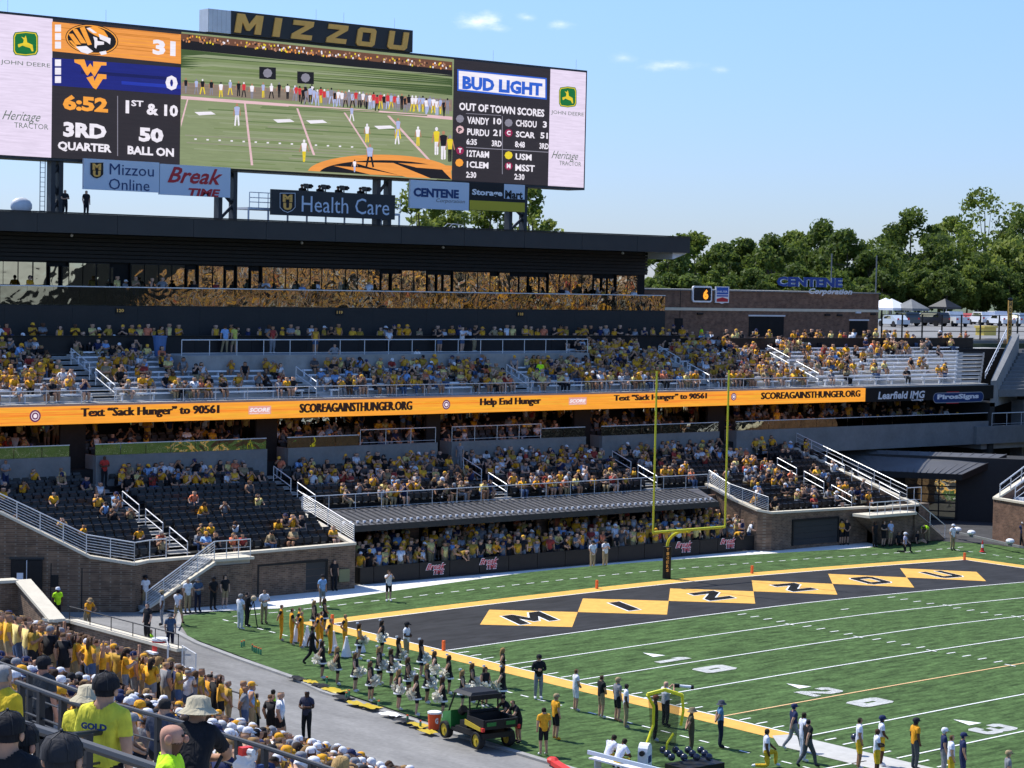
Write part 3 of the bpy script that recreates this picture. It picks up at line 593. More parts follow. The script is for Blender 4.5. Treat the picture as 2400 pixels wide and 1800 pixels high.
for k, X in enumerate(UA):
    g = MB()
    for i in range(10):
        if i >= 5 and plat[0] < X < plat[1]: break
        g.box(X-1.0, X+.5, uy(i), uy(i)+UP, uz(i)-.1, uz(i)+.01, M['conc']); g.box(X-1.0, X+.5, uy(i)+UP/2, uy(i)+UP, uz(i), uz(i)+UR/2, M['conc'])
    g.build('aisle_stair', up)
    for r in ((0, 3), (4, 7)):
        if r[0] >= 4 and plat[0] < X < plat[1]: continue
        g = MB(); g.tube((X, uy(r[0]), uz(r[0])+.95), (X, uy(r[1]), uz(r[1])+.95), .035, M['rail']); g.tube((X, uy(r[0]), uz(r[0])+.5), (X, uy(r[1]), uz(r[1])+.5), .028, M['rail'])
        for q in r: g.tube((X, uy(q), uz(q)), (X, uy(q), uz(q)+.95), .03, M['rail'])
        g.build('handrail', up)
g = MB()
for i in range(10): g.box(XU-2.4+i*.95, XU-.2+i*1.0, uy(i), uy(i)+UP, uz(i)-.1, uz(i)+.012, M['conc'])
g.build('end_stair', up)
railing('upper_railing', 'long silver railing along the front edge of the bleachers above the ribbon board', [(-16, 21.12, 9.5), (XU-1, 21.12, 9.5)], .75, 1, 2.2, r=.02)
railing('platform_railing', 'grey railing along the raised viewing platform in the shaded bleachers', [(plat[0]+.1, uy(5)+.1, uz(9)), (float(by(620, 745, 26)[0]), uy(5)+.1, uz(9)), (plat[1]-.1, uy(5)+.1, uz(9))], .95, 1, 1.9, r=.026, m=M['alu'])
ct = thing('drink_counter', 'long black counter behind the bleachers with people leaning on it', 'counter', (24, 28.7, 12))
for a, b, zt in ((-16, 50.5, 13.05), (50.5, 84.5, 12.85)): 
    n = int((b-a)/4)
    for k in range(n): MB().box(a+(b-a)*k/n+.01, a+(b-a)*(k+1)/n-.01, 28.65, 28.75, 11.95, zt, M['black']).build('panel', ct)
    MB().box(a, b, 28.55, 29.0, zt+.003, zt+.05, M['black']).build('counter_top', ct)
# ribbon board
rb = thing('ribbon_board', 'long glowing orange ribbon display with black lettering across the stand front', 'display', (24, 20.9, 8.4))
XA, XB = -16.0, float(by(1866, 855, 20.9)[0]); ZA, ZB = 8.40, 9.40
OR = led('amber', (.93, .36, .035)); OR2 = led('amber_deep', (.88, .26, .03)); OR3 = led('amber_gold', (.90, .42, .04)); BK = led('ink', (.02, .008, .004)); PK = led('pink', (.75, .35, .30)); WH = led('white', (.90, .80, .86)); VI = led('violet', (.14, .03, .10))
nm = 28
for k in range(nm): MB().box(XA+(XB-XA)*k/nm, XA+(XB-XA)*(k+1)/nm, 20.75, 20.95, ZA, ZB, OR).build('led_panel', rb)
g = MB(); rr2 = random.Random(3)
for k in range(70):
    x = XA+rr2.random()*(XB-XA-9); z = ZA+.04+rr2.random()*.8; g.quad((x, 20.745, z), (x+4+rr2.random()*6, 20.745, z), (x+4+rr2.random()*6, 20.745, z+.05+.08*rr2.random()), (x, 20.745, z+.08), rr2.choice((OR2, OR3, OR3)))
g.build('led_streaks', rb, kind='stuff')
def rib(s, u0, vb, vt, u1, c, m=BK, bold=.012):
    g = MB(); F_ = sign_fn(c, u0, vb, vt, u1, 20.74)
    for ox in (-.05, -.017, .017, .05): put_text(g, s, (lambda u, v, ox=ox: (F_(u, v)[0]+ox, F_(u, v)[1]-.001*(ox*20+1), F_(u, v)[2])), m, bold)
    g.build('led_text', rb, kind='stuff')
cA = (0, 450, 2.765); cB = (700, 450, 2.765); cC = (1400, 400, 2.212)
rib('Text “Sack Hunger” to 90561', 527, 1474, 1400, 1418, cA); rib('SCOREAGAINSTHUNGER.ORG', 8, 1432, 1372, 733, cB); rib('Help End Hunger', 1177, 1397, 1338, 1568, cB)
rib('Text “Sack Hunger” to 90561', 87, 1203, 1163, 566, cC); rib('SCOREAGAINSTHUNGER.ORG', 850, 1186, 1150, 1362, cC)
for c, u0, v0, v1, u1 in ((cA, 1610, 1442, 1388, 1757), (cB, 1750, 1380, 1332, 1866)):
    f = sign_fn(c, u0, v0, v1, u1, 20.742); g = MB(); a, b = f(0, 0), f(1, 1); g.quad((a[0], 20.742, a[2]), (b[0], 20.742, a[2]), (b[0], 20.742, b[2]), (a[0], 20.742, b[2]), PK)
    put_text(g, 'SCORE', lambda u, v, f=f: (f(.04+.92*u, 0)[0], 20.736, f(0, .28+.5*v)[2]), WH, .05, .2); put_text(g, 'AGAINST HUNGER', lambda u, v, f=f: (f(.04+.92*u, 0)[0], 20.736, f(0, .04+.14*v)[2]), WH, .02); g.build('led_logo', rb, kind='stuff')
for c, uc, vc, r_ in ((cA, 228, 1452, 40), (cB, 957, 1378, 32), (cC, 707, 1172, 20)):
    p = by(*crop(*c, uc, vc), 20.74); q = by(*crop(*c, uc, vc-r_), 20.74); rr_ = q[2]-p[2]; g = MB()
    for k, (fr_, mm) in enumerate(((1, VI), (.72, WH), (.6, VI), (.34, WH))):
        g.add([(p[0]+rr_*fr_*math.cos(t*math.pi/10), 20.742-.004*k, p[2]+rr_*fr_*math.sin(t*math.pi/10)) for t in range(20)], [tuple(range(20))], mm)
    g.build('led_badge', rb, kind='stuff')
sb = thing('sponsor_board', 'black sponsor board with white lettering right of the ribbon display', 'sign', (70, 20.9, 8.4))
MB().box(XB+.05, XU+.4, 20.75, 20.95, ZA-.05, ZB, M['black']).build('board', sb)
g = MB(); put_text(g, 'Learfield IMG', sign_fn(cC, 1455, 1186, 1146, 1698, 20.74), M['shirtw'], .03, .15); put_text(g, 'College', sign_fn(cC, 1628, 1197, 1182, 1690, 20.74), M['shirtw'], .02)
f = sign_fn(cC, 1740, 1206, 1152, 2003, 20.742); a, b = f(0, 0), f(1, 1); hh = (b[2]-a[2])/2
def pill(mb, x0_, x1_, z0_, z1_, y_, m_):
    r_ = (z1_-z0_)/2; zc = (z0_+z1_)/2; P = [(x1_-r_+r_*math.cos(t), zc+r_*math.sin(t)) for t in np.linspace(-math.pi/2, math.pi/2, 9)]+[(x0_+r_-r_*math.cos(t), zc+r_*math.sin(t)) for t in np.linspace(math.pi/2, -math.pi/2, 9)]
    mb.add([(p, y_, q) for p, q in P], [tuple(range(len(P)))[::1]], m_)
g.box(a[0]+1.6, a[0]+3.1, 20.746, 20.748, a[2]-.07, b[2]+.07, M['red']); pill(g, a[0], b[0], a[2], b[2], 20.742, M['grey']); pill(g, a[0]+.06, b[0]-.06, a[2]+.05, b[2]-.05, 20.738, M['navy'])
put_text(g, 'PirosSigns', sign_fn(cC, 1762, 1193, 1160, 1978, 20.732), M['shirtw'], .05); g.build('lettering', sb)
# ------------------------------------------------------------------ club tower behind the bleachers
tw = thing('club_tower', 'long black club building with a band of reflecting windows and a wide flat roof', 'building', (24, 32, 12))
TX = 50.7
n = 14
for k in range(n): MB().box(-12+(TX+12)*k/n, -12+(TX+12)*(k+1)/n-.01, 30.5, 30.7, 11.6, 14.86, M['darkw']).build('wall_panel', tw)
MB().box(-12, TX, 30.7, 33.0, 14.7, 14.88, M['dark']).build('balcony_slab', tw); MB().box(TX-.25, TX, 30.71, 45, 11.6, 14.86, M['darkw']).build('side_wall', tw)
for k in range(36):
    a = -12+(TX+12)*k/36; MB().box(a+.01, a+(TX+12)/36-.01, 30.55, 30.565, 14.9, 16.0, M['bglass']).build('glass_pane', tw)
MB().box(-12, TX+.02, 30.53, 30.59, 16.0, 16.06, M['alu']).build('cap_rail', tw)
MB().box(-12, 51.1, 33.3, 45, 14.88, 19.3, M['pit']).build('inner_wall', tw)
cA = (0, 450, 2.765); cB = (700, 450, 2.765)
gl = [(cA, a, b) for a, b in ((-80, 20), (20, 115), (118, 210), (215, 300), (325, 378), (405, 445), (447, 535), (538, 620), (628, 710), (716, 735), (850, 933), (937, 1025), (1030, 1110), (1114, 1195), (1215, 1265), (1288, 1375), (1380, 1448), (1465, 1515), (1537, 1610), (1628, 1676), (1700, 1773), (1777, 1850), (1853, 1925))]
gl += [(cB, a, b) for a, b in ((-6, 73), (77, 148), (152, 227), (230, 302), (305, 379), (382, 449), (452, 525), (537, 583), (605, 665), (668, 744), (748, 825), (838, 883), (900, 925), (940, 985), (1003, 1081), (1085, 1158), (1162, 1239), (1243, 1299), (1302, 1366), (1370, 1422), (1432, 1478), (1495, 1553), (1562, 1605), (1622, 1688), (1692, 1758), (1762, 1833), (1837, 1905), (1915, 1953), (1970, 1993), (2005, 2042), (2062, 2128), (2132, 2195))]
for c, a, b in gl:
    xa = by(*crop(*c, a, 540), 33)[0]; xb = by(*crop(*c, b, 540), 33)[0]; zt = 17.45 if (b-a) > 62 else 17.2
    f = MB().box(xa-.03, xb+.03, 33.05, 33.28, 14.9, zt+.05, M['black']).build('window_frame', tw); MB().box(xa+.02, xb-.02, 33.0, 33.02, 14.95, zt, M['glass']).build('pane', f).location = (0, 0, 0)
for o in tw.children:
    for q in o.children: q.matrix_parent_inverse = Matrix(); q.data.transform(Matrix.Translation((-24, -32, -12)))
for k in range(7): MB().box(-12, 51.1, 33.02+.0, 33.3, 17.55+k*.25, 17.55+k*.25+.2, M['siding']).build('siding_board', tw)
for px in (155, 652, 957, 1345): 
    p = by(px, 522+(px-155)*.03, 32.6); MB().ball((0, 0, 0), .1, M['alu'], 8, 4).build('soffit_lamp', tw, local=True).location = (p[0]-24, .6, 7.15)
rf = thing('tower_roof', 'wide flat charcoal roof of the club building carrying the scoreboard', 'roof', (20, 32, 19.3))
MB().hexa([(-12, 30.1, 19.3), (52.6, 30.1, 19.3), (54.8, 46, 19.3), (-12, 46, 19.3), (-12, 30.1, 20.3), (52.6, 30.1, 20.3), (54.8, 46, 20.3), (-12, 46, 20.3)], M['dark']).build('slab', rf)
MB().hexa([(51.11, 30.3, 18.75), (52.5, 30.3, 19.2), (54.5, 45, 19.2), (51.11, 45, 18.75), (51.11, 30.3, 19.29), (52.5, 30.3, 19.29), (54.5, 45, 19.29), (51.11, 45, 19.29)], M['alu']).build('soffit', rf)
n = 12
for k in range(n): MB().box(-12+64.6*k/n+.012, -12+64.6*(k+1)/n-.012, 29.98, 30.095, 19.25, 20.42, M['dark']).build('fascia_panel', rf)
MB().box(-12, 52.62, 29.9, 30.2, 20.43, 20.5, M['darkw']).build('roof_edge', rf)
for c, u, v, s_ in ((cA, 780, 768, '120'), (cB, 266, 780, '119'), (cB, 1438, 791, '118')):
    p = by(*crop(*c, u, v), 30.45); g = MB(); g.box(p[0]-.32, p[0]+.32, 30.44, 30.49, p[2]-.17, p[2]+.17, M['black']); put_text(g, s_, face_fn(p[0]-.24, p[0]+.24, p[2]-.1, p[2]+.1, 30.435), M['mgold'], .04)
    o = g.build('section_plate'); tag(o, 'small black section plate on the dark wall, %s of three' % ['leftmost', 'middle', 'rightmost'][[780, 266, 1438].index(u)], 'sign', 'section plates')
# ------------------------------------------------------------------ scoreboard
Y = 36.0; q0 = by(0, 25, Y)
scb = thing('scoreboard', 'huge video scoreboard on black steel legs above the stand roof', 'scoreboard', (24, 37, 20.4))
sx = lambda px, py: float(by(px, py, Y)[0]); SZ0, SZ1 = 24.05, 32.72
XL_, X1, X2, X3, X4, X5 = -1.6, sx(112, 180), sx(390, 200), sx(978, 250), sx(1186, 280), sx(1263, 280)
MB().box(XL_-.15, X5+.15, Y+.03, Y+1.9, SZ0-.18, SZ1+.16, M['steel']).build('cabinet', scb)
LW_ = led('side_white', (.80, .70, .88)); BLK = led('screen_black', (.03, .025, .03)); DKB = led('screen_navy', (.015, .02, .20)); OW = led('screen_white', (.88, .84, .93)); AM = led('screen_amber', (.86, .33, .07)); AM2 = led('screen_amber_dark', (.62, .22, .03)); OG = led('screen_orange', (.95, .38, .05))
GR = [led('screen_green%d' % i, c) for i, c in enumerate(((.20, .26, .11), (.25, .30, .16), (.14, .20, .08), (.30, .34, .21)))]; JG = led('screen_badge_green', (.01, .16, .04)); JY = led('screen_yellow', (.80, .62, .03)); SBLUE = led('screen_blue', (.03, .12, .62)); TXG = led('screen_text_grey', (.13, .17, .14)); RD = led('screen_red', (.62, .04, .05)); MRN = led('screen_maroon', (.30, .02, .08)); PNK = led('screen_pink', (.78, .52, .56))
TURQ = led('screen_darkgreen', (.06, .10, .03)); SKN = led('screen_skin', (.45, .22, .13)); GREY = led('screen_grey', (.25, .24, .30))
def panel(x0, x1, m, nm='led_panel'): MB().box(x0, x1, Y-.02, Y+.03, SZ0, SZ1, m).build(nm, scb)
panel(XL_, X1, LW_); panel(X1, X2, BLK); panel(X2, X3, GR[1]); panel(X3, X4, BLK); panel(X4, X5, LW_)
LAY = [0]
def sq(mb, pts, c, m):                     # polygon given in crop pixels on the screen plane
    LAY[0] += 1; dy = Y-.025-.0012*LAY[0]; mb.add([by(*crop(*c, u, v), dy) for u, v in pts], [tuple(range(len(pts)))[::-1]], m)
def stx(mb, s, u0, vb, vt, u1, c, m, bold=.03, sh=0, tilt=0.07):
    LAY[0] += 1; dy = Y-.025-.0012*LAY[0]; a = by(*crop(*c, u0, vb), dy); b = by(*crop(*c, u0, vt), dy); e = by(*crop(*c, u1, vb), dy)
    put_text(mb, s, face_fn(a[0], e[0], a[2], b[2], dy), m, bold, sh)
S1 = (0, 0, 3.16); S2 = (700, 0, 3.16)
def rct(mb, c, u0, v0, u1, v1, m, sl=0.0): sq(mb, [(u0, v0), (u1, v0+(u1-u0)*sl), (u1, v1+(u1-u0)*sl), (u0, v1)], c, m)
g = MB()
# left sponsor column
def jd(g, c, u, v, w_, h_):
    for k, (s_, m_) in enumerate(((1, JG), (.93, JY), (.86, JG))):
        P = []
        for a, b in ((-.86, -.9), (.0, -1), (.86, -.9), (1, -.6), (1, .62), (.84, .9), (0, 1), (-.84, .9), (-1, .62), (-1, -.6)): P.append((u+a*w_*s_, v+b*h_*s_))
        sq(g, P, c, m_)
    D = [(-.62, .05), (-.2, -.05), (-.15, -.3), (-.35, -.55), (-.1, -.45), (0, -.65), (.08, -.4), (.12, -.1), (.55, .1), (.62, .6), (.5, .62), (.35, .35), (.0, .25), (-.25, .15), (-.55, .3), (-.6, .22)]
    P = [Vector((u+a*w_, v+b*h_, 0)) for a, b in D]; LAY[0] += 1; dy = Y-.025-.0012*LAY[0]
    g.add([by(*crop(*c, p.x, p.y), dy) for p in P], [tuple(t) for t in tessellate_polygon([P])], JY)
jd(g, S1, 190, 323, 93, 93); jd(g, S2, 1993, 718, 65, 78)
stx(g, 'JOHN DEERE', 5, 480, 440, 372, S1, TXG, .0); stx(g, 'JOHN DEERE', 1870, 850, 815, 2112, S2, TXG, .0)
stx(g, 'Heritage', 15, 905, 815, 300, S1, TXG, .0, .5); stx(g, 'TRACTOR', 105, 945, 905, 358, S1, TXG, .0); stx(g, 'Heritage', 1872, 1190, 1115, 2070, S2, TXG, .0, .5); stx(g, 'TRACTOR', 1930, 1222, 1190, 2092, S2, TXG, .0)
g.build('led_sponsor', scb, kind='stuff')
# score columns
g = MB(); sl = (255-160)/(1340-385)
rct(g, S1, 385, 160, 1340, 378, AM, sl); 
for k in range(9): rct(g, S1, 385+R.random()*400, 175+k*22, 1340-R.random()*100, 181+k*22, R.choice((AM2, OG, AM2)), sl)
rct(g, S1, 385, 428, 1340, 632, DKB, .075); rct(g, S1, 600, 520, 1250, 545, led('screen_blue2', (.01, .012, .10)), .075); rct(g, S1, 900, 600, 1338, 625, led('screen_blue3', (.02, .04, .40)), .075)
for v in (182, 245, 308): rct(g, S1, 407, v, 452, v+52, OW)
for v in (440, 502, 564): rct(g, S1, 407, v, 452, v+50, OW)
g.build('led_band', scb, kind='stuff')
g = MB(); BLKO = led('screen_ink', (.012, .01, .012))                   # tiger head badge
def ell(m_, u, v, a, b, c=S1, n=28): sq(g, [(u+a*math.cos(t*2*math.pi/n), v+b*math.sin(t*2*math.pi/n)+a*math.cos(t*2*math.pi/n)*.09) for t in range(n)], c, m_)
ell(BLKO, 680, 292, 196, 112); ell(OG, 680, 292, 190, 106); ell(BLKO, 680, 292, 180, 98)
for P in ([(505, 250), (540, 250), (600, 330), (560, 330)], [(535, 215), (570, 215), (640, 320), (600, 320)], [(590, 205), (625, 195), (680, 330), (650, 335)], [(510, 300), (530, 300), (600, 372), (570, 366)]): sq(g, P, S1, OG)
sq(g, [(640, 210), (700, 190), (770, 225), (800, 270), (790, 300), (700, 260), (660, 235)], S1, OG)
for P in ([(640, 208), (690, 245), (720, 245), (665, 205)], [(730, 250), (820, 285), (815, 330), (790, 310), (740, 290)], [(700, 300), (770, 310), (770, 330), (720, 335), (712, 360), (700, 350)], [(560, 345), (640, 340), (690, 380), (650, 400), (600, 385)], [(735, 385), (785, 375), (790, 400), (750, 408)], [(690, 270), (720, 280), (725, 330), (705, 320)]): sq(g, P, S1, OW)
g.build('led_badge', scb, kind='stuff')
g = MB()
stx(g, '31', 1130, 402, 290, 1300, S1, OW, .05); stx(g, '0', 1225, 665, 555, 1315, S1, OW, .05)
LAY[0] += 1
for P in ([(550, 440), (625, 440), (645, 500), (668, 470), (690, 500), (690, 455), (788, 462), (788, 485), (750, 485), (700, 570), (672, 530), (650, 560), (640, 555), (595, 480), (552, 462)], [(640, 575), (690, 560), (700, 600), (725, 547), (788, 552), (788, 585), (762, 585), (712, 662), (690, 650)]):
    Pv = [Vector((a, b, 0)) for a, b in P]; dy = Y-.025-.0012*LAY[0]; g.add([by(*crop(*S1, p.x, p.y), dy) for p in Pv], [tuple(t) for t in tessellate_polygon([Pv])], OG)
stx(g, '6:52', 465, 812, 698, 800, S1, OG, .05); rct(g, S1, 868, 710, 874, 1155, GREY)
stx(g, '1', 930, 838, 742, 956, S1, OW, .04); stx(g, 'ST', 972, 785, 740, 1062, S1, OW, .03); stx(g, '& 10', 1085, 850, 762, 1318, S1, OW, .04)
stx(g, '3RD', 468, 1012, 900, 788, S1, OW, .05); stx(g, 'QUARTER', 428, 1118, 1045, 826, S1, OW, .04); stx(g, '50', 1028, 1048, 940, 1210, S1, OW, .05); stx(g, 'BALL ON', 945, 1142, 1078, 1288, S1, OW, .04)
g.build('led_text', scb, kind='stuff')
# out of town scores
g = MB(); rct(g, S2, 1175, 512, 1838, 672, SBLUE, .1); rct(g, S2, 1186, 524, 1826, 660, OW, .1); stx(g, 'BUD LIGHT', 1212, 660, 560, 1805, S2, SBLUE, .055)
stx(g, 'OUT OF TOWN SCORES', 1188, 815, 757, 1820, S2, OW, .035)
W2 = [('VANDY', 1248, 915, 862, 1410), ('10', 1442, 920, 872, 1502), ('CHSOU', 1608, 935, 885, 1762), ('3', 1808, 945, 897, 1838), ('PURDU', 1248, 1000, 950, 1410), ('21', 1440, 1005, 957, 1498), ('SCAR', 1608, 1015, 970, 1750), ('51', 1790, 1025, 980, 1845), ('6:35', 1242, 1070, 1025, 1320), ('3RD', 1430, 1083, 1038, 1503), ('8:48', 1602, 1090, 1045, 1675), ('3RD', 1783, 1102, 1058, 1852), ('12TA&M', 1245, 1160, 1110, 1410), ('1CLEM', 1245, 1240, 1192, 1405), ('2:30', 1240, 1315, 1270, 1315), ('USM', 1606, 1182, 1135, 1725), ('MSST', 1604, 1265, 1215, 1748), ('2:30', 1597, 1330, 1285, 1672)]
for s_, a, b_, c_, d_ in W2: stx(g, s_, a, b_, c_, d_, S2, OW, .03)
rct(g, S2, 1506, 860, 1511, 1290, GREY); rct(g, S2, 1240, 838, 1500, 842, GREY, .06); rct(g, S2, 1240, 1088, 1850, 1094, GREY, .06)
for u, v, m_ in ((1195, 1115, MRN), (1190, 1205, OG), (1555, 1150, JY), (1555, 1230, MRN), (1195, 960, PNK), (1555, 985, MRN), (1195, 880, GREY), (1555, 910, GREY)): sq(g, [(u+30*math.cos(t*.785), v+30*math.sin(t*.785)) for t in range(8)], S2, m_)
for u, v, s_ in ((1195, 1130, 'T'), (1195, 980, 'P'), (1555, 1245, 'M'), (1555, 1000, 'C')): stx(g, s_, u-14, v, v-34, u+14, S2, OW if s_ != 'P' else BLKO, .05)
g.build('led_text', scb, kind='stuff')
# live picture: sideline crowd, players and the field
S0 = (0, 0, 2212/2400*1.0); g = MB(); V = (0, 0, 1/KP)                    # V crop: overview pixels
def vq(pts, m_): sq(g, pts, V, m_)
top = lambda x: 72+(x-391)*(134-72)/587
bot = lambda x: 352+(x-391)*(388-352)/587
vq([(391, top(391)), (977, top(977)), (977, top(977)+18), (391, top(391)+14)], led('screen_crowd', (.16, .07, .04)))
vq([(391, top(391)+14), (977, top(977)+18), (977, top(977)+32), (391, top(391)+34)], BLKO)
for k in range(240):
    x = 393+R.random()*580; y = top(x)+2+R.random()*(13); vq([(x, y), (x+3, y), (x+3, y+4), (x, y+4)], R.choice((OW, JY, SKN, BLKO, AM, SKN)))
vq([(391, 106), (977, 170), (977, 206), (391, 146)], TURQ)
for k in range(14): vq([(391+R.random()*100, 118+k*5.0), (900+R.random()*77, 160+k*4.0), (977, 163+k*4.0), (391, 121+k*5)], R.choice(GR))
vq([(391, 178), (977, 215), (977, 240), (391, 203)], led('screen_sideline', (.25, .20, .16)))
vq([(391, 207), (780, 236), (977, 252), (977, 259), (780, 241), (391, 214)], PNK)
for k in range(46): y = 216+k*3.1; x0_ = 392+R.random()*250; x1_ = x0_+120+R.random()*330; x1_ = min(x1_, 976); vq([(x0_, y+(x0_-391)*.055), (x1_, y+(x1_-391)*.055), (x1_, y+2.4+(x1_-391)*.055), (x0_, y+2.4+(x0_-391)*.055)], R.choice(GR+[GR[3], led('screen_haze', (.30, .30, .22))]))
for a in (((404, 214), (391, 262), (391, 275), (407, 214)), ((527, 222), (542, 357), (547, 357), (531, 222)), ((640, 234), (676, 335), (681, 335), (644, 234)), ((742, 243), (818, 360), (823, 362), (746, 243)), ((836, 250), (960, 385), (966, 385), (842, 250))): vq(a, PNK)
for x, y in ((442, 245), (612, 261), (683, 263), (830, 275)): vq([(x-22, y-3), (x+14, y-4), (x+24, y+2), (x-12, y+4)], OW)
for k in range(14): x = 420+k*26; y = 299+k*1.3; vq([(x, y), (x+5, y), (x+5, y+3), (x, y+3)], OW)
P = [(820+155*math.cos(t)*1.0, 372+38*math.sin(t)) for t in np.linspace(math.pi, 2*math.pi*0.985, 26)]
P = [(min(a, 976), min(b, bot(min(a, 976)))) for a, b in P]; vq(P+[(976, bot(976)), (690, bot(690))], AM)
P2 = [(min(825+135*math.cos(t), 976), min(374+28*math.sin(t), bot(min(825+135*math.cos(t), 976)))) for t in np.linspace(math.pi, 2*math.pi*.985, 26)]; vq(P2+[(976, bot(976)), (720, bot(720))], BLKO)
for a in (((760, 350), (850, 352), (930, 385), (880, 383), (800, 362)), ((860, 352), (976, 358), (976, 368), (900, 362)), ((720, 358), (780, 362), (870, 380), (800, 377))): vq(a, AM)
g.build('led_picture', scb, kind='stuff')
def vman(g, x, y, h, sh, pn):
    k = R.uniform(-.1, .1); w_ = R.uniform(.75, 1.0)
    for a in (((-.13+k, .02), (-.09, .5), (.0, .5), (-.06+k, .0)), ((.05-k, .0), (.0, .5), (.09, .5), (.12-k, .03))): sq(g, [(x+p*h*w_, y-q*h) for p, q in a], V, pn)
    for s in (-1, 1): sq(g, [(x+s*.09*h*w_, y-.76*h), (x+s*.15*h*w_, y-.76*h), (x+s*(.19+k)*h*w_, y-.45*h), (x+s*(.15+k)*h*w_, y-.43*h)], V, SKN)
    sq(g, [(x-.09*h*w_, y-.46*h), (x-.11*h*w_, y-.62*h), (x-.14*h*w_, y-.80*h), (x-.05*h*w_, y-.84*h), (x+.05*h*w_, y-.84*h), (x+.14*h*w_, y-.80*h), (x+.11*h*w_, y-.62*h), (x+.09*h*w_, y-.46*h)], V, sh)
    sq(g, [(x+.055*h*math.cos(t_), y-.91*h+.07*h*math.sin(t_)) for t_ in np.linspace(0, 5.3, 7)], V, R.choice((SKN, OW, GREY, BLKO)))
g = MB(); LB = led('screen_lightblue', (.42, .48, .75))
for k in range(16): x = 400+k*18+R.random()*8; vman(g, x, 200+(x-391)*.05+R.random()*6, 34, R.choice((OW, BLKO, LB, BLKO, RD)), R.choice((JY, BLKO, GREY)))
for k in range(44): x = 640+k*7.6; vman(g, x, 218+(x-640)*.085+R.random()*7, 36, R.choice((OW, LB, OW, GREY, RD, LB, BLKO)), R.choice((JY, BLKO, GREY, LB)))
for x, y, h, a, b in ((512, 272, 50, LB, OW), (657, 350, 50, OW, JY), (793, 308, 42, OW, JY), (858, 312, 40, LB, OW), (860, 300, 46, LB, JY), (903, 316, 44, OW, JY), (943, 335, 62, JY, OW), (958, 345, 64, BLKO, OW), (972, 350, 60, JY, BLKO), (799, 362, 52, LB, BLKO), (766, 372, 28, OW, LB), (760, 262, 34, LB, OW)): vman(g, x, y, h, a, b)
for x, y in ((578, 158), (660, 168)): sq(g, [(x-18, y-14), (x+18, y-12), (x+18, y+14), (x-18, y+12)], V, BLKO); sq(g, [(x+10*math.cos(t), y+10*math.sin(t)) for t in np.linspace(0, 5.5, 8)], V, GREY)
g.build('led_players', scb, kind='stuff')
# legs and braces
for px in (118, 135, 480, 512, 822, 846, 1108, 1140):
    x = sx(px, 430); MB().box(x-.15, x+.15, Y+.2, Y+.8, 20.3, SZ0-.1, M['steel']).build('leg', scb)
for a, b in ((118, 135), (480, 512), (822, 846), (1108, 1140)):
    xa, xb = sx(a, 430), sx(b, 430); g = MB(); g.path([(xa, Y+.5, 20.5), (xb, Y+.5, 21.6), (xa, Y+.5, 22.7), (xb, Y+.5, 23.8)], .11, M['steel']); g.build('brace', scb)
for px in (32, 245, 700, 760, 870, 1085, 1265): x = sx(px, 60); zt = SZ1+.15 if not 450 < px < 890 else 34.4; MB().tube((x, Y+1, zt), (x, Y+1, zt+.9), .012, M['alu'], 4).build('lightning_rod', scb)
# MIZZOU sign on top
mz = thing('rooftop_sign', 'dark box sign with big golden block letters on top of the scoreboard', 'sign', (23, 37, 32.8))
xa, xb = sx(495, 45), sx(887, 90); MB().box(xa, xb, Y-.25, Y+.9, SZ1+.17-.0, 34.42, M['dark']).build('box', mz)
MB().hexa([(xa-.9, Y+2.2, 32.9), (xa-.01, Y-.25, 32.9), (xa-.01, Y+.9, 32.9), (xa-.01, Y+2.9, 32.9), (xa-.9, Y+2.2, 34.42), (xa-.01, Y-.25, 34.42), (xa-.01, Y+.9, 34.42), (xa-.01, Y+2.9, 34.42)], M['grey']).build('side_panel', mz)
MB().box(xa-1.75, xa-.005, Y-.23, Y+.9, SZ1+.17, 34.4, M['alu']).build('side_panel', mz)
for k in range(5): MB().box(xa-1.74+.34*k, xa-1.73+.34*k, Y-.235, Y-.231, SZ1+.2, 34.38, M['concd']).build('panel_seam', mz)
cM = (0, 0, 3.16); zb_, zt_ = 33.0, 34.27
for s_, u0, u1 in (('M', 1735, 1950), ('I', 2010, 2095), ('Z', 2155, 2325), ('Z', 2415, 2580), ('O', 2635, 2790), ('U', 2868, 3030)):
    x0_ = float(by(*crop(*cM, u0, 200), Y-.3)[0]); x1_ = float(by(*crop(*cM, u1, 200), Y-.3)[0]); g = MB(); wq = x1_-x0_-.22
    for pl in GLY[s_]: g.prism(pl, lambda u, v, w_: (x0_+wq*u+.22*v, Y-.36+w_, zb_-.004*(x0_-16)+(zt_-zb_)*v), M['mgold'], .12)
    g.build('letter', mz)
# sponsor panels under the scoreboard
def board(name, label, c, u0, vb, vt, u1, m, y=35.4, th=.2, tilt=0):
    a = by(*crop(*c, u0, vb), y); b = by(*crop(*c, u0, vt), y); e = by(*crop(*c, u1, vb), y); t = thing(name, label, 'sign', (a[0], y, a[2])); MB().box(a[0], e[0], y, y+th, a[2], b[2], m).build('panel', t); return t
SA = (0, 0, 3.16); ys = 35.38
def crest(g, c, u, v, w_, h_, y=ys):
    for k, (s_, m_) in enumerate(((1.0, M['alu']), (.93, M['black']))):
        P = [(-1, -1), (1, -1), (1, .5), (.6, .85), (0, 1.05), (-.6, .85), (-1, .5)]; g.add([by(*crop(*c, u+a*w_*s_, v+b*h_*s_), y-.004*(k+1)) for a, b in P], [tuple(range(7))[::-1]], m_)
    put_text(g, 'M', sign_fn(c, u-w_*.62, v-h_*.08, v-h_*.85, u+w_*.62, y-.015), M['mgold'], .07); put_text(g, 'U', sign_fn(c, u-w_*.55, v+h_*.75, v, u+w_*.55, y-.015), M['mgold'], .07)
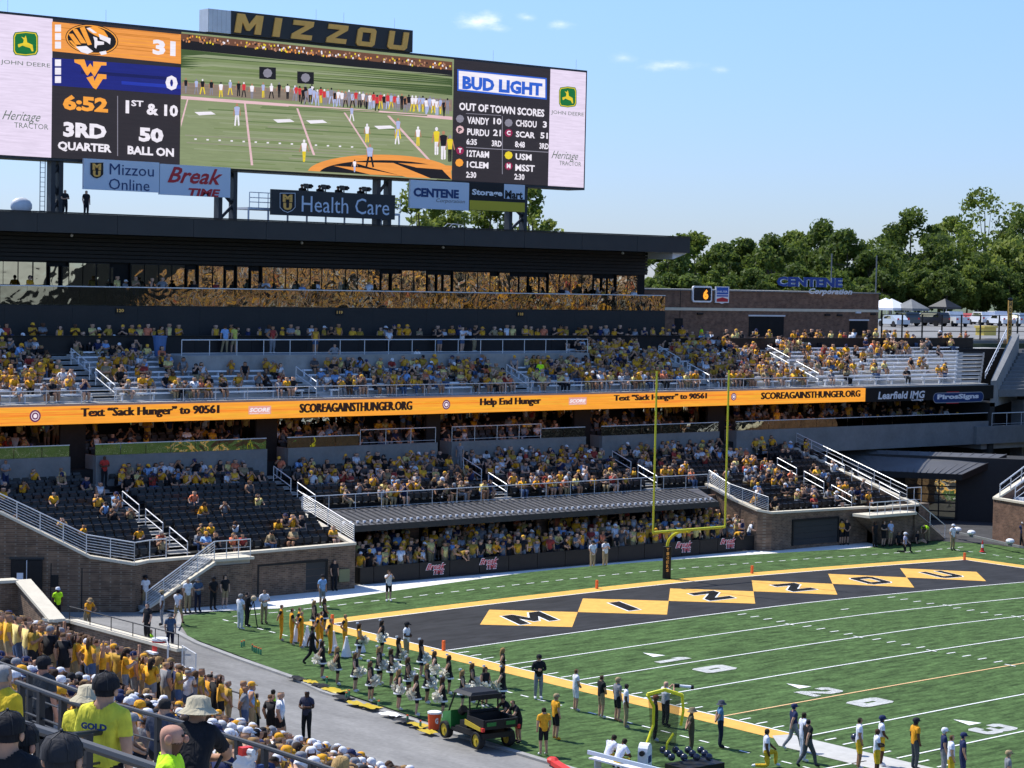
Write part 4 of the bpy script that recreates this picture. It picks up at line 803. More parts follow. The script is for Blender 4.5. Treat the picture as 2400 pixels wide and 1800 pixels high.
b1 = board('sponsor_sign', 'pale blue sign with a gold shield under the left of the scoreboard', SA, 620, 1400, 1172, 1178, M['signblue']); g = MB(); crest(g, SA, 717, 1262, 52, 62); put_text(g, 'Mizzou', sign_fn(SA, 812, 1292, 1210, 1140, ys), M['navy']); put_text(g, 'Online', sign_fn(SA, 806, 1402, 1320, 1108, ys), M['navy']); g.build('lettering', b1, kind='stuff')
b2 = board('sponsor_sign', 'pale sign with red script lettering under the left of the scoreboard', SA, 1183, 1440, 1212, 1705, M['signblue']); g = MB(); put_text(g, 'Break', sign_fn(SA, 1240, 1352, 1232, 1650, ys), M['red'], .02, .4); put_text(g, 'TIME', sign_fn(SA, 1395, 1450, 1392, 1632, ys), M['red'], .04, .2); g.build('lettering', b2, kind='stuff')
SB = (700, 0, 3.16)
b3 = board('sponsor_sign', 'dark sign with a gold shield and pale lettering under the middle of the scoreboard', SA, 2010, 1590, 1400, 2925, M['dark'], 35.0); g = MB(); crest(g, SA, 2130, 1500, 58, 72, 34.98); put_text(g, 'Health Care', sign_fn(SB, 22, 1568, 1448, 672, 34.98), M['signblue']); g.build('lettering', b3, kind='stuff')
b4 = board('sponsor_sign', 'pale sign with navy capitals under the right of the scoreboard', SB, 825, 1540, 1330, 1260, M['signblue']); g = MB(); put_text(g, 'CENTENE', sign_fn(SB, 850, 1455, 1388, 1187, ys), M['navy'], .05); put_text(g, 'Corporation', sign_fn(SB, 1018, 1505, 1468, 1232, ys), M['concd'], 0, .25); g.build('lettering', b4, kind='stuff')
b5 = board('sponsor_sign', 'black, white and yellow sign at the right end under the scoreboard', SB, 1265, 1555, 1350, 1675, M['black']); g = MB()
f = sign_fn(SB, 1265, 1548, 1482, 1675, ys); a, b = f(0, 0), f(1, 1); g.quad((a[0], ys, a[2]-.05), (b[0], ys, a[2]-.05), (b[0], ys, b[2]), (a[0], ys, b[2]), mat('olive_yellow', (.52, .42, .03), .5)); f = sign_fn(SB, 1520, 1470, 1362, 1675, ys); a, b = f(0, 0), f(1, 1); g.quad((a[0], ys, a[2]), (b[0], ys, a[2]), (b[0], ys, b[2]), (a[0], ys, b[2]), M['signblue'])
put_text(g, 'Storage', sign_fn(SB, 1283, 1455, 1398, 1510, ys-.01), M['shirtw'], .04); put_text(g, 'Mart', sign_fn(SB, 1528, 1470, 1408, 1660, ys-.01), M['black'], .04); g.build('lettering', b5, kind='stuff')
# roof things
ds = thing('satellite_dish', 'pale domed dish standing on the roof at the far left', 'dish', tuple(by(46, 447, 37)-np.array([0, 0, .3]))); MB().ball((0, 0, .35), .75, M['alu'], 12, 7, (1, .6, .75)).build('dish', ds, local=True, smooth=True); MB().box(-.6, .6, -.1, .4, -.6, .1, M['concd']).build('base', ds, local=True)
ld_ = thing('ladder', 'steel ladder beside the left scoreboard leg', 'ladder', (float(sx(95, 400)), Y+.2, 20.4)); g = MB()
for dx in (-.17, .17): MB().tube((dx, 0, 0), (dx, 0, 3.5), .03, M['concd'], 5).build('side_rail', ld_, local=True)
for k in range(11): MB().tube((-.17, 0, .3+k*.3), (.17, 0, .3+k*.3), .02, M['concd'], 4).build('rung', ld_, local=True)
cp = thing('camera_platform', 'pale steel camera platform with stair behind the dark middle sign', 'platform', (float(sx(560, 440)), 36, 20.4)); g = MB()
xa = float(by(525, 440, 37)[0]); xb = float(by(850, 460, 37)[0]); g.box(xa, xb, 36.2, 38.2, 21.35, 21.5, M['wsteel']); g.build('deck', cp)
for k in range(9): x = xa+(xb-xa)*k/8; MB().tube((x, 36.3, 20.4), (x, 36.3, 21.35), .07, M['wsteel']).build('leg', cp)
g = MB(); 
for z in (21.85, 22.15, 22.5): g.tube((xa, 36.2, z), (xb, 36.2, z), .03, M['wsteel'])
for k in range(18): x = xa+(xb-xa)*k/17; g.tube((x, 36.2, 21.5), (x, 36.2, 22.5), .03, M['wsteel'])
g.build('guard_rail', cp)
g = MB()
for dx in (0, .5): g.path([(float(by(945, 488, 38)[0])+dx, 38, 20.3), (float(by(968, 476, 38)[0])+dx, 38, 21.0), (float(by(990, 480, 38)[0])+dx, 38, 20.9), (float(by(990, 480, 38)[0])+dx, 38, 20.3)], .03, M['wsteel'])
tag(g.build('roof_hatch_rail'), 'white guard rail of a roof hatch below the right sponsor signs', 'railing')
# ------------------------------------------------------------------ brick building on the right
bb = thing('brick_building', 'low brick building with a pale stone band right of the black tower', 'building', (65, 36, 12)); YB = 33.6
x0 = float(by(1438, 660, YB)[0]); x1 = float(by(1470, 650, YB)[0]); x2 = float(by(1898, 660, YB)[0])
MB().box(x0-6, x2, YB, YB+12, 11.8, 14.88, BRICKD).build('wall', bb); MB().box(x0-6, x2, YB, YB+12, 15.1, 16.42, BRICKD).build('wall', bb); MB().box(x0-6, x2+.02, YB-.06, YB+12, 14.88, 15.1, M['cap']).build('stone_band', bb)
MB().box(x0-6, x2+.1, YB-.1, YB+12, 16.42, 16.52, M['concd']).build('coping', bb); MB().box(x1-.06, x1, YB-.02, YB-.001, 11.8, 16.4, M['black']).build('joint', bb)
cC = (1400, 400, 2.212)
for u0, v0, v1, u1, nm, lint in ((785, 840, 755, 967, 'service_door', 1), (1307, 835, 778, 1402, 'service_door', 1), (400, 830, 765, 443, 'door', 0)):
    f = sign_fn(cC, u0, v0, v1, u1, YB-.03); a, b = f(0, 0), f(1, 1); MB().box(a[0], b[0], YB-.03, YB-.002, a[2]-.3, b[2], M['pit']).build(nm, bb)
    if lint: MB().box(a[0]-.1, b[0]+.1, YB-.08, YB-.031, b[2], b[2]+.12, M['alu']).build('lintel', bb)
for u, v in ((535, 742), (1195, 748), (1258, 750), (1355, 735), (1432, 744)): p = by(*crop(*cC, u, v), YB-.1); MB().box(p[0]-.3, p[0]+.3, YB-.12, YB-.003, p[2]-.08, p[2]+.08, M['black'] if u not in (1355,) else M['alu']).build('wall_light', bb)
ck = thing('play_clock', 'square white framed clock with a glowing orange six on the brick building', 'clock', tuple(by(*crop(*cC, 542, 640), YB-.2))); f = sign_fn(cC, 493, 682, 597, 595, YB-.2); a, b = f(0, 0), f(1, 1)
def rrect(mb, x0_, x1_, z0_, z1_, y_, r_, m_): P = [(cx_+r_*math.cos(t), cz_+r_*math.sin(t)) for cx_, cz_, t0 in ((x1_-r_, z1_-r_, 0), (x0_+r_, z1_-r_, math.pi/2), (x0_+r_, z0_+r_, math.pi), (x1_-r_, z0_+r_, 1.5*math.pi)) for t in np.linspace(t0, t0+math.pi/2, 5)]; mb.prism(P, lambda u, v, w_: (u, y_+w_, v), m_, .12)
g = MB(); rrect(g, a[0], b[0], a[2], b[2], YB-.2, .2, M['shirtw']); g.build('frame', ck); g = MB(); rrect(g, a[0]+.13, b[0]-.13, a[2]+.13, b[2]-.13, YB-.215, .12, M['black']); g.build('face', ck)
g = MB(); put_text(g, '6', sign_fn(cC, 548, 668, 615, 576, YB-.24), led('clock_orange', (1, .35, .03), .9), .06); g.build('digit', ck)
sh = thing('wall_sign', 'blue, white and red shield-shaped sign beside the play clock', 'sign', tuple(by(*crop(*cC, 646, 640), YB-.2))); f = sign_fn(cC, 612, 690, 600, 683, YB-.15)
g = MB(); g.prism([(0, 0.06), (.3, .06), (.5, 0), (.7, .06), (1, .06), (1, 1), (0, 1)], lambda u, v, w_: (f(u, v)[0], YB-.15+w_, f(u, v)[2]), M['shirtw'], .1)
for P, m_ in (([(.08, .55), (.92, .55), (.92, .95), (.08, .95)], mat('sign_blue', (.03, .10, .42), .5)), ([(.08, .42), (.92, .42), (.92, .5), (.08, .5)], MATS['sign_blue']), ([(.08, .12), (.92, .12), (.92, .28), (.5, .38), (.08, .28)], M['red'])): g.prism(P, lambda u, v, w_: (f(u, v)[0], YB-.165+w_, f(u, v)[2]), m_, .01)
put_text(g, 'SHELTER', sign_fn(cC, 620, 632, 622, 675, YB-.17), M['shirtw'], .02); g.build('panel', sh)
ce = thing('rooftop_sign', 'raised blue letters on the brick building roof edge', 'sign', tuple(by(*crop(*cC, 1120, 600), YB-.3)))
for mm, dy, bo in ((M['signblue'], -.30, .09), (mat('letter_blue', (.03, .07, .28), .4), -.34, .045)): g = MB(); put_text(g, 'CENTENE', sign_fn(cC, 930, 600, 548, 1272, YB+dy), mm, bo); g.build('lettering', ce, kind='stuff')
g = MB(); put_text(g, 'Corporation', sign_fn(cC, 1095, 648, 608, 1322, YB-.3), M['alu'], .04, .25); g.build('lettering', ce, kind='stuff')
# ------------------------------------------------------------------ right corner of the stadium
rc = thing('corner_structure', 'grey concrete stadium corner with stairs at the far right edge', 'building', (80, 24, 5))
MB().hexa([(77.2, 20.9, 7.7), (77.9, 20.9, 7.7), (88.5, 27.0, 7.7), (87.5, 27.0, 7.7), (77.2, 20.9, 9.75), (77.9, 20.9, 9.75), (88.5, 27.0, 13.3), (87.5, 27.0, 13.3)], M['conc']).build('end_parapet', rc)
MB().box(77.2, 77.8, 20.9, 27, 4, 8.0, M['darkw']).build('wall', rc)
for k in range(12): MB().box(79+k*.9, 99, 21.5+k*.5, 22+k*.5, 8.4, 9.0+k*.27, M['concd']).build('stair_step', rc)
MB().box(75.4, 99, 20.7, 21.1, 4.75, 6.15, M['concd']).build('slab', rc); MB().box(76.5, 99, 21.1, 29, 4.3, 4.74, M['conc']).build('slab', rc)
for k in range(4): MB().box(78.5+5*k, 79.7+5*k, 22.5, 23.7, -.3, 8.0, M['concd']).build('column', rc)
MB().box(77.9, 100, 28, 28.4, -.4, 12, M['pit']).build('back_wall', rc)
railing('corner_railing', 'silver railing on the grey concrete slab at the far right', [(77.5, 20.9, 6.15), (98, 20.9, 6.15)], 1.0, 1, 1.8)
railing('parapet_railing', 'silver handrail climbing the end of the bleachers at the far right', [(77.0, 21.3, 9.9), (86.8, 27.0, 13.2)], .5, 1, 1.2, r=.03)
# diagonal entrance with awning and glazed garage door
A_, B_ = (64.0, 19.9), (69.4, 13.2); dv = Vector((B_[0]-A_[0], B_[1]-A_[1])).normalized(); nv = Vector((dv.y, -dv.x)) if Vector((dv.y, -dv.x)).dot(Vector((-1, -1))) > 0 else Vector((-dv.y, dv.x))
en = thing('corner_entrance', 'dark corner entrance with a glazed door below a seamed metal awning', 'building', (66, 17, -.3))
def dpt(t, off, z): return (A_[0]+dv.x*t-nv.x*off*-1, A_[1]+dv.y*t-nv.y*off*-1, z)
def dbox(t0, t1, o0, o1, z0, z1, m): return MB().hexa([dpt(t0, o1, z0), dpt(t1, o1, z0), dpt(t1, o0, z0), dpt(t0, o0, z0), dpt(t0, o1, z1), dpt(t1, o1, z1), dpt(t1, o0, z1), dpt(t0, o0, z1)], m)
dbox(-9, 12, -3.5, 0, -.4, 4.4, M['darkw']).build('wall', en)
pt = lambda px, py: (lambda p: (((p[0]-A_[0])*dv.x+(p[1]-A_[1])*dv.y), p[2]))(bp(px, py, A_, B_))
t0_, zt = pt(1955, 1012); t1_, zb = pt(2064, 1120); zb = -.3
dbox(t0_-.15, t1_+.15, .0, .05, zb, zt+.15, M['black']).build('door_frame', en)
for i in range(3):
    for k in range(6):
        ta = t0_+(t1_-t0_)*i/3; tb = t0_+(t1_-t0_)*(i+1)/3; za = zb+(zt-zb)*k/6; zc = zb+(zt-zb)*(k+1)/6
        dbox(ta+.05, tb-.05, .051, .07, za+.05, zc-.05, M['glass']).build('door_pane', en)
ta, _ = pt(1860, 1000); tb, _ = pt(2080, 1000)
g = MB(); z0a, z1a = 3.25, 4.65
g.add([dpt(ta, 2.2, z0a+.1), dpt(tb, 1.6, z0a), dpt(tb+3.2, -1.2, z1a), dpt(ta-3.0, -.8, z1a)], [(0, 1, 2, 3)], M['roof']); g.add([dpt(ta, 2.2, z0a-.35), dpt(tb, 1.6, z0a-.45), dpt(tb, 1.6, z0a), dpt(ta, 2.2, z0a+.1)], [(0, 1, 2, 3)], M['black']); g.add([dpt(tb, 1.6, z0a-.45), dpt(tb+3.2, -1.2, z1a-.5), dpt(tb+3.2, -1.2, z1a), dpt(tb, 1.6, z0a)], [(0, 1, 2, 3)], M['black']); g.add([dpt(ta, 2.2, z0a-.35), dpt(ta-3.0, -.8, z1a-.5), dpt(ta-3.0, -.8, z1a), dpt(ta, 2.2, z0a+.1)], [(0, 1, 2, 3)], M['black'])
g.build('awning', en)
for k in range(18):
    s_ = k/17; p = Vector(dpt(ta+(tb-ta)*s_, 2.2-.6*s_, z0a+.1-.1*s_+.02)); q = Vector(dpt(ta-3+(tb+6.2-ta)*s_, -.8-.4*s_, z1a+.02)); MB().tube(p, q, .035, M['roof'], 4).build('seam', en)
railing('ramp_railing', 'grey panel ramp beside the dark corner entrance at the right', [(68.9, 12.9, -.3), (73.0, 8.5, .9)], 1.1, 3, 1.0)
# west stand with its brick front
ws = thing('side_grandstand', 'brick-fronted side grandstand with aluminium steps at the right edge', 'grandstand', (60, 0, -.3))
wall('brick_wall', [(58.6, 5.6), (57.6, 2.0), (57.4, -140)], [2.6, 2.6, 2.6], BRICKD, ws); wall('brick_wall', [(76, 6.2), (58.6, 5.6)], [8.8, 2.6], BRICKD, ws)
for k in range(34): MB().box(58.8+k*.8, 59.6+k*.8, -140, 5.3, 1.5+k*.34, 2.0+k*.34, M['alu'] if k < 3 else M['stepd']).build('step', ws)
railing('stair_railing', 'white stair railing above the brick wall at the right edge', [(58.9, 5.3, 2.6), (72, 5.6, 8.2)], 1.0, 2, 1.3, r=.04)
railing('stair_railing', 'second white stair railing above the brick wall at the right edge', [(58.9, 4.0, 2.6), (72, 4.0, 8.2)], 1.0, 2, 1.3, r=.04)
for k in range(26): MB().box(86+k*.8, 86.8+k*.8, -140, 14, 10+k*.5, 13.3+k*.5, M['stepd']).build('upper_step', ws)
MB().box(106.8, 107.5, -140, 14, 1, 31, M['darkw']).build('press_box_wall', ws)
tag(MB().hexa([(-140, -190, -1), (90, -190, -1), (90, -150, -1), (-140, -150, -1), (-140, -190, 17), (90, -190, 17), (90, -150, 1), (-140, -150, 1)], M['conc']).build('north_bank'), kind='structure')
# ------------------------------------------------------------------ trees, cars and tents beyond the stand
def leaf_mat(name, c, c2):
    m = bpy.data.materials.new(name); m.use_nodes = True; t = m.node_tree; b = t.nodes['Principled BSDF']; b.inputs['Roughness'].default_value = .6; b.inputs['Specular IOR Level'].default_value = .25
    g = t.nodes.new('ShaderNodeNewGeometry'); n = t.nodes.new('ShaderNodeTexNoise'); n.inputs['Scale'].default_value = .35; n.inputs['Detail'].default_value = 5; t.links.new(g.outputs['Position'], n.inputs['Vector'])
    r = t.nodes.new('ShaderNodeMapRange'); r.inputs['From Min'].default_value = .35; r.inputs['From Max'].default_value = .65; t.links.new(n.outputs[0], r.inputs['Value'])
    mx_ = t.nodes.new('ShaderNodeMix'); mx_.data_type = 'RGBA'; t.links.new(r.outputs[0], mx_.inputs[0]); mx_.inputs[6].default_value = (*c, 1); mx_.inputs[7].default_value = (*c2, 1); t.links.new(mx_.outputs[2], b.inputs['Base Color'])
    b.inputs['Transmission Weight'].default_value = 0
    tl = t.nodes.new('ShaderNodeBsdfTranslucent'); t.links.new(mx_.outputs[2], tl.inputs['Color']); ms = t.nodes.new('ShaderNodeMixShader'); ms.inputs[0].default_value = .5; o = t.nodes['Material Output']; t.links.new(b.outputs[0], ms.inputs[1]); t.links.new(tl.outputs[0], ms.inputs[2]); t.links.new(ms.outputs[0], o.inputs[0]); return m
LEAF = [leaf_mat('leaf_dark', (.07, .105, .02), (.14, .19, .035)), leaf_mat('leaf_mid', (.10, .145, .022), (.20, .25, .045)), leaf_mat('leaf_pale', (.15, .20, .03), (.27, .31, .07))]
def crown_mesh(seed, rad_, hgt, nclump, nleaf, lm, size=.42, open_=0):
    rn = np.random.RandomState(seed); V = []; F = []
    cl = []
    for k in range(nclump):
        u = rn.normal(size=3); u /= np.linalg.norm(u); r = rn.uniform(.35, 1)**.6; z = (u[2]*.5+.5)
        prof = (1.0-.55*max(0, (z-.45)/.55)**1.6)*(.75+.25*min(1, z/.3))
        cl.append((u[0]*r*rad_*prof, u[1]*r*rad_*prof, z*hgt*(.82+.25*r), rn.uniform(.5, 1.25)*rad_*.30))
    nl = nleaf//nclump
    for cx, cy, cz, cr in cl:
        d = rn.normal(size=(nl, 3)); d /= np.linalg.norm(d, axis=1)[:, None]; rr_ = cr*rn.uniform(.55, 1.08, (nl, 1)); p = d*rr_*np.array([1, 1, .75])+np.array([cx, cy, cz])
        a = rn.normal(size=(nl, 3))+d*1.2; a /= np.linalg.norm(a, axis=1)[:, None]; t = np.cross(a, rn.normal(size=(nl, 3))); t /= np.linalg.norm(t, axis=1)[:, None]; b = np.cross(a, t); s = size*rn.uniform(.5, 1.2, (nl, 1))
        for q in (p+t*s, p+b*s*.6, p-t*s, p-b*s*.6): V.append(q)
    V = np.stack(V, 0)
    out_ = []
    n_ = len(V)//4
    for k in range(n_): out_.append(np.stack(V[4*k:4*k+4], 1).reshape(-1, 3))
    VV = np.concatenate(out_); nf = len(VV)//4; me = bpy.data.meshes.new('crown'); me.from_pydata(VV.tolist(), [], [(4*i, 4*i+1, 4*i+2, 4*i+3) for i in range(nf)]); me.materials.append(lm); return me, cl
CR = {}
def tree(px_, top_py, Y_, wpx, kind, label, zb=12.3, trunk=.28, seed=0, open_=False):
    if Y_ > 70: Y_ *= 1.45
    b = by(px_, 600, Y_); zt = by(px_, top_py, Y_)[2]; H = zt-zb; d = math.hypot(b[0]-CAMP[0], Y_-CAMP[1]); wr = wpx*KP/FPX*d/2
    t = thing('tree', label, 'tree', (b[0], Y_, zb), group='trees beyond the stadium')
    key = (kind, seed % 3)
    ch = H*(.72 if not open_ else .62)
    nc = int((46 if not open_ else 26)*max(.7, min(2.2, ch/wr*.6))); me, cl = crown_mesh(seed*7+kind, wr, ch, nc, 6000 if not open_ else 2600, LEAF[kind], .19+.035*wr)
    o = link('crown', me, t, (0, 0, H-ch), R.random()*6)
    g = MB(); g.tube((0, 0, 0), (.2, 0, H*.5), trunk, M['bark'], 8, trunk*.6); g.tube((.2, 0, H*.5), (0, .2, H*.85), trunk*.6, M['bark'], 6, trunk*.2)
    for k in range(9):
        c = cl[k*3]; a = o.rotation_euler[2]; x = (c[0]*math.cos(a)-c[1]*math.sin(a))*.9; y = (c[0]*math.sin(a)+c[1]*math.cos(a))*.9; g.tube((.1, 0, H*(.25+.05*k)), (x, y, H-ch+c[2]), trunk*.35, M['bark'], 5, trunk*.08)
    g.build('trunk', t, local=True); return t
ORD = ['first', 'second', 'third', 'fourth', 'fifth', 'sixth', 'seventh', 'eighth', 'ninth', 'tenth', 'eleventh', 'twelfth', 'thirteenth', 'fourteenth', 'fifteenth', 'sixteenth', 'seventeenth', 'eighteenth', 'nineteenth', 'twentieth', 'twenty-first']
TL = [(1440, 525, 92, 130, 0, 'dark round tree just right of the black tower roof'), (1500, 512, 100, 150, 1, 'mid green tree rising beside the tower roof end'), (1560, 540, 90, 140, 0, 'low dark tree above the play clock'), (1610, 528, 98, 130, 0, 'dark tree between the play clock and the blue rooftop letters'),
 (1665, 520, 88, 140, 0, 'dark bushy tree behind the left end of the blue rooftop letters'), (1718, 505, 104, 130, 1, 'taller pale-topped tree behind the blue rooftop letters'), (1772, 492, 96, 150, 0, 'tall dark tree behind the blue rooftop letters'), (1830, 512, 88, 150, 0, 'broad dark tree at the right end of the brick building'),
 (1885, 545, 84, 130, 0, 'low dark tree behind the light pole'), (1925, 500, 104, 120, 1, 'mid green tree right of the light pole'), (1965, 468, 92, 170, 0, 'big round dark tree standing high at the right'), (2030, 530, 84, 140, 0, 'dark tree above the grey tent'),
 (2055, 480, 108, 130, 2, 'yellow-green tree between the two tallest trees'), (2125, 416, 96, 185, 1, 'tallest tree with an open uneven crown at the right'), (2110, 560, 80, 150, 0, 'low dark tree at the foot of the tallest tree'), (2185, 535, 84, 190, 2, 'pale green spreading tree at the right edge'), (2200, 470, 112, 120, 0, 'dark tree peeking behind the right edge'), (2235, 560, 82, 150, 0, 'dark tree cut by the right edge')]
for k, (px_, tp, Y_, w_, kd, lb) in enumerate(TL): tree(px_, tp, Y_, w_, kd, lb, seed=k, open_=(px_ == 2125))
for k, px_ in enumerate(range(1400, 2280, 46)): tree(px_, 600+R.randint(-18, 12), 76+R.random()*5, 100, 0 if k % 3 else 1, 'low bushy tree at the edge of the parking lot, %s from the left' % ORD[k], seed=k+40, trunk=.15)
for k, (px_, tp, Y_, w_, kd, lb) in enumerate(((905, 400, 62, 150, 2, 'sunlit tree seen below the scoreboard, left of the pale navy sign'), (980, 445, 58, 120, 2, 'sunlit tree behind the pale navy sign'), (1050, 440, 64, 150, 1, 'sunlit tree behind the yellow and black sign'), (1150, 405, 60, 120, 2, 'sunlit tree poking out right of the scoreboard leg'))): tree(px_, tp, Y_, w_, kd, lb, zb=9, seed=k+80, open_=True)
for px_, pt_, pb_, lb in ((1797, 548, 610, 'thin grey light pole rising behind the brick building'), (1894, 552, 625, 'thin grey light pole at the end of the brick building')):
    a = by(px_, pt_, 50); tag(MB().tube((a[0], 50, 12.3), (a[0], 50, a[2]), .07, M['concd']).build('light_pole'), lb, 'pole')
# parking lot slab, fence, tents, vehicles
struct('parking_lot', MB().box(70, 330, 34.5, 118, 12.31, 12.36, M['asph']))
fn = thing('black_fence', 'tall black mesh fence on posts in front of the parked cars', 'fence', (83, 33, 12))
xa, xb = float(by(1905, 690, 33.2)[0]), 104
n = 10
for k in range(n+1): x = xa+(xb-xa)*k/n; MB().box(x-.05, x+.05, 33.15, 33.25, 12, 14.75, M['black']).build('post', fn)
for z in (14.7, 13.3, 12.6): MB().box(xa, xb, 33.18, 33.22, z-.03, z+.03, M['black']).build('rail', fn)
MB().box(xa, xb, 31.6, 31.9, 11.9, 12.6, M['concd']).build('plinth', fn)
def tent(px_, Y_, w_, m_, label, ztop=None):
    p = by(px_, 700, Y_); t = thing('canopy_tent', label, 'tent', (p[0], Y_, 12.36)); g = MB(); h = w_/2; z0, z1 = 2.1, 3.25
    g.add([(-h, -h, z0), (h, -h, z0), (h, h, z0), (-h, h, z0), (0, 0, z1), (-h, -h, z0-.3), (h, -h, z0-.3), (h, h, z0-.3), (-h, h, z0-.3)], [(0, 1, 4), (1, 2, 4), (2, 3, 4), (3, 0, 4), (0, 5, 6, 1), (1, 6, 7, 2), (2, 7, 8, 3), (3, 8, 5, 0)], m_); g.build('canopy', t, local=True)
    for sx_ in (-1, 1):
        for sy in (-1, 1): MB().tube((sx_*h*.97, sy*h*.97, 0), (sx_*h*.97, sy*h*.97, z0), .03, M['alu'], 5).build('leg', t, local=True)
tent(1925, 92, 3.6, M['shirtw'], 'white canopy tent beside the brick building'); tent(1967, 90, 3.2, M['concd'], 'grey pointed canopy tent in front of the trees'); tent(1912, 104, 3.6, M['shirtw'], 'far white canopy tent behind the nearer white one'); tent(2040, 108, 3.2, M['raild'], 'black canopy tent behind the parked cars')
def vehicle(px_, Y_, rz, kind, colr, label):
    p = by(px_, 700, Y_); t = thing('parked_'+('pickup' if kind == 'pickup' else 'car'), label, 'pickup truck' if kind == 'pickup' else 'car', (p[0], Y_, 12.36), rz, 'vehicles parked beyond the fence'); cm = mat('car_paint_%s' % '_'.join(str(int(c*100)) for c in colr), colr, .3, .6)
    if kind == 'pickup': prof = [(-2.7, .45), (2.7, .45), (2.75, 1.05), (1.5, 1.15), (1.0, 1.8), (-.4, 1.85), (-.6, 1.2), (-2.7, 1.2)]
    elif kind == 'suv': prof = [(-2.3, .4), (2.3, .4), (2.3, .95), (1.35, 1.1), (.7, 1.7), (-2.0, 1.72), (-2.3, 1.1)]
    else: prof = [(-2.2, .35), (2.2, .35), (2.2, .8), (1.2, .92), (.5, 1.4), (-1.0, 1.42), (-1.7, .98), (-2.2, .9)]
    g = MB(); g.prism(prof, lambda u, v, w_: (u, w_-.88, v), cm, 1.76); g.build('body', t, local=True)
    zs = prof[3][1]; zt = prof[4][1]; xw0, xw1 = prof[5][0]+.15, prof[4][0]-.02
    for s in (-1, 1): MB().add([(xw0, s*.89, zs+.05), (xw1+.35, s*.89, zs+.05), (xw1, s*.885, zt-.12), (xw0+.1, s*.885, zt-.12)], [(0, 1, 2, 3)], M['glass']).build('side_window', t, local=True)
    MB().box(prof[4][0]-.1, prof[3][0]-.1, -.7, .7, zs+.02, zs+.05, M['black']).build('windscreen_base', t, local=True)
    for x in (-1.45, 1.5):
        for s in (-1, 1):
            g = MB(); n_ = 14; vs = [(x+.36*math.cos(i*2*math.pi/n_), s*.80+w_, .36+.36*math.sin(i*2*math.pi/n_)) for w_ in (-.12, .12) for i in range(n_)]; g.add(vs, [(i, (i+1) % n_, n_+(i+1) % n_, n_+i) for i in range(n_)]+[tuple(range(n_))[::-1], tuple(range(n_, 2*n_))], M['tyre']); wv = g.build('wheel', t, local=True)
    for s in (-1, 1): MB().box(prof[0][0]-.02, prof[0][0]+.02, s*.7-.12, s*.7+.12, .85, 1.05, M['redplastic']).build('tail_light', t, local=True)
cars = [(1955, 50, .3, 'suv', (.06, .07, .08), 'dark suv parked beside the grey tent'), (2010, 50, 1.2, 'suv', (.02, .02, .025), 'black suv facing the fence left of the silver pickup'), (2062, 48.5, .1, 'pickup', (.62, .64, .66), 'silver pickup truck with a red tail light behind the fence'), (2035, 57, .2, 'car', (.6, .6, .6), 'white car behind the silver pickup'), (2120, 56, .15, 'suv', (.75, .75, .76), 'white van-like suv behind the yellow box'), (2160, 52, .4, 'car', (.7, .72, .75), 'white car right of the yellow box'), (2200, 50, .2, 'suv', (.45, .5, .55), 'pale grey suv at the right edge'), (2085, 63, 0, 'car', (.5, .1, .08), 'dark red car in the far row'), (1990, 60, 0, 'car', (.6, .62, .65), 'silver car in the far row'), (2150, 64, 0, 'suv', (.65, .66, .7), 'silver suv in the far row'), (1930, 46, .5, 'car', (.5, .55, .6), 'pale car half hidden by the white tent'), (2225, 60, 0, 'car', (.7, .7, .7), 'white car cut by the right edge')]
for c in cars: vehicle(c[0], c[1]+36, rad(58)+c[2]*.5, *c[3:])
p = by(2130, 706, 42); yb = thing('equipment_box', 'yellow vending cart box behind the black fence', 'box', (p[0], 42, 12.36)); g = MB(); g.hexa([(-.9, -.5, .3), (.9, -.5, .3), (.9, .5, .3), (-.9, .5, .3), (-.9, -.5, 1.0), (.9, -.5, 1.0), (.9, .5, 1.0), (-.9, .5, 1.0)], mat('cart_yellow', (.75, .55, .12), .6)); g.build('body', yb, local=True); MB().box(-1.0, 1.0, -.6, .6, 1.01, 1.2, MATS['cart_yellow']).build('lid', yb, local=True)
p = by(2181, 700, 31.0); hd = thing('vertical_banner', 'tall vertical black banner with golden letters at the right end of the fence', 'banner', (p[0], 31.0, 12)); MB().box(-.28, .28, -.03, .03, .3, 4.1, M['mgold']).build('panel', hd, local=True); MB().ball((0, 0, 4.15), .32, M['black'], 10, 6, (1, .4, .5)).build('top', hd, local=True)
g = MB()
for k, ch in enumerate('HOTDOG'): put_text(g, ch, lambda u, v, k=k: (-.16+.32*u, -.04, 3.55-k*.5+(.0 if k < 3 else -.4)+.38*v), M['black'], .05)
g.build('lettering', hd, local=True); MB().ball((0, -.05, 2.2), .3, mat('bun', (.45, .2, .07), .7), 10, 6, (1, .3, .55)).build('emblem', hd, local=True)
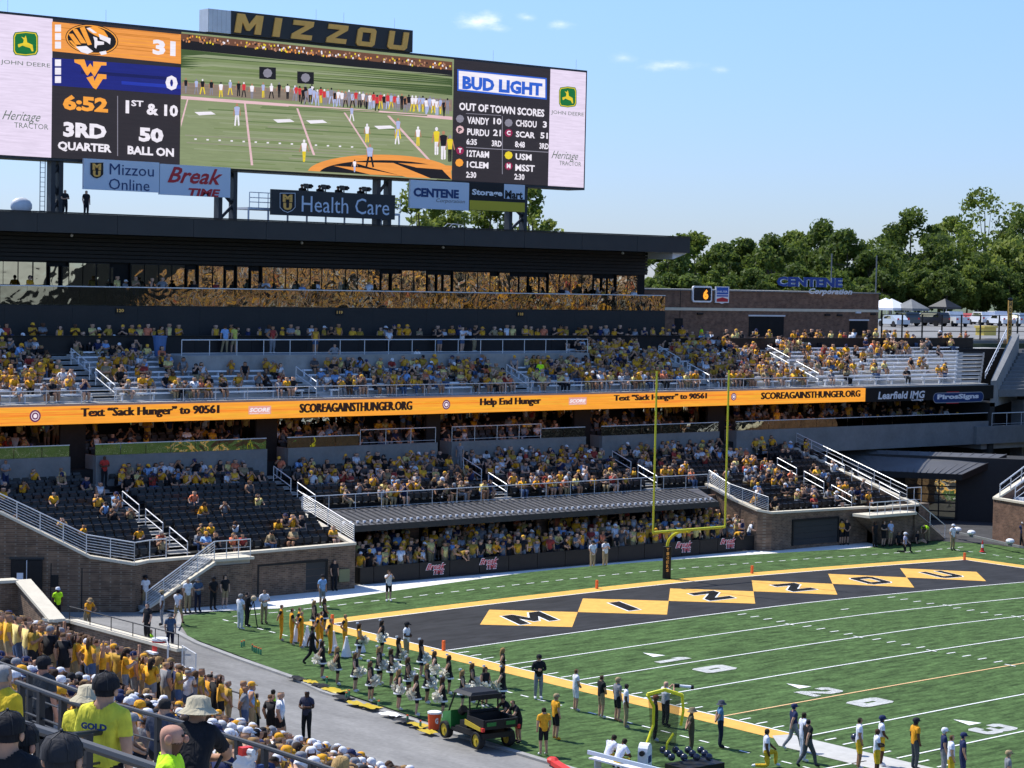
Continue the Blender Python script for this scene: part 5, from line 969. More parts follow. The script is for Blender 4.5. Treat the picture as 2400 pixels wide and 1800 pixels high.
# outdoor furniture of the sky behind: bleacher bench end marker
# ------------------------------------------------------------------ people
BASE = dict(pel=(0, 0, .96), sp=(0, .01, 1.14), ch=(0, 0, 1.34), nk=(0, .0, 1.50), hd=(0, .02, 1.60), ht=(0, .015, 1.71),
 shL=(-.185, 0, 1.41), elL=(-.24, -.02, 1.14), wrL=(-.22, .06, .90), hnL=(-.21, .10, .82), shR=(.185, 0, 1.41), elR=(.24, -.02, 1.14), wrR=(.22, .06, .90), hnR=(.21, .10, .82),
 hipL=(-.09, 0, .90), knL=(-.10, .03, .49), anL=(-.10, -.02, .09), toL=(-.12, .15, .04), hipR=(.09, 0, .90), knR=(.11, .03, .49), anR=(.12, -.02, .09), toR=(.14, .15, .04))
EDG = [('pel', 'sp'), ('sp', 'ch'), ('ch', 'nk'), ('nk', 'hd'), ('hd', 'ht'), ('ch', 'shL'), ('shL', 'elL'), ('elL', 'wrL'), ('wrL', 'hnL'), ('ch', 'shR'), ('shR', 'elR'), ('elR', 'wrR'), ('wrR', 'hnR'), ('pel', 'hipL'), ('hipL', 'knL'), ('knL', 'anL'), ('anL', 'toL'), ('pel', 'hipR'), ('hipR', 'knR'), ('knR', 'anR'), ('anR', 'toR')]
RADI = dict(pel=.142, sp=.138, ch=.16, nk=.055, hd=.100, ht=.088, sh=.073, el=.05, wr=.034, hn=.04, hip=.102, kn=.068, an=.045, to=.04)
BONES = [('nk', 'ht', 0), ('pel', 'sp', 1), ('sp', 'ch', 1), ('ch', 'nk', 1), ('ch', 'shL', 1), ('ch', 'shR', 1), ('shL', 'elL', 7), ('shR', 'elR', 7), ('elL', 'wrL', 6), ('elR', 'wrR', 6), ('wrL', 'hnL', 0), ('wrR', 'hnR', 0), ('pel', 'hipL', 2), ('pel', 'hipR', 2), ('hipL', 'knL', 2), ('hipR', 'knR', 2), ('knL', 'anL', 5), ('knR', 'anR', 5), ('anL', 'toL', 4), ('anR', 'toR', 4)]
def P(**k): d = dict(BASE); d.update(k); return d
def seat_base(lean=0, **k):
    d = {}
    for n_, v in BASE.items():
        if n_[:2] in ('kn', 'an', 'to'): continue
        f = lean*max(0, (v[2]-.96)); d[n_] = (v[0], v[1]+f, v[2]-.44-f*.25)
    for s, n_ in ((-1, 'L'), (1, 'R')): d['hip'+n_] = (s*.1, .03, .50); d['kn'+n_] = (s*.13, .44, .50); d['an'+n_] = (s*.12, .40, .10); d['to'+n_] = (s*.13, .56, .05)
    d.update(k); return d
POSES = dict(
 stand=P(), wide=P(knL=(-.16, .02, .49), anL=(-.22, -.02, .09), toL=(-.26, .14, .04), knR=(.16, .02, .49), anR=(.22, -.02, .09), toR=(.26, .14, .04)),
 cross=P(elL=(-.26, .04, 1.16), wrL=(-.06, .22, 1.18), hnL=(.06, .21, 1.20), elR=(.26, .04, 1.16), wrR=(.06, .24, 1.14), hnR=(-.06, .23, 1.16)),
 hips=P(elL=(-.40, -.10, 1.18), wrL=(-.20, .04, 1.0), hnL=(-.13, .08, .98), elR=(.40, -.10, 1.18), wrR=(.20, .04, 1.0), hnR=(.13, .08, .98)),
 front=P(elL=(-.24, .04, 1.14), wrL=(-.07, .20, .98), hnL=(.0, .22, .94), elR=(.24, .04, 1.14), wrR=(.07, .20, .98), hnR=(.02, .22, .93)),
 back=P(elL=(-.26, -.12, 1.16), wrL=(-.08, -.18, .98), hnL=(0, -.18, .95), elR=(.26, -.12, 1.16), wrR=(.08, -.18, .98), hnR=(0.02, -.19, .94)),
 aim=P(elL=(-.24, .20, 1.30), wrL=(-.08, .34, 1.52), hnL=(-.03, .36, 1.58), elR=(.24, .20, 1.30), wrR=(.08, .34, 1.52), hnR=(.03, .36, 1.58)),
 clap=P(elL=(-.24, .10, 1.16), wrL=(-.06, .28, 1.30), hnL=(-.02, .30, 1.36), elR=(.24, .10, 1.16), wrR=(.06, .28, 1.30), hnR=(.02, .30, 1.36)),
 walk=P(elL=(-.22, .14, 1.16), wrL=(-.2, .28, .98), hnL=(-.19, .32, .92), elR=(.22, -.16, 1.16), wrR=(.23, -.22, .92), hnR=(.23, -.22, .84), knL=(-.1, -.06, .50), anL=(-.1, -.36, .16), toL=(-.1, -.24, .05), knR=(.1, .22, .50), anR=(.1, .30, .09), toR=(.1, .46, .04)),
 reach=P(elL=(-.30, .10, 1.22), wrL=(-.38, .28, 1.12), hnL=(-.40, .34, 1.10)),
 lean=P(ch=(0, .16, 1.30), nk=(0, .24, 1.44), hd=(0, .29, 1.53), ht=(0, .30, 1.63), sp=(0, .06, 1.12), shL=(-.17, .18, 1.36), shR=(.17, .18, 1.36), elL=(-.27, .36, 1.12), wrL=(-.12, .52, 1.06), hnL=(-.04, .55, 1.05), elR=(.27, .36, 1.12), wrR=(.12, .52, 1.06), hnR=(.04, .55, 1.05)),
 bend=P(sp=(0, .16, 1.08), ch=(0, .36, 1.14), nk=(0, .50, 1.16), hd=(0, .59, 1.13), ht=(0, .68, 1.08), shL=(-.17, .40, 1.12), shR=(.17, .40, 1.12), elL=(-.22, .50, .88), wrL=(-.12, .62, .74), hnL=(-.08, .64, .66), elR=(.22, .50, .88), wrR=(.12, .62, .74), hnR=(.08, .64, .66)),
 sit=seat_base(.12, elL=(-.24, .10, .72), wrL=(-.16, .30, .60), hnL=(-.14, .37, .58), elR=(.24, .10, .72), wrR=(.16, .30, .60), hnR=(.14, .37, .58)),
 sitx=seat_base(.0, elL=(-.26, .05, .72), wrL=(-.06, .22, .74), hnL=(.06, .22, .75), elR=(.26, .05, .72), wrR=(.06, .24, .70), hnR=(-.06, .24, .71)),
 sitf=seat_base(.45, elL=(-.22, .38, .62), wrL=(-.06, .52, .60), hnL=(0, .54, .60), elR=(.22, .38, .62), wrR=(.06, .52, .60), hnR=(0.02, .55, .59)),
 sitp=seat_base(.1, elL=(-.26, .22, .82), wrL=(-.08, .28, 1.08), hnL=(-.03, .28, 1.14), elR=(.26, .22, .82), wrR=(.08, .28, 1.08), hnR=(.03, .28, 1.14)),
 kneel=P(**{k: (v[0], v[1], v[2]-.42) for k, v in BASE.items() if k[:2] not in ('kn', 'an', 'to')}, knL=(-.12, .34, .50), anL=(-.12, .34, .09), toL=(-.12, .5, .04), knR=(.12, .05, .08), anR=(.12, -.38, .08), toR=(.12, -.48, .06)),
 relax=P(pel=(.04, 0, .95), sp=(.03, .01, 1.14), hipL=(-.05, 0, .90), hipR=(.13, 0, .89), knL=(-.12, .10, .49), anL=(-.20, .04, .09), toL=(-.26, .19, .04), knR=(.12, .0, .49), elL=(-.27, -.06, 1.15), wrL=(-.25, .03, .91), hnL=(-.24, .06, .83)),
 phone=P(elR=(.24, .08, 1.17), wrR=(.08, .26, 1.27), hnR=(.05, .30, 1.32), hd=(0, .04, 1.59), ht=(.0, .06, 1.70)),
 armup=P(elR=(.30, .02, 1.58), wrR=(.26, .04, 1.84), hnR=(.25, .05, 1.93)),
 sitl=seat_base(.2, knL=(-.05, .42, .60), anL=(.12, .62, .42), toL=(.16, .74, .44), elL=(-.26, .14, .72), wrL=(-.10, .34, .62), hnL=(-.04, .36, .62), elR=(.30, .02, .74), wrR=(.34, .18, .58), hnR=(.34, .26, .56)),
 sitm=seat_base(.05, hd=(.06, .03, 1.15), ht=(.08, .04, 1.26), elL=(-.30, .12, .74), wrL=(-.2, .36, .62), hnL=(-.18, .42, .6), elR=(.27, .16, .86), wrR=(.10, .24, 1.05), hnR=(.07, .25, 1.11)),
 ground=P(**{k: (v[0], v[1]-.02, v[2]-.82) for k, v in BASE.items() if k[:2] not in ('kn', 'an', 'to')}, knL=(-.14, .38, .30), anL=(-.12, .62, .08), toL=(-.12, .74, .1), knR=(.14, .40, .22), anR=(.14, .72, .08), toR=(.14, .80, .14)),
)
POSES['kneel'] = dict(POSES['kneel']); POSES['kneel']['elL'] = (-.2, .12, .74); POSES['kneel']['wrL'] = (-.12, .3, .6); POSES['kneel']['hnL'] = (-.12, .36, .56)
def seg_d(p, a, b):
    ab = b-a; t = np.clip(((p-a)@ab)/(ab@ab), 0, 1); return np.linalg.norm(p-(a+t[:, None]*ab), axis=1), t
def skin_mesh(J, sub=0, hi=False, slim=1.0):
    names = list(J); vs = [Vector(J[n_]) for n_ in names]; ix = {n_: i for i, n_ in enumerate(names)}; ed = [(ix[a], ix[b]) for a, b in EDG]
    rs = [RADI.get(n_, RADI.get(n_[:-1], .04))*(slim if n_ not in ('hd', 'ht') else 1) for n_ in names]
    if hi:
        for s in 'LR':
            w_ = Vector(J['wr'+s]); h_ = Vector(J['hn'+s]); d = (h_-w_).normalized(); sd_ = d.orthogonal().normalized()
            for k in range(5):
                o = (k-2)*.02; ln = (.05, .075, .08, .075, .06)[k]; b0 = h_+sd_*o*.8; i0 = len(vs); vs += [b0+d*.02, b0+d*(.02+ln*.55)+sd_*o*.3, b0+d*(.01+ln)+sd_*o*.2+d.cross(sd_)*.02]; rs += [.011, .010, .008]; ed += [(ix['hn'+s], i0), (i0, i0+1), (i0+1, i0+2)]
    me = bpy.data.meshes.new('body'); me.from_pydata(vs, ed, []); o = bpy.data.objects.new('body', me); COL.objects.link(o)
    md = o.modifiers.new('s', 'SKIN'); 
    for i, sv in enumerate(me.skin_vertices[0].data): sv.radius = (rs[i], rs[i]*(.78 if names[i][:2] in ('ch', 'sp', 'pe') else 1)) if i < len(names) else (rs[i], rs[i])
    me.skin_vertices[0].data[ix['pel']].use_root = True
    if sub: m2 = o.modifiers.new('u', 'SUBSURF'); m2.levels = sub; m2.render_levels = sub
    if hi: m3 = o.modifiers.new('r', 'REMESH'); m3.mode = 'VOXEL'; m3.voxel_size = .011
    dg = bpy.context.evaluated_depsgraph_get(); e = o.evaluated_get(dg).to_mesh(); V = np.array([v.co[:] for v in e.vertices]); F = [tuple(p.vertices) for p in e.polygons]; N = np.array([v.normal[:] for v in e.vertices])
    o.evaluated_get(dg).to_mesh_clear(); bpy.data.objects.remove(o); bpy.data.meshes.remove(me); return V, F, N
def regions(V, F, J, shorts=False):
    C = np.array([V[list(f)].mean(0) for f in F]); best = np.full(len(C), 9.); reg = np.zeros(len(C), int)
    rd = lambda n_: RADI.get(n_, RADI.get(n_[:-1], .04))
    for a, b, k in BONES:
        d, t = seg_d(C, np.array(J[a]), np.array(J[b])); d = d-(rd(a)*(1-t)+rd(b)*t)*.9; kk = np.full(len(C), k)
        if k == 7: kk[t > .62] = 6
        if k == 2 and a.startswith('hip'): kk[t > .82] = 5
        if k == 1 and a == 'ch' and b == 'nk': kk[t > .75] = 0
        u = d < best; best[u] = d[u]; reg[u] = kk[u]
    hd = np.array(J['hd']); ax = np.array(J['ht'])-hd; ax = ax/np.linalg.norm(ax); q = C-hd
    fw = np.array([0, 1, 0])-ax*ax[1]; fw = fw/np.linalg.norm(fw); h = q@ax; f_ = q@fw
    reg[(reg == 0) & (h > -.08) & (np.linalg.norm(q, axis=1) < .3) & ((h > .075) | ((f_ < .0) & (h > -.03)))] = 3
    return reg
def gear_geo(J, kind):
    hd = Vector(J['hd']); ax = (Vector(J['ht'])-hd).normalized(); fw = (Vector((0, 1, 0))-ax*ax.y).normalized(); rt = fw.cross(ax); c = hd+ax*.045; vs = []; fs = []
    if kind == 'cap':
        n_ = 12
        for h, r in ((-.015, .116), (.05, .112), (.10, .082)):
            for i in range(n_): t = 2*math.pi*i/n_; vs.append(c+ax*h+(fw*math.cos(t)*1.12+rt*math.sin(t))*r)
        vs.append(c+ax*.125); fs = [(k*n_+i, k*n_+(i+1) % n_, (k+1)*n_+(i+1) % n_, (k+1)*n_+i) for k in range(2) for i in range(n_)]+[(24+i, 24+(i+1) % n_, 36) for i in range(n_)]
        b = len(vs); vs += [c+fw*.10-rt*.08-ax*.005, c+fw*.10+rt*.08-ax*.005, c+fw*.21+rt*.055-ax*.03, c+fw*.21-rt*.055-ax*.03, c+fw*.10-rt*.08+ax*.015, c+fw*.10+rt*.08+ax*.015]; fs += [(b, b+1, b+2, b+3), (b+4, b+3, b+2, b+5)]
    elif kind == 'bucket':
        n_ = 10
        for h, r in ((-.055, .19), (.0, .118), (.08, .105), (.10, .06)):
            for i in range(n_): t = 2*math.pi*i/n_; vs.append(c+ax*h+(fw*math.cos(t)*1.08+rt*math.sin(t))*r)
        fs = [(k*n_+i, k*n_+(i+1) % n_, (k+1)*n_+(i+1) % n_, (k+1)*n_+i) for k in range(3) for i in range(n_)]+[tuple(range(30, 40))]
    elif kind == 'long':
        n_ = 7
        for h, r, o in ((.10, .06, -.01), (.06, .105, -.015), (-.03, .115, -.035), (-.15, .10, -.07), (-.28, .07, -.09)):
            for i in range(n_): t = math.pi*(.22+1.56*i/(n_-1)); vs.append(c+ax*h+fw*(o+math.cos(t)*r)+rt*math.sin(t)*r)
        fs = [(k*n_+i, (k+1)*n_+i, (k+1)*n_+i+1, k*n_+i+1) for k in range(4) for i in range(n_-1)]+[tuple(range(7))]
    return [tuple(v) for v in vs], fs
GEO = {}
def geo(pose, gear='', sub=0, hi=False, slim=1.0):
    k = (pose, gear, sub, hi, slim)
    if k not in GEO:
        J = POSES[pose]; V, F, N = skin_mesh(J, sub, hi, slim); reg = list(regions(V, F, J)); nb = len(F)
        gv, gf = gear_geo(J, gear) if gear else ([], []); V2 = np.concatenate([V, np.array(gv)]) if gv else V
        F2 = F+[tuple(i+len(V) for i in f) for f in gf]; GEO[k] = (V2, F2, np.array(reg+[3]*len(gf)), V, F, N, nb)
    return GEO[k]
PME = {}
def person_mesh(pose, gear, sub=0):
    k = (pose, gear, sub)
    if k not in PME:
        V, F, reg = geo(pose, gear, sub)[:3]; me = bpy.data.meshes.new('person'); me.from_pydata(V.tolist(), [], F)
        for m in PM: me.materials.append(m)
        me.polygons.foreach_set('material_index', [int(i) for i in reg]); me.polygons.foreach_set('use_smooth', [True]*len(F)); me.update(); PME[k] = me
    return PME[k]
def shell(pose, gear, sub, hi, slim, regs, off, name):
    k = ('shell', pose, gear, sub, hi, slim, tuple(regs), off)
    if k not in PME:
        V2, F2, reg, V, F, N, nb = geo(pose, gear, sub, hi, slim); V = V+N*off; sel = [F[i] for i in range(nb) if reg[i] in regs]; us = sorted({i for f in sel for i in f}); mp = {a: b for b, a in enumerate(us)}
        vs = [tuple(V[i]) for i in us]; fs = [tuple(mp[i] for i in f) for f in sel]
        if 3 in regs and gear: gv, gf = gear_geo(POSES[pose], gear); b = len(vs); vs += gv; fs += [tuple(i+b for i in f) for f in gf]
        me = bpy.data.meshes.new(name); me.from_pydata(vs, [], fs); me.materials.append(GARM); me.polygons.foreach_set('use_smooth', [True]*len(fs)); me.update(); PME[k] = me
    return PME[k]
SK = [(.50, .29, .19), (.42, .23, .14), (.55, .34, .24), (.36, .19, .11)]; DK = (.10, .05, .03)
GO = [(.80, .38, .025), (.74, .33, .02), (.84, .44, .04), (.70, .35, .04)]; BL = (.015, .015, .018); WT = (.72, .73, .76); GY = (.22, .23, .25); NV = (.02, .03, .09); KH = (.33, .25, .14); DN = (.07, .11, .20); RE = (.5, .03, .03); NE = (.55, .95, .02); LBU = (.25, .42, .70)
HAIR = [(.03, .018, .012), (.06, .03, .015), (.10, .055, .025), (.30, .18, .07), (.015, .012, .01), (.25, .24, .23)]
def cols(skin, shirt, pants, hair, shoe=(.5, .5, .5), shorts=False, longs=False, nosleeve=False): return [skin, shirt, pants, hair, shoe, skin if shorts else pants, shirt if longs else skin, skin if nosleeve else shirt]
PEOPLE = []; NF = [0]
def add(pose, x, y, z, rz, c, gear='', label='', group=None, s=1.0, parts=False, forced=False, name='person', cat='person', hi=False): PEOPLE.append(dict(pose=pose, loc=(x, y, z), rz=rz, c=c, gear=gear, label=label, group=group, s=s, parts=parts, forced=forced, hi=hi, cat=cat))
def emit(p):
    c = p['c']; hi = p['hi']; sub = 1 if p['forced'] else 0
    if p['parts']:
        V2, F2, reg, V, F, N, nb = geo(p['pose'], p['gear'], 1 if not hi else 2, hi); k = ('bare', p['pose'], hi)
        if k not in PME:
            me = bpy.data.meshes.new('person'); me.from_pydata(V.tolist(), [], F); me.materials.append(PM[0]); me.polygons.foreach_set('use_smooth', [True]*len(F)); me.update(); PME[k] = me
        o = link('person', PME[k], None, p['loc'], p['rz']); o['c0'] = list(map(float, c[0])); sb_ = 1 if not hi else 2
        sh = [1]+([7] if c[7] != c[0] else [])+([6] if c[6] != c[0] else []); tr_ = [2]+([5] if c[5] != c[0] else [])
        if c[1] == c[2]: sh += tr_; tr_ = []
        for nm, rg, of, cc in (('shirt', sh, .012, c[1]), ('trousers', tr_, .010, c[2]), ('cap' if p['gear'] in ('cap', 'bucket') else 'hair', [3], .008, c[3]), ('shoes', [4], .012, c[4])):
            if not rg or cc is None: continue
            q = link(nm, shell(p['pose'], p['gear'], sb_, hi, 1.0, rg, of, nm), o); q.color = (*cc, 1)
    else:
        o = link('person', person_mesh(p['pose'], p['gear'], 1), None, p['loc'], p['rz'])
        for i in range(8): o['c%d' % i] = list(map(float, c[i]))
    o.scale = (p['s'],)*3; tag(o, p['label'], p['cat'], p['group']); return o
def nm(c):
    T = {BL: 'black', WT: 'white', GY: 'grey', NV: 'navy', KH: 'khaki', DN: 'denim', RE: 'red', NE: 'neon yellow', LBU: 'light blue'}
    return T.get(c, 'gold' if c in GO else 'brown')
FAC = rad(-129)                             # facing along the field towards the right of the picture
def rcol(g=.5, sun=1):
    r = R.random(); sh = R.choice(GO+[(.45, .27, .04), (.75, .60, .22)]) if r < g else R.choice([BL, BL, BL, BL, WT, WT, GY, GY, KH, NV, (.3, .3, .32), (.10, .09, .09), (.35, .05, .04), LBU]) if r < .97 else (.7, .2, .1)
    sk = R.choice(SK) if R.random() < .93 else DK; sho = R.random() < .6; return cols(sk, sh, R.choice([BL, KH, DN, GY, KH, BL]), R.choice(HAIR), shorts=sho, nosleeve=R.random() < .18)
def crowd_seat(places, dens, gold, where, rz0=math.pi, stand_p=0.0, poses=('sit', 'sitx', 'sitf', 'sitl', 'sitm', 'sitp'), zoff=0, group='spectators in the stands', smin=.88):
    for (x, y, z) in places:
        d = dens(x, y, z) if callable(dens) else dens
        if R.random() > d: continue
        c = rcol(gold); g = R.choices(['', 'cap', 'long'], [5, 3, 3])[0]; st_ = R.random() < stand_p
        if g == 'cap': c[3] = R.choice([BL, WT, GO[0], GY, GO[2], NV])
        elif g == 'long': c[3] = R.choice(HAIR[:4])
        po = R.choice(['stand', 'relax', 'phone', 'front', 'clap', 'cross', 'hips', 'relax']) if st_ else R.choice(poses)
        hat = {'cap': '%s cap' % nm(c[3]), 'long': 'long hair', '': 'short hair'}[g]
        add(po, x+R.uniform(-.06, .06), y+R.uniform(-.05, .05), z+zoff, rz0+R.gauss(0, .38), c, g, '%s spectator in %s shirt and %s, %s' % ('standing' if st_ else 'seated', nm(c[1]), hat, where), group, R.uniform(smin, 1.07))
# lower deck
def clus(x, y, f=.8, seed=0): return .5+.5*math.sin(x*f+seed)*math.sin(y*1.7+x*.3+seed*2)
def dl(x, y, z):
    i = (y-Y0)/PY; k = clus(x, y)
    if x < -2.9: return .5*k if i > 9.3 else .10*k+(.30 if x > -4.6 and i < 8 else 0)
    if x < 8.7: return .6 if i > 9.6 else (.5*k+.08 if i < 3.4 else .12*k)
    if x < 40: return .68 if i > 9.4 else (.52 if i < 8 else .30)
    if x < 48.9: return .6 if i > 9.6 else (.5 if x > 45 and i < 9 else .10+.1*k)
    return .45 if i > 11 else (.55 if x < 51.5 and i < 7 else .06)
crowd_seat([(x, y-.12, z) for x, y, z in SEATS_LOWER], dl, .33, 'in black seats of the lower deck')
crowd_seat([(x, y-.12, z) for x, y, z in SEATS_CLUB], .4, .28, 'in the shaded club seats', stand_p=.06)
crowd_seat([(-13+k*.62, 25.6+R.random()*.6, 6.7) for k in range(140)], .45, .35, 'standing at the back of the club level', stand_p=1)
# upper deck
def du(x, y, z):
    i = (y-UY)/UP; k = clus(x, y, .5, 2)
    if x < UA[0]-1.4: return .55 if i > 1.5 else .30
    if x < 7: return .6*k+.12
    if x < UA[1]: return .45*k+.12
    if x < plat[1]: return .35+.5*clus(x, y, .9, 5)
    if x < 52: return .78
    if x < 58: return .6*k+.2
    if x < 66: return .62*k
    return .26*max(0, clus(x, y, .35, 1)*2.2-1.0)+.03
pl_ = []
for (a, b, i) in BEN:
    x = a+.3
    while x < b-.2: pl_.append((x, uy(i)+.42, uz(i)-.02)); x += .50
crowd_seat(pl_, du, .50, 'on the aluminium bleachers of the upper deck')
crowd_seat([(-11+k*.55, 29.35+R.random()*.3, 12.0) for k in range(115)], .72, .42, 'leaning on the long black counter', stand_p=1, poses=('lean',))
crowd_seat([(52+k*.55, 29.4+R.random()*.4, 11.75) for k in range(60)], .55, .5, 'behind the long black counter at the right', stand_p=1)
crowd_seat([(plat[0]+2+k*1.5, 27.4+R.random()*.8, uz(9)) for k in range(20)], .3, .5, 'on the raised shaded platform', stand_p=1)
crowd_seat([(-11+k*.8, 31.2+R.random()*.9, 14.88) for k in range(76)], .35, .3, 'on the glass-fronted balcony of the tower', stand_p=1)
# patio crowd
pp = [(9.5+k*.53+R.uniform(-.1, .1), 10.95+r*.62+R.uniform(-.1, .1), -.1+.04*r+(.12 if r else 0)*0+.12*r) for r in range(6) for k in range(61)]
pp = [q for q in pp if q[0] < 42.5 or q[1] < 12]
crowd_seat(pp, lambda x, y, z: .88 if y < 12.4 else .55, .44, 'packed behind the black padded barrier', stand_p=.86, poses=('lean', 'lean', 'bend'), smin=.84)
# crowd on the opposite side stands (seen in the windows)
crowd_seat([(59.2+k*.8, -105+j*.95+R.random()*.3, 2.0+k*.34 if k < 34 else 13.3+(k-34)*.5) for k in list(range(6, 50)) for j in range(124) if R.random() < (.10 if k < 30 else .8) and (k > 33 or j < 111)], .75, .62, 'in the far side grandstand', rz0=math.pi/2, group='spectators in the side grandstand')
# near side stand: students standing, others seated
NX0, NPX, NZ0, NPZ = -22.2, .82, 1.12, .287
def nrow(i): return NX0-NPX*i, NZ0+NPZ*i
def px_of(x, y, z):
    d = np.array([x, y, z])-CAMP; w_ = d@_f; return ((1200+FPX*(d@_rr)/w_)/KP, (900-FPX*(d@_uu)/w_)/KP)
near = []
for i in range(44):
    x, z = nrow(i); y = -80+.1*i
    while y < 12:
        y += .62
        if -31.4 < y < -29.7: continue
        u, v = px_of(x, y, z+1.2)
        if math.hypot(x-CAMP[0], y-CAMP[1]) < 40: continue
        if not (-25 < u < 900 and 1290 < v < 1720): continue
        bound = 1478+(u-190)*.36 if u > 190 else 1470+(190-u)*.0
        wallpx = 1345+(u-110)*.26
        if u > 60 and v < wallpx-20+0: continue
        if u <= 60 and v < 1318: continue
        near.append((x, y, z+(.33 if y > -29.6 else -.38), y > -29.6))
for x, y, z, st_ in near:
    if R.random() > (.74 if st_ else .84): continue
    c = rcol(.74 if st_ else .36); g = R.choices(['', 'cap', 'long'], [6, 1.2, 2.5] if st_ else [4, 5, 2])[0]
    if g == 'cap': c[3] = R.choice([BL, WT, GO[0], GY, NV, WT])
    elif g == 'long': c[3] = R.choice(HAIR[:4])
    hat = {'cap': '%s cap' % nm(c[3]), 'long': 'long hair', '': 'short hair'}[g]; rowi = int(round((NX0-x)/NPX))+1
    add(R.choice(['stand', 'cross', 'front', 'hips', 'clap', 'back', 'relax', 'relax', 'phone', 'armup' if R.random() < .3 else 'relax']) if st_ else R.choice(['sit', 'sitx', 'sitf', 'sitp', 'sitl', 'sitm']), x+.1+R.uniform(-.12, .12), y+R.uniform(-.12, .12), z, R.choice([rad(-90), FAC, rad(-60), rad(-110)])+R.uniform(-.3, .3), c, g, '%s in %s shirt with %s, %s' % ('standing student' if st_ else 'seated fan', nm(c[1]), hat, ['front', 'second', 'third', 'fourth', 'fifth', 'sixth', 'seventh', 'eighth', 'ninth', 'tenth'][rowi-1]+' row up' if rowi <= 10 else '%dth row up' % rowi), 'students and fans in the near stand', R.uniform(.92, 1.05))
# ------------------------------------------------------------------ near stand structure
ns = thing('near_grandstand', 'near side concrete grandstand packed with students in gold, with a low front ledge', 'grandstand', (-25, -20, -.3))
for i in range(52):
    x, z = nrow(i); MB().box(x-NPX, x, -130, -3.6-.0*i, z-.8 if i else -.4, z, M['step']).build('step', ns)
MB().box(-22.2, -21.8, -130, -13.5, -.4, 1.35, M['cap']).build('front_ledge', ns)
struct('grass_strip', MB().add([(-21.8, -130, -.35), (-17.4, -130, -.35), (-17.4, -21, -.35), (-21.8, -19, -.35)], [(0, 1, 2, 3)], M['turf'])); struct('kerb_strip', MB().box(-17.4, -16.9, -130, -15, -.4, -.30, M['cap']))
# ramp wall closing the near stand, with black railing
a_, b_ = bz(385, 1408, .35)[:2], bz(150, 1345, .35)[:2]
wall('end_wall', [tuple(b_), tuple(a_)], [.35, .35], BRICK, ns, t=.35, z0=-2.5)
c_ = bz(112, 1342, .55)[:2]; d_ = by(38, 1258, c_[1]+5.5)
wall('end_wall', [(d_[0]-6, d_[1]+1, ), (d_[0], d_[1]), tuple(c_), tuple(b_)], [d_[2], d_[2], .5, .35], BRICK, ns, t=.55, z0=-2.5)
railing('ramp_railing', 'low black railing on the brick wall beside the students', [(b_[0], b_[1], .5), (a_[0], a_[1], .5)], .62, 1, 2.1, m=M['raild'], r=.022)
pa, pb = bz(440, 1475, -.3), bz(605, 1545, -.3)
railing('front_railing', 'black railing along the students front row beside the path', [(-21.9, -19, 1.5), (-21.9, -26.6, 1.5)], 1.2, 2, 2.4, m=M['raild'], r=.022)
# crowd control barrier
cb = thing('crowd_barrier', 'grey steel crowd control barriers beside the path', 'barrier', tuple(bz(410, 1440, -.3)))
def barrier(x, y, rz):
    t = thing('crowd_barrier', 'grey steel crowd control barrier', 'barrier', (x, y, -.38), rz, 'steel crowd barriers'); g = MB(); g.path([(-1.1, 0, .1), (-1.1, 0, 1.05), (1.1, 0, 1.05), (1.1, 0, .1)], .025, M['rail']); g.tube((-1.1, 0, .2), (1.1, 0, .2), .02, M['rail']); g.build('frame', t, local=True)
    for k in range(11): MB().tube((-.95+.19*k, 0, .2), (-.95+.19*k, 0, 1.05), .012, M['rail'], 4).build('bar', t, local=True)
    for s in (-.8, .8): MB().box(s-.03, s+.03, -.3, .3, .0, .04, M['rail']).build('foot', t, local=True)
    return t
bpy.data.objects.remove(cb)
q = bz(408, 1445, -.38); tag(barrier(q[0]-.4, q[1]+1.2, rad(62)), 'steel crowd barrier nearest the brick ramp wall'); tag(barrier(q[0]-.6, q[1]-1.0, rad(75)), 'steel crowd barrier nearer the students'); tag(barrier(-19.5, 6.0, rad(60)), 'steel crowd barrier behind the cream sloping wall'); 
tag(barrier(-20.3, 4.0, rad(60)), 'second steel crowd barrier behind the cream sloping wall')
# door in the dark brick side wall
A2, B2 = np.array(LW[1]), np.array(LW[3]); dd = (B2-A2)/np.linalg.norm(B2-A2); nn_ = np.array([dd[1], -dd[0]])
def wpt(px, py): p = bp(px, py, A2, B2); return (p[:2]-A2)@dd, p[2]
ta, z1_ = wpt(24, 1208); tb, _ = wpt(92, 1212); dw = thing('steel_door', 'black double door, one leaf ajar with a white notice, in the left brick wall', 'door', (float((A2+dd*ta)[0]), float((A2+dd*ta)[1]), -.3))
def wbox(t0, t1, o0, o1, z0, z1, m): f = lambda t, o, z: (*(A2+dd*t+nn_*o), z); return MB().hexa([f(t0, o0, z0), f(t1, o0, z0), f(t1, o1, z0), f(t0, o1, z0), f(t0, o0, z1), f(t1, o0, z1), f(t1, o1, z1), f(t0, o1, z1)], m)
tm = (ta+tb)/2; wbox(ta, tb, .02, .05, -.3, z1_, M['pit']).build('opening', dw); wbox(ta-.08, tb+.08, .0, .1, z1_, z1_+.1, M['dark']).build('frame', dw); wbox(ta+.03, tm, .05, .09, -.3, z1_-.03, M['black']).build('leaf', dw); wbox(tm+.03, tb, .15, .2, -.3, z1_-.03, M['black']).build('leaf', dw); wbox(ta+.3, ta+.62, .091, .1, 1.25, 1.6, M['shirtw']).build('notice', dw); wbox(tm, tm+.04, .05, .22, -.3, z1_-.03, M['alu']).build('edge', dw)
ta, za = wpt(110, 1242); tb, zb = wpt(126, 1268); o = wbox(ta, tb, .01, .06, zb, za, M['black']).build('wall_vent'); tag(o, 'dark louvred vent on the left brick wall beside the black door', 'vent')
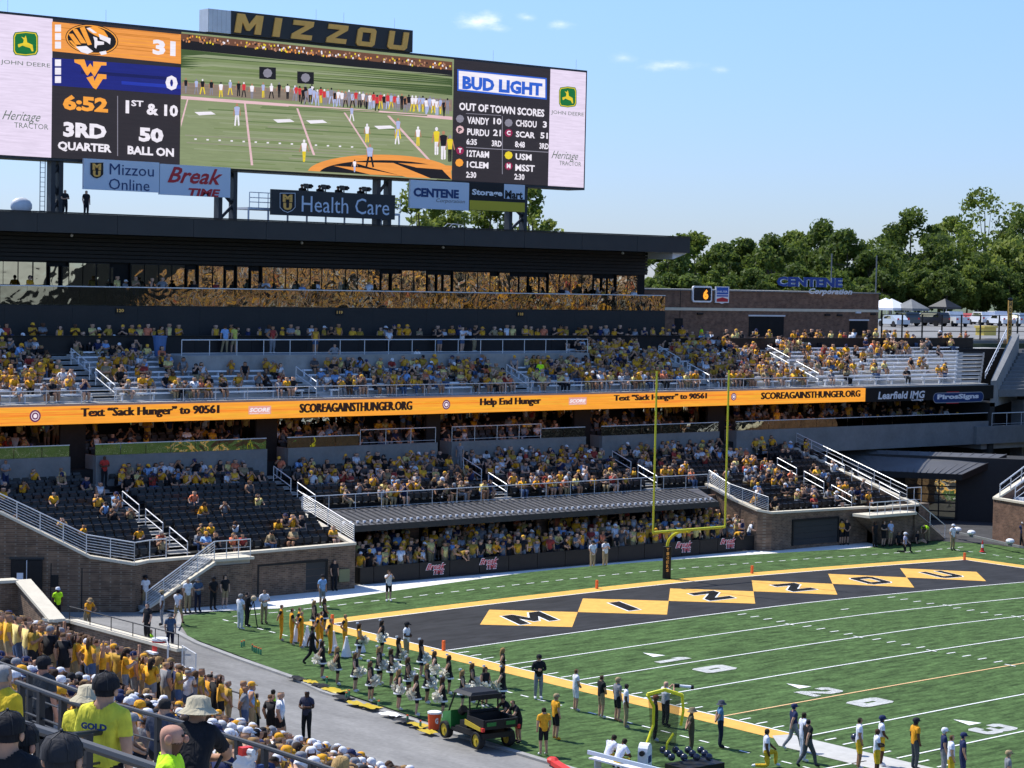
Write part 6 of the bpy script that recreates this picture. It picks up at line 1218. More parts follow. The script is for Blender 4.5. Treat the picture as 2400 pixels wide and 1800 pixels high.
p = bz(120, 1300, -.3); ctt = thing('utility_cart', 'black covered cart standing against the left brick wall', 'cart', tuple(p)); MB().box(-1.2, 1.2, -.5, .5, .15, 1.0, M['black']).build('body', ctt, local=True); MB().box(-1.3, 1.25, -.55, .55, 1.001, 1.06, M['grey']).build('lid', ctt, local=True); 
for s in (-.9, .9): MB().tube((s, -.55, .18), (s, -.45, .18), .18, M['tyre'], 10).build('wheel', ctt, local=True)
# bin on the upper deck
p = by(340, 735, 27.6); tb_ = thing('rubbish_bin', 'blue plastic rubbish bin at the left end of the platform railing', 'bin', (p[0], 27.3, uz(9)-.1)); bm_ = mat('bin_blue', (.08, .16, .35), .5); MB().lathe([(.3, 0), (.42, 1.15), (.45, 1.15), (.45, 1.25)], bm_, n=14).build('body', tb_, local=True)
# goal posts
gp = thing('goal_post', 'tall yellow goal post with a black padded gooseneck base', 'goal post', (24.385, 1.8, 0)); yl = M['yellow']
MB().tube((0, 0, -.05), (0, 0, 1.85), .24, M['black'], 12).build('base_pad', gp, local=True)
g = MB(); pts = [(0, 0, 1.85)]+[(0, -1.8*(1-math.cos(t))*1.0, 1.85+1.05*math.sin(t)) for t in np.linspace(.2, math.pi/2, 7)]; g.path(pts, .085, yl, 8); g.build('gooseneck', gp, local=True)
MB().tube((-2.82, -1.8, 3.0), (2.82, -1.8, 3.0), .08, yl, 8).build('crossbar', gp, local=True)
for s in (-2.82, 2.82): MB().tube((s, -1.8, 3.0), (s, -1.8, 12.04), .055, yl, 8).build('upright', gp, local=True)
g = MB()
for k, ch in enumerate('TIGERS'): put_text(g, ch, lambda u, v, k=k: (-.12+.2*u-.16, -.245+.0*u, 1.62-.24*k+.18*v), M['mgold'], .04)
g.build('pad_lettering', gp, local=True); g = MB(); g.path([(-2.82, -1.8, 11.9), (-2.75, -1.9, 11.95), (-2.6, -2.0, 11.9)], .02, M['orange'], 4); g.build('wind_ribbon', gp, local=True)
g = MB(); g.path([(2.82, -1.8, 11.98), (2.95, -1.9, 12.0), (3.1, -1.9, 11.9)], .02, M['orange'], 4); g.build('wind_ribbon', gp, local=True)
PY_ = [(0, .0, 'orange pylon at the near back corner of the end zone'), (18.29, .95, 'orange pylon behind the end line, left of the goal post'), (30.48, .95, 'orange pylon behind the end line, right of the goal post'), (48.77, 0, 'orange pylon at the far back corner of the end zone'), (0, -9.144, 'orange pylon where the near sideline meets the goal line')]
for x, y, lb in PY_: t = thing('end_zone_pylon', lb, 'pylon', (x-.08 if x < 10 else x, y, gz(x)+.02), group='end zone pylons'); MB().box(-.06, .06, -.06, .06, 0, .46, M['orange']).build('foam_block', t, local=True); MB().box(-.07, .07, -.07, .07, 0, .02, M['orange']).build('base', t, local=True)
p = bz(2122, 1192, -.3); t = thing('traffic_cone', 'red and white traffic cone on the far turf', 'cone', tuple(p)); MB().lathe([(.2, 0), (.2, .03), (.12, .05), (.09, .28)], M['redplastic'], n=10).build('cone', t, local=True); MB().lathe([(.09, .28), (.065, .5)], M['shirtw'], n=10).build('stripe', t, local=True); MB().lathe([(.065, .5), (.03, .75)], M['redplastic'], n=10).build('tip', t, local=True)
C4 = (600, 1350, 3.687); C5 = (1100, 1350, 3.687); C6 = (1700, 1275, 3.16); C0 = (0, 950, 2.765); C1 = (700, 950, 2.765); C2 = (1500, 850, 2.458)
def gpt(c, u, v): p = bz(*crop(*c, u, v), -.32); return p[0], p[1], max(gz(p[0]) if 0 < p[0] < 49 and p[1] < 5 else -.33, -.34)
def fp(c, u, v, pose, rz, cc, gear, label, s=1.0, **k): x, y, z = gpt(c, u, v); add(pose, x, y, z, rz, cc, gear, label, k.get('group'), s, True, True); return x, y, z
S_ = SK[0]; ywh = (.7, .7, .72)
# cheer squad in gold uniforms with megaphones
def mega(x, y, z, lb): t = thing('megaphone', lb, 'megaphone', (x, y, z), group='white megaphones'); MB().lathe([(.24, 0), (.25, .02), (.05, .88), (.07, .9), (.04, .93)], M['shirtw'], n=14).build('horn', t, local=True); MB().box(.06, .14, -.02, .02, .5, .54, M['shirtw']).build('handle', t, local=True)
ordn = ['leftmost', 'second', 'third', 'fourth', 'fifth', 'sixth', 'seventh', 'eighth', 'ninth', 'tenth']
for k, (u, v) in enumerate(((215, 560), (305, 595), (372, 585), (388, 625), (530, 640), (562, 622), (640, 690), (765, 650))):
    add_c = cols(SK[k % 3], GO[1], GO[1], HAIR[k % 4], (.3, .3, .3), False); add_c[7] = BL; x, y, z = gpt(C4, u, v)
    add(R.choice(['front', 'hips', 'back', 'relax']), x, y, z, FAC+R.uniform(-.3, .3), [add_c[0], GO[1], GO[1], add_c[3], add_c[4], GO[1], add_c[0], BL], '', '%s male cheerleader in a gold uniform near the end zone corner' % ordn[k], None, 1.02, False, True)
    if k in (0, 1, 3, 6, 7, 4): mega(x+.55, y-.5, z, '%s white megaphone standing by a gold-uniformed cheerleader' % ordn[(0, 1, 3, 4, 6, 7).index(k)])
fp(C4, 480, 770, 'walk', rad(-120), cols(DK, BL, BL, (.02, .015, .01), (.03, .03, .03)), '', 'man in all black walking past the megaphones', 1.03)
CH = [(570, 885), (700, 940), (855, 1000), (890, 720), (1085, 690), (1060, 940), (985, 1080), (1165, 960), (1230, 850), (1230, 1155), (1310, 1040), (1385, 1205), (1425, 870), (1475, 1100), (1540, 980), (1610, 1225), (1665, 1020), (1780, 1160), (1865, 1095), (1975, 1130), (2128, 1130), (500, 500), (590, 480)]
PPM = MB()
for k in range(90): a_ = R.random()*6.28; b2 = math.acos(R.uniform(-1, 1)); d_v = Vector((math.sin(b2)*math.cos(a_), math.sin(b2)*math.sin(a_), math.cos(b2))); t_ = d_v.orthogonal().normalized()*.05; r_ = R.uniform(.17, .24); PPM.add([d_v*.03, d_v*r_+t_, d_v*(r_+.015), d_v*r_-t_], [(0, 1, 2, 3)], mat('pompom_cream', (.86, .82, .68), .8))
PPM = PPM.mesh('pompom')
for k, (u, v) in enumerate(CH):
    x, y, z = gpt(C4, u, v); hc = HAIR[(k*3) % 4]; g2 = k == 3; cc = cols(SK[k % 3], BL if not g2 else GO[0], BL, hc, (.7, .7, .7), shorts=True, nosleeve=True); fc = FAC+R.uniform(-.25, .35)
    po = ('back', 'back', 'front', 'front', 'hips')[k % 5] if k != 19 else 'front'
    if k == 19: fc = rad(180)
    po = R.choice([po, po, 'relax']) if po == 'back' else po
    add(po, x, y, z, fc, cc, 'long', 'cheerleader with %s hair in black with white trim, %s from the end zone' % (('dark', 'brown', 'light brown', 'blonde')[(k*3) % 4], ordn[k] if k < 10 else '%dth' % (k+1)), None, .94, True, True)
    t = thing('hair_bow', 'white bow in the hair of cheerleader %d' % (k+1) if False else 'white bow in a cheerleader\'s hair, %s along the squad' % (ordn[k] if k < 10 else '%dth' % (k+1)), 'bow', (x, y, z)); MB().box(-.06, .06, -.02, .02, -.03, .04, M['shirtw']).build('ribbon', t, local=True).location = (-.1*math.sin(-fc)*1-.0, -.1*math.cos(fc), 1.66)
    sk_ = PEOPLE[-1]; fwd = Vector((-math.sin(fc), math.cos(fc))); side = Vector((math.cos(fc), math.sin(fc))); sgn = -1 if po == 'back' else 1
    if k < 21:
        for s in (-.16, .16):
            q = Vector((x, y))+fwd*(.2*sgn if po != 'hips' else 0)+side*(s if po != 'hips' else s*2); o = link('pompom', PPM, None, (q.x, q.y, z+.86*(1 if po != 'hips' else 1.05)), R.random()*6); tag(o, 'cream pom-pom of the %s cheerleader from the end zone, %s hand' % (ordn[k] if k < 10 else '%dth' % (k+1), 'left' if s < 0 else 'right'), 'pom-pom', 'cream pom-poms')
    sk = MB(); sk.lathe([(.145, .16), (.15, .10), (.215, -.09), (.19, -.088)], M['black'], n=14); sk.lathe([(.216, -.075), (.232, -.14), (.20, -.14)], M['shirtw'], n=14); PEOPLE[-1]['skirt'] = sk
fp(C4, 1295, 740, 'cross', rad(-150), cols(DK, WT, KH, BL, KH), 'cap', 'man with crossed arms in white polo and khakis on the golden sideline', 1.04)
fp(C4, 2128, 960, 'hips', FAC, cols(SK[1], BL, BL, HAIR[3], BL, shorts=True, nosleeve=True), 'long', 'woman in a black sleeveless dress behind the cheerleaders', .97)
fp(C4, 68, 412, 'cross', rad(170), cols(S_, WT, KH, HAIR[1], BL), '', 'young man with crossed arms in a white polo left of the gold uniforms')
fp(C4, 570, 280, 'stand', rad(180), cols(SK[1], LBU, GY, BL, ywh, shorts=True), 'cap', 'photographer in a pale blue vest and grey shorts on the end line turf')
fp(C4, 1145, 235, 'aim', rad(160), cols(SK[2], WT, BL, HAIR[2], ywh, shorts=True), 'long', 'woman in a white top aiming a camera behind the end line', .95)
fp(C5, 595, 1060, 'cross', rad(150), cols(S_, BL, GY, BL, ywh, longs=True), 'cap', 'man in a black shirt and dark grey trousers standing on the golden sideline', 1.06)
fp(C5, 915, 1165, 'front', rad(-110), cols(S_, WT, ywh, HAIR[2], (.4, .4, .4), shorts=True), '', 'photographer in white shirt and white shorts holding a camera')
fp(C5, 1135, 1225, 'front', rad(-100), cols(S_, BL, KH, HAIR[1], WT, shorts=True), '', 'man in black polo and khaki shorts')
fp(C5, 1275, 1255, 'stand', rad(-100), cols(S_, GY, BL, KH, (.6, .3, .2), shorts=True), 'cap', 'man in grey shirt, black shorts and tan cap')
fp(C5, 1348, 1312, 'stand', FAC, cols(DK, WT, KH, BL, (.2, .2, .2)), '', 'man in white polo and khaki trousers beside the yellow net frame', 1.02)
fp(C5, 638, 1548, 'stand', rad(-20), cols(S_, GO[0], BL, HAIR[0], WT, shorts=True), '', 'man in yellow polo and black shorts seen from behind near the vehicle', 1.03)
fp(C5, 742, 1412, 'stand', rad(-100), cols(S_, GO[0], BL, KH, GO[1], shorts=True), 'cap', 'man in yellow shirt, black shorts and tan cap turned to the field')
fp(C5, 425, 1440, 'lean', rad(80), cols(S_, BL, BL, HAIR[1], BL, shorts=True), '', 'bare-headed man in black leaning on the green vehicle bed')
fp(C5, 335, 1400, 'lean', rad(85), cols(S_, BL, BL, BL, BL, shorts=True), 'cap', 'man in black with a black cap beside the green vehicle bed')
phx, phy, phz = fp(C5, 1690, 1300, 'aim', rad(-95), cols(SK[2], WT, BL, SK[2], BL), '', 'bald photographer with a long white lens behind the yellow net frame', 1.04)
fp(C5, 1600, 1425, 'stand', FAC, cols(DK, BL, BL, (.3, .1, .05), WT, longs=True), 'cap', 'man in black behind the net of the yellow frame')
fp(C5, 1700, 1290, 'stand', rad(-140), cols(S_, BL, (.5, .55, .7), BL, WT), '', 'person in black and pale trousers hidden behind the net') if False else None
OLV = (.10, .085, .05)
fp(C5, 1912, 1548, 'back', FAC, cols(S_, OLV, OLV, (.20, .16, .10), KH), 'bucket', 'trooper in an olive uniform with a broad brimmed hat', 1.02)
fp(C5, 2165, 1482, 'back', FAC, cols(S_, (.10, .22, .38), (.015, .02, .04), (.05, .06, .08), BL), 'bucket', 'trooper in blue shirt and dark trousers with a broad brimmed hat', 1.03)
JW = (.72, .74, .85); JG_ = (.78, .48, .03)
def bench_player(u, v, num, lb): x, y, z = gpt(C5, u, v); add('sitf', x, y, z, rad(-90), cols(DK, JW, JG_, (.02, .015, .01), WT, shorts=True), '', lb, None, 1.08, True, True)
bench_player(1185, 1690, '34', 'player in a white jersey sitting on the left end of the bench'); bench_player(1275, 1725, '85', 'player in a white jersey sitting second on the bench')
kx, ky, kz = fp(C6, 300, 1650, 'kneel', FAC, cols(DK, JW, JG_, (.02, .015, .01), WT, shorts=False), '', 'player in white jersey and gold trousers kneeling on one knee', 1.08)
fp(C6, 605, 1655, 'walk', rad(-100), cols(S_, BL, (.06, .07, .08), BL, BL), '', 'coach in black shirt and dark trousers walking along the white box', 1.03)
fp(C6, 572, 1610, 'stand', rad(-110), cols(DK, JW, JW, (.02, .015, .01), WT), '', 'player in white beside the walking coach', 1.06)
fp(C6, 500, 1525, 'walk', rad(-110), cols(S_, NV, GY, NV, WT), 'cap', 'man in navy shirt and cap striding onto the white box')
fp(C6, 985, 1668, 'stand', FAC, cols(SK[3], JW, JG_, (.02, .015, .01), WT, shorts=True), '', 'tall player with number three holding his helmet on the white box', 1.1)
fp(C6, 1115, 1740, 'cross', FAC, cols(DK, JW, JG_, HAIR[1], WT, shorts=True), '', 'player in white jersey with folded arms', 1.05)
fp(C6, 1150, 1640, 'front', FAC, cols(DK, JW, JG_, NV, WT, shorts=True), 'cap', 'player in white jersey wearing a navy cap', 1.05)
fp(C6, 1400, 1670, 'stand', rad(-110), cols(DK, GO[1], (.06, .07, .08), (.02, .02, .03), BL), 'cap', 'man in a loose golden shirt and dark trousers watching the field', 1.08)
fp(C6, 1612, 1720, 'stand', FAC, cols(S_, NV, GY, WT, BL), 'cap', 'coach in navy shirt and white cap'); fp(C6, 1665, 1790, 'stand', FAC, cols(S_, JW, JG_, HAIR[2], WT, shorts=True), '', 'ginger-haired player in white between two navy shirts', 1.05); fp(C6, 1752, 1760, 'stand', FAC, cols(S_, NV, NV, NV, BL), 'cap', 'coach in navy shirt and navy cap')
fp(C6, 2085, 1905, 'stand', FAC, cols(S_, GY, BL, KH, BL), 'cap', 'man with a tan cap at the bottom edge of the picture')
# along the back line
B_L = [(C0, 940, 1318, 'stand', 175, cols(DK, WT, KH, BL, BL), 'cap', 'man in white polo and khakis at the foot of the stone stair'), (C0, 1050, 1425, 'stand', 60, cols(DK, (.45, .46, .47), GY, KH, BL), 'cap', 'man in a pale grey shirt facing the stair'), (C0, 1152, 1420, 'walk', -60, cols(S_, WT, KH, BL, BL, shorts=True), 'cap', 'man in white polo and khaki shorts striding on the turf edge'),
 (C0, 1215, 1340, 'stand', 170, cols(S_, WT, KH, HAIR[0], BL), '', 'man in white polo and khakis against the stair wall'), (C0, 1280, 1335, 'cross', 170, cols(S_, (.06, .10, .17), (.02, .02, .04), (.05, .06, .08), BL), 'bucket', 'officer in blue shirt with folded arms under the stone stair'), (C0, 1380, 1325, 'front', 175, cols(DK, BL, BL, BL, BL), 'cap', 'officer in black with a black cap against the brick wall'),
 (C0, 1456, 1312, 'stand', 175, cols(SK[2], BL, KH, HAIR[0], WT, shorts=True), 'long', 'woman in black top and khaki skirt against the brick wall'), (C0, 1560, 1228, 'cross', 175, cols(S_, BL, BL, BL, BL), 'cap', 'man in black with folded arms left of the black equipment door'), (C0, 1592, 1215, 'stand', 160, cols(S_, BL, BL, RE, BL), 'cap', 'man in black with a red cap left of the black equipment door'),
 (C0, 1598, 1430, 'front', -100, cols(S_, BL, BL, BL, BL, longs=True), '', 'cameraman in black behind a tripod camera'), (C0, 1555, 1452, 'front', -80, cols(S_, WT, (.6, .6, .62), HAIR[5], WT), 'cap', 'man in white shirt and white trousers beside the cameraman'), (C0, 1102, 1590, 'stand', 160, cols(S_, (.06, .10, .17), (.02, .02, .04), (.05, .06, .08), BL), 'bucket', 'trooper in blue standing at the end of the brick ramp wall'),
 (C0, 2165, 1200, 'stand', 180, cols(S_, BL, BL, BL, BL), '', 'dark figure beside the pale wall panel'), (C1, 1903, 1062, 'front', 170, cols(S_, WT, KH, BL, BL), 'cap', 'man in white polo with hands together before the padded barrier'), (C1, 1985, 1052, 'clap', 170, cols(S_, WT, KH, BL, BL), 'cap', 'man in white polo drinking before the padded barrier'),
 (C2, 842, 1068, 'stand', 165, cols(S_, WT, KH, HAIR[1], BL), '', 'man in white polo left of the right equipment door'), (C2, 1158, 1050, 'cross', 180, cols(S_, GO[0], BL, BL, BL, shorts=True), 'cap', 'person in gold shirt and black shorts at the right equipment door'), (C2, 1188, 1048, 'front', 150, cols(S_, BL, BL, HAIR[0], BL, shorts=True), '', 'person in black beside the gold shirt at the right equipment door'),
 (C2, 1352, 1050, 'stand', 180, cols(DK, BL, BL, HAIR[0], BL, nosleeve=True), 'long', 'woman in a black dress left of the brick pier'), (C2, 1402, 1046, 'cross', 180, cols(SK[2], BL, BL, HAIR[2], BL, shorts=True), 'long', 'woman in black shorts right of the brick pier'), (C2, 1440, 1044, 'front', 180, cols(S_, (.45, .55, .75), KH, HAIR[2], BL, shorts=True), '', 'man in pale blue shirt and khaki shorts right of the brick pier'),
 (C2, 1490, 1042, 'ground', 180, cols(SK[3], BL, BL, HAIR[0], BL, shorts=True), '', 'person in black sitting on the ground left against the brick stair'), (C2, 1515, 1040, 'ground', 170, cols(SK[3], BL, BL, HAIR[0], BL, shorts=True), 'long', 'long-haired person in black sitting on the ground by the brick stair'), (C2, 1598, 1038, 'ground', 200, cols(S_, BL, KH, HAIR[1], BL, shorts=True), '', 'person in black sitting with legs stretched at the right of the brick stair'),
 (C2, 1525, 1092, 'kneel', -150, cols(S_, (.4, .4, .55), BL, WT, BL), 'cap', 'photographer in a white cap kneeling on the turf'), (C2, 1655, 985, 'bend', 100, cols(S_, NE, KH, HAIR[0], BL), '', 'man in a neon yellow shirt bending over at the foot of the stair'), (C2, 1800, 1080, 'stand', 175, cols(S_, WT, KH, WT, BL), 'cap', 'man in white polo and khakis standing alone on the far turf'), (C2, 2203, 1062, 'walk', 120, cols(S_, NV, BL, WT, WT), 'cap', 'man in navy cut by the right edge on the dark road')]
for c, u, v, po, rz, cc, ge, lb in B_L:
    while c is C2 and 1340 < u < 1700 and gpt(c, u, v)[1] > 7.55: v += 1
    fp(c, u, v, po, rad(rz), cc, ge, lb)
for (px_, py_, Y_, po, cc, ge, lb) in ((186, 459, 34, 'stand', cols(S_, BL, BL, BL, BL), '', 'man in dark clothes standing on the tower roof'), (140, 457, 34.5, 'cross', cols(S_, BL, BL, BL, BL), '', 'man leaning at the left scoreboard leg on the roof')):
    p = by(px_, py_, Y_); add(po, p[0], Y_, 20.3, math.pi, cc, ge, lb, None, 1.0, True, True)
for k, px_ in enumerate((652, 690, 730, 778)):
    p = by(px_, 410, 37); add('aim', p[0], 37, 21.5, rad(170), cols(S_, BL, GY, BL, BL, longs=True), 'cap', '%s camera operator on the platform above the dark middle sign' % ['leftmost', 'second', 'third', 'rightmost'][k], None, 1.0, True, True)
    t = thing('broadcast_camera', '%s dark broadcast camera on the platform above the dark middle sign' % ['leftmost', 'second', 'third', 'rightmost'][k], 'camera', (p[0]+.1, 36.6, 22.95)); MB().box(-.14, .14, -.5, .1, 0, .3, M['black']).build('body', t, local=True); MB().tube((0, -.5, .15), (0, -.75, .15), .09, M['black'], 8).build('lens', t, local=True); MB().box(-.05, .2, .1, .3, .15, .35, M['black']).build('viewfinder', t, local=True)
    g = MB(); [g.tube((0, -.2, 0), (a, b, -1.42), .025, M['black'], 4) for a, b in ((-.4, .2), (.4, .2), (0, -.6))]; g.build('tripod', t, local=True)
for (px_, py_, z, po, rz, cc, ge, lb) in ((124, 1345, -.2, 'stand', 175, cols(DK, NE, BL, WT, BL), 'cap', 'steward in neon yellow shirt and white cap at the foot of the cream wall'), (188, 1365, -.3, 'lean', 180, cols(SK[3], GO[1], KH, (.3, .2, .1), BL), 'bucket', 'man in a golden shirt walking up the ramp'), (324, 1440, -1.0, 'reach', -130, cols(S_, NE, BL, HAIR[1], BL), '', 'steward in neon yellow shirt below the red cooler'), (318, 1385, .3, 'stand', 100, cols(SK[2], BL, BL, HAIR[0], BL), '', 'person in black beside the red and white cooler'),
 (588, 1590, .3, 'hips', -130, cols((.05, .03, .02), NE, BL, (.01, .01, .01), BL), '', 'security guard in neon yellow shirt in front of the path'), (552, 1600, .3, 'stand', -100, cols(S_, GO[0], BL, HAIR[0], BL), '', 'man in golden shirt at the lower end of the student railing'), (662, 1600, 1.2, 'cross', 120, cols(DK, (.05, .05, .08), BL, GY, BL), '', 'person in dark blue with folded arms on the near ledge')):
    p = bz(px_, py_, z); add(po, p[0], p[1], z, rad(rz), cc, ge, lb, None, 1.0, True, True)
for (px_, Y_, z_, po, rz, cc, ge, lb) in ((228, 20.7, rz_(12), 'cross', 170, cols(DK, (.45, .04, .03), BL, BL, BL), '', 'man in a red shirt standing against the grey parapet at the top of the seats'), (14, 20.7, rz_(12), 'cross', 180, cols(SK[3], GY, NV, HAIR[0], BL), '', 'man in a grey shirt standing against the leftmost grey parapet'),
 (1167, 23.0, uz(1), 'stand', 160, cols(SK[2], NE, GY, HAIR[1], BL), '', 'steward in a neon shirt standing in the bleacher aisle above the ribbon board'), (485, 28.2, uz(9), 'relax', -20, cols(SK[0], LBU, KH, HAIR[1], BL), '', 'man in a light blue shirt standing on the platform with his back turned'), (505, 28.1, uz(9), 'relax', 15, cols(SK[0], (.55, .55, .12), KH, BL, BL, shorts=True), 'cap', 'man in a pale yellow shirt and khaki shorts on the shaded platform'),
 (900, 25.7, uz(4), 'front', 175, cols(DK, WT, BL, BL, BL), 'cap', 'person in a white shirt with a camera standing before the platform'), (1513, 29.3, 12.0, 'relax', 60, cols(SK[1], NE, BL, HAIR[0], BL), '', 'steward in a neon shirt behind the counter near the brick building'), (722, 26.0, uz(5), 'hips', 170, cols(SK[0], GY, GY, HAIR[0], BL, shorts=True), '', 'man in grey standing on the ledge below the platform railing'),
 (997, 20.5, rz_(12), 'stand', 120, cols(SK[0], GY, GY, HAIR[2], BL), '', 'man in grey shirt standing by the stair gap above the patio')):
    p = by(px_, 800, Y_); add(po, p[0], Y_, z_, rad(rz), cc, ge, lb, None, 1.02, True, True)
# green utility vehicle
x, y, _ = gpt(C5, 105, 1420); gv = thing('utility_vehicle', 'green and yellow utility vehicle with black canopy and cargo bed beside the path', 'utility vehicle', (-11.15, -25.7, -.33), rad(84)); gn = M['green']; bk = M['black']
# local x = forward (+y world), local y = left
V = {'body': MB().hexa([(-1.5, -.7, .42), (.4, -.7, .42), (.4, .7, .42), (-1.5, .7, .42), (-1.5, -.7, .62), (.4, -.7, .62), (.4, .7, .62), (-1.5, .7, .62)], bk)}
for n_, m_ in V.items(): m_.build(n_, gv, local=True)
MB().hexa([(.75, -.68, .42), (1.5, -.62, .45), (1.5, .62, .45), (.75, .68, .42), (.75, -.68, 1.12), (1.5, -.58, .92), (1.5, .58, .92), (.75, .68, 1.12)], gn).build('hood', gv, local=True)
MB().box(1.501, 1.56, -.5, .5, .5, .8, bk).build('grille', gv, local=True)
for s in (-1, 1): MB().box(1.50, 1.55, s*.48-.1, s*.48+.1, .68, .82, M['shirtw']).build('headlight', gv, local=True)
MB().box(-.25, .75, -.68, .68, .40, .50, bk).build('floor', gv, local=True); MB().box(-.3, .2, -.62, .62, .5, .85, bk).build('seat', gv, local=True); MB().box(-.42, -.3, -.62, .62, .85, 1.3, bk).build('seat_back', gv, local=True)
g = MB(); g.box(-1.65, -.5, -.76, .76, .80, .86, bk); g.box(-1.65, -.5, .70, .76, .86, 1.16, bk); g.box(-1.65, -.5, -.76, -.70, .86, 1.16, bk); g.box(-.56, -.5, -.7, .7, .86, 1.2, bk); g.box(-1.66, -1.6, -.7, .7, .86, 1.14, bk); g.build('cargo_bed', gv, local=True)
for s in (-1, 1): MB().hexa([(-1.5, s*.765, .72), (-.4, s*.765, .80), (-.4, s*.79, .80), (-1.5, s*.79, .72), (-1.5, s*.765, .86), (-.4, s*.765, 1.0), (-.4, s*.79, 1.0), (-1.5, s*.79, .86)], M["rim"]).build('yellow_stripe', gv, local=True); MB().box(-1.69, -1.662, s*.42-.2, s*.42+.2, .92, 1.06, gn).build('tailgate_badge', gv, local=True); MB().box(-1.70, -1.6, s*.78-.06, s*.78+.05, .74, .88, M['redplastic']).build('tail_light', gv, local=True)
wm = MB(); vs = []; n_ = 18
for yy, rr_ in ((-.13, .24), (-.13, .31), (-.09, .33), (.09, .33), (.13, .31), (.13, .24)): vs += [(rr_*math.cos(2*math.pi*i/n_), yy, rr_*math.sin(2*math.pi*i/n_)) for i in range(n_)]
wm.add(vs, [(k*n_+i, k*n_+(i+1) % n_, (k+1)*n_+(i+1) % n_, (k+1)*n_+i) for k in range(5) for i in range(n_)], M['tyre']); wm = wm.mesh('tyre')
rm = MB(); rm.add([(.235*math.cos(2*math.pi*i/16), s, .235*math.sin(2*math.pi*i/16)) for s in (-.09, .09) for i in range(16)], [tuple(range(16))[::-1], tuple(range(16, 32))]+[(i, (i+1) % 16, 16+(i+1) % 16, 16+i) for i in range(16)], M["rim"]); rm.tube((0, -.14, 0), (0, .14, 0), .07, M["rim"], 8); rm = rm.mesh('rim')
for x_ in (-1.15, 1.1):
    for s in (-1, 1): wh = link('wheel', wm, gv, (x_, s*.66, .33)); link('rim', rm, wh)
g = MB(); 
for s in (-.62, .62): g.path([(1.0, s, 1.05), (.55, s, 1.85), (-.45, s, 1.85), (-.5, s, .9)], .035, bk)
g.tube((-.45, -.62, 1.85), (-.45, .62, 1.85), .035, bk); g.tube((.55, -.62, 1.85), (.55, .62, 1.85), .035, bk); g.tube((-.5, -.62, 1.25), (-.5, .62, 1.25), .025, bk); g.tube((-.5, -.6, 1.25), (-.46, .6, 1.85), .02, bk); g.build('roll_cage', gv, local=True)
g = MB(); g.hexa([(-.6, -.68, 1.86), (.65, -.68, 1.84), (.65, .68, 1.84), (-.6, .68, 1.86), (-.5, -.55, 1.97), (.55, -.55, 1.96), (.55, .55, 1.96), (-.5, .55, 1.97)], bk); g.box(-.64, -.58, -.68, .68, 1.70, 1.88, bk); g.build('canopy', gv, local=True)
MB().tube((.6, .3, 1.05), (.42, .3, 1.2), .16, bk, 10).build('steering_wheel', gv, local=True)
# cooler, bottles, clothes on the turf edge
def cooler(x, y, z, r, h, lb, let=True, lidm=None):
    t = thing('drinks_cooler', lb, 'cooler', (x, y, z)); MB().lathe([(r*.86, 0), (r, h*.9)], mat('cooler_orange', (.75, .10, .03), .5), n=18).build('barrel', t, local=True, smooth=False); MB().lathe([(r*1.04, h*.9), (r*1.04, h), (r*.9, h*1.02)], M['shirtw'], n=18).build('lid', t, local=True)
    if let: g = MB(); put_text(g, 'G', lambda u, v: ((r*.95+.02)*math.sin(-.55+.5*u), -(r*.95+.02)*math.cos(-.55+.5*u), h*.35+h*.35*v), M['shirtw'], .06); g.build('letter', t, local=True)
    return t
p = bz(938, 1574, -.32); cooler(p[0], p[1], -.32, .26, .66, 'orange drinks barrel with a white lid and letter G beside the green vehicle')
p = bz(345, 1386, .5); t = thing('drinks_cooler', 'red and white drinks cooler on a trolley by the ramp wall', 'cooler', (p[0], p[1], .0)); MB().lathe([(.33, .1), (.35, .55)], M['redplastic'], n=16).build('barrel', t, local=True); MB().lathe([(.36, .56), (.36, .66)], M['shirtw'], n=16).build('lid', t, local=True); MB().box(-.5, .5, -.35, .35, 0, .09, M['shirtw']).build('trolley', t, local=True)
for k, (px_, py_) in enumerate(((522, 1398), (527, 1396), (545, 1405), (549, 1409), (553, 1410), (558, 1412), (563, 1414), (706, 1476), (748, 1510), (754, 1505), (818, 1528), (1000-120, 1560), (908, 1572), (958, 1580))):
    p = bz(px_, py_, -.32); t = thing('drink_bottle', 'green sports bottle with orange cap on the turf edge, %s from the top' % (ordn[k] if k < 10 else '%dth' % (k+1)), 'bottle', (p[0], p[1], -.32), group='sports bottles along the turf edge'); MB().lathe([(.045, 0), (.05, .2), (.03, .24)], M['clear'], n=8).build('bottle', t, local=True); MB().lathe([(.04, .24), (.04, .29)], M['orange'], n=8).build('cap', t, local=True)
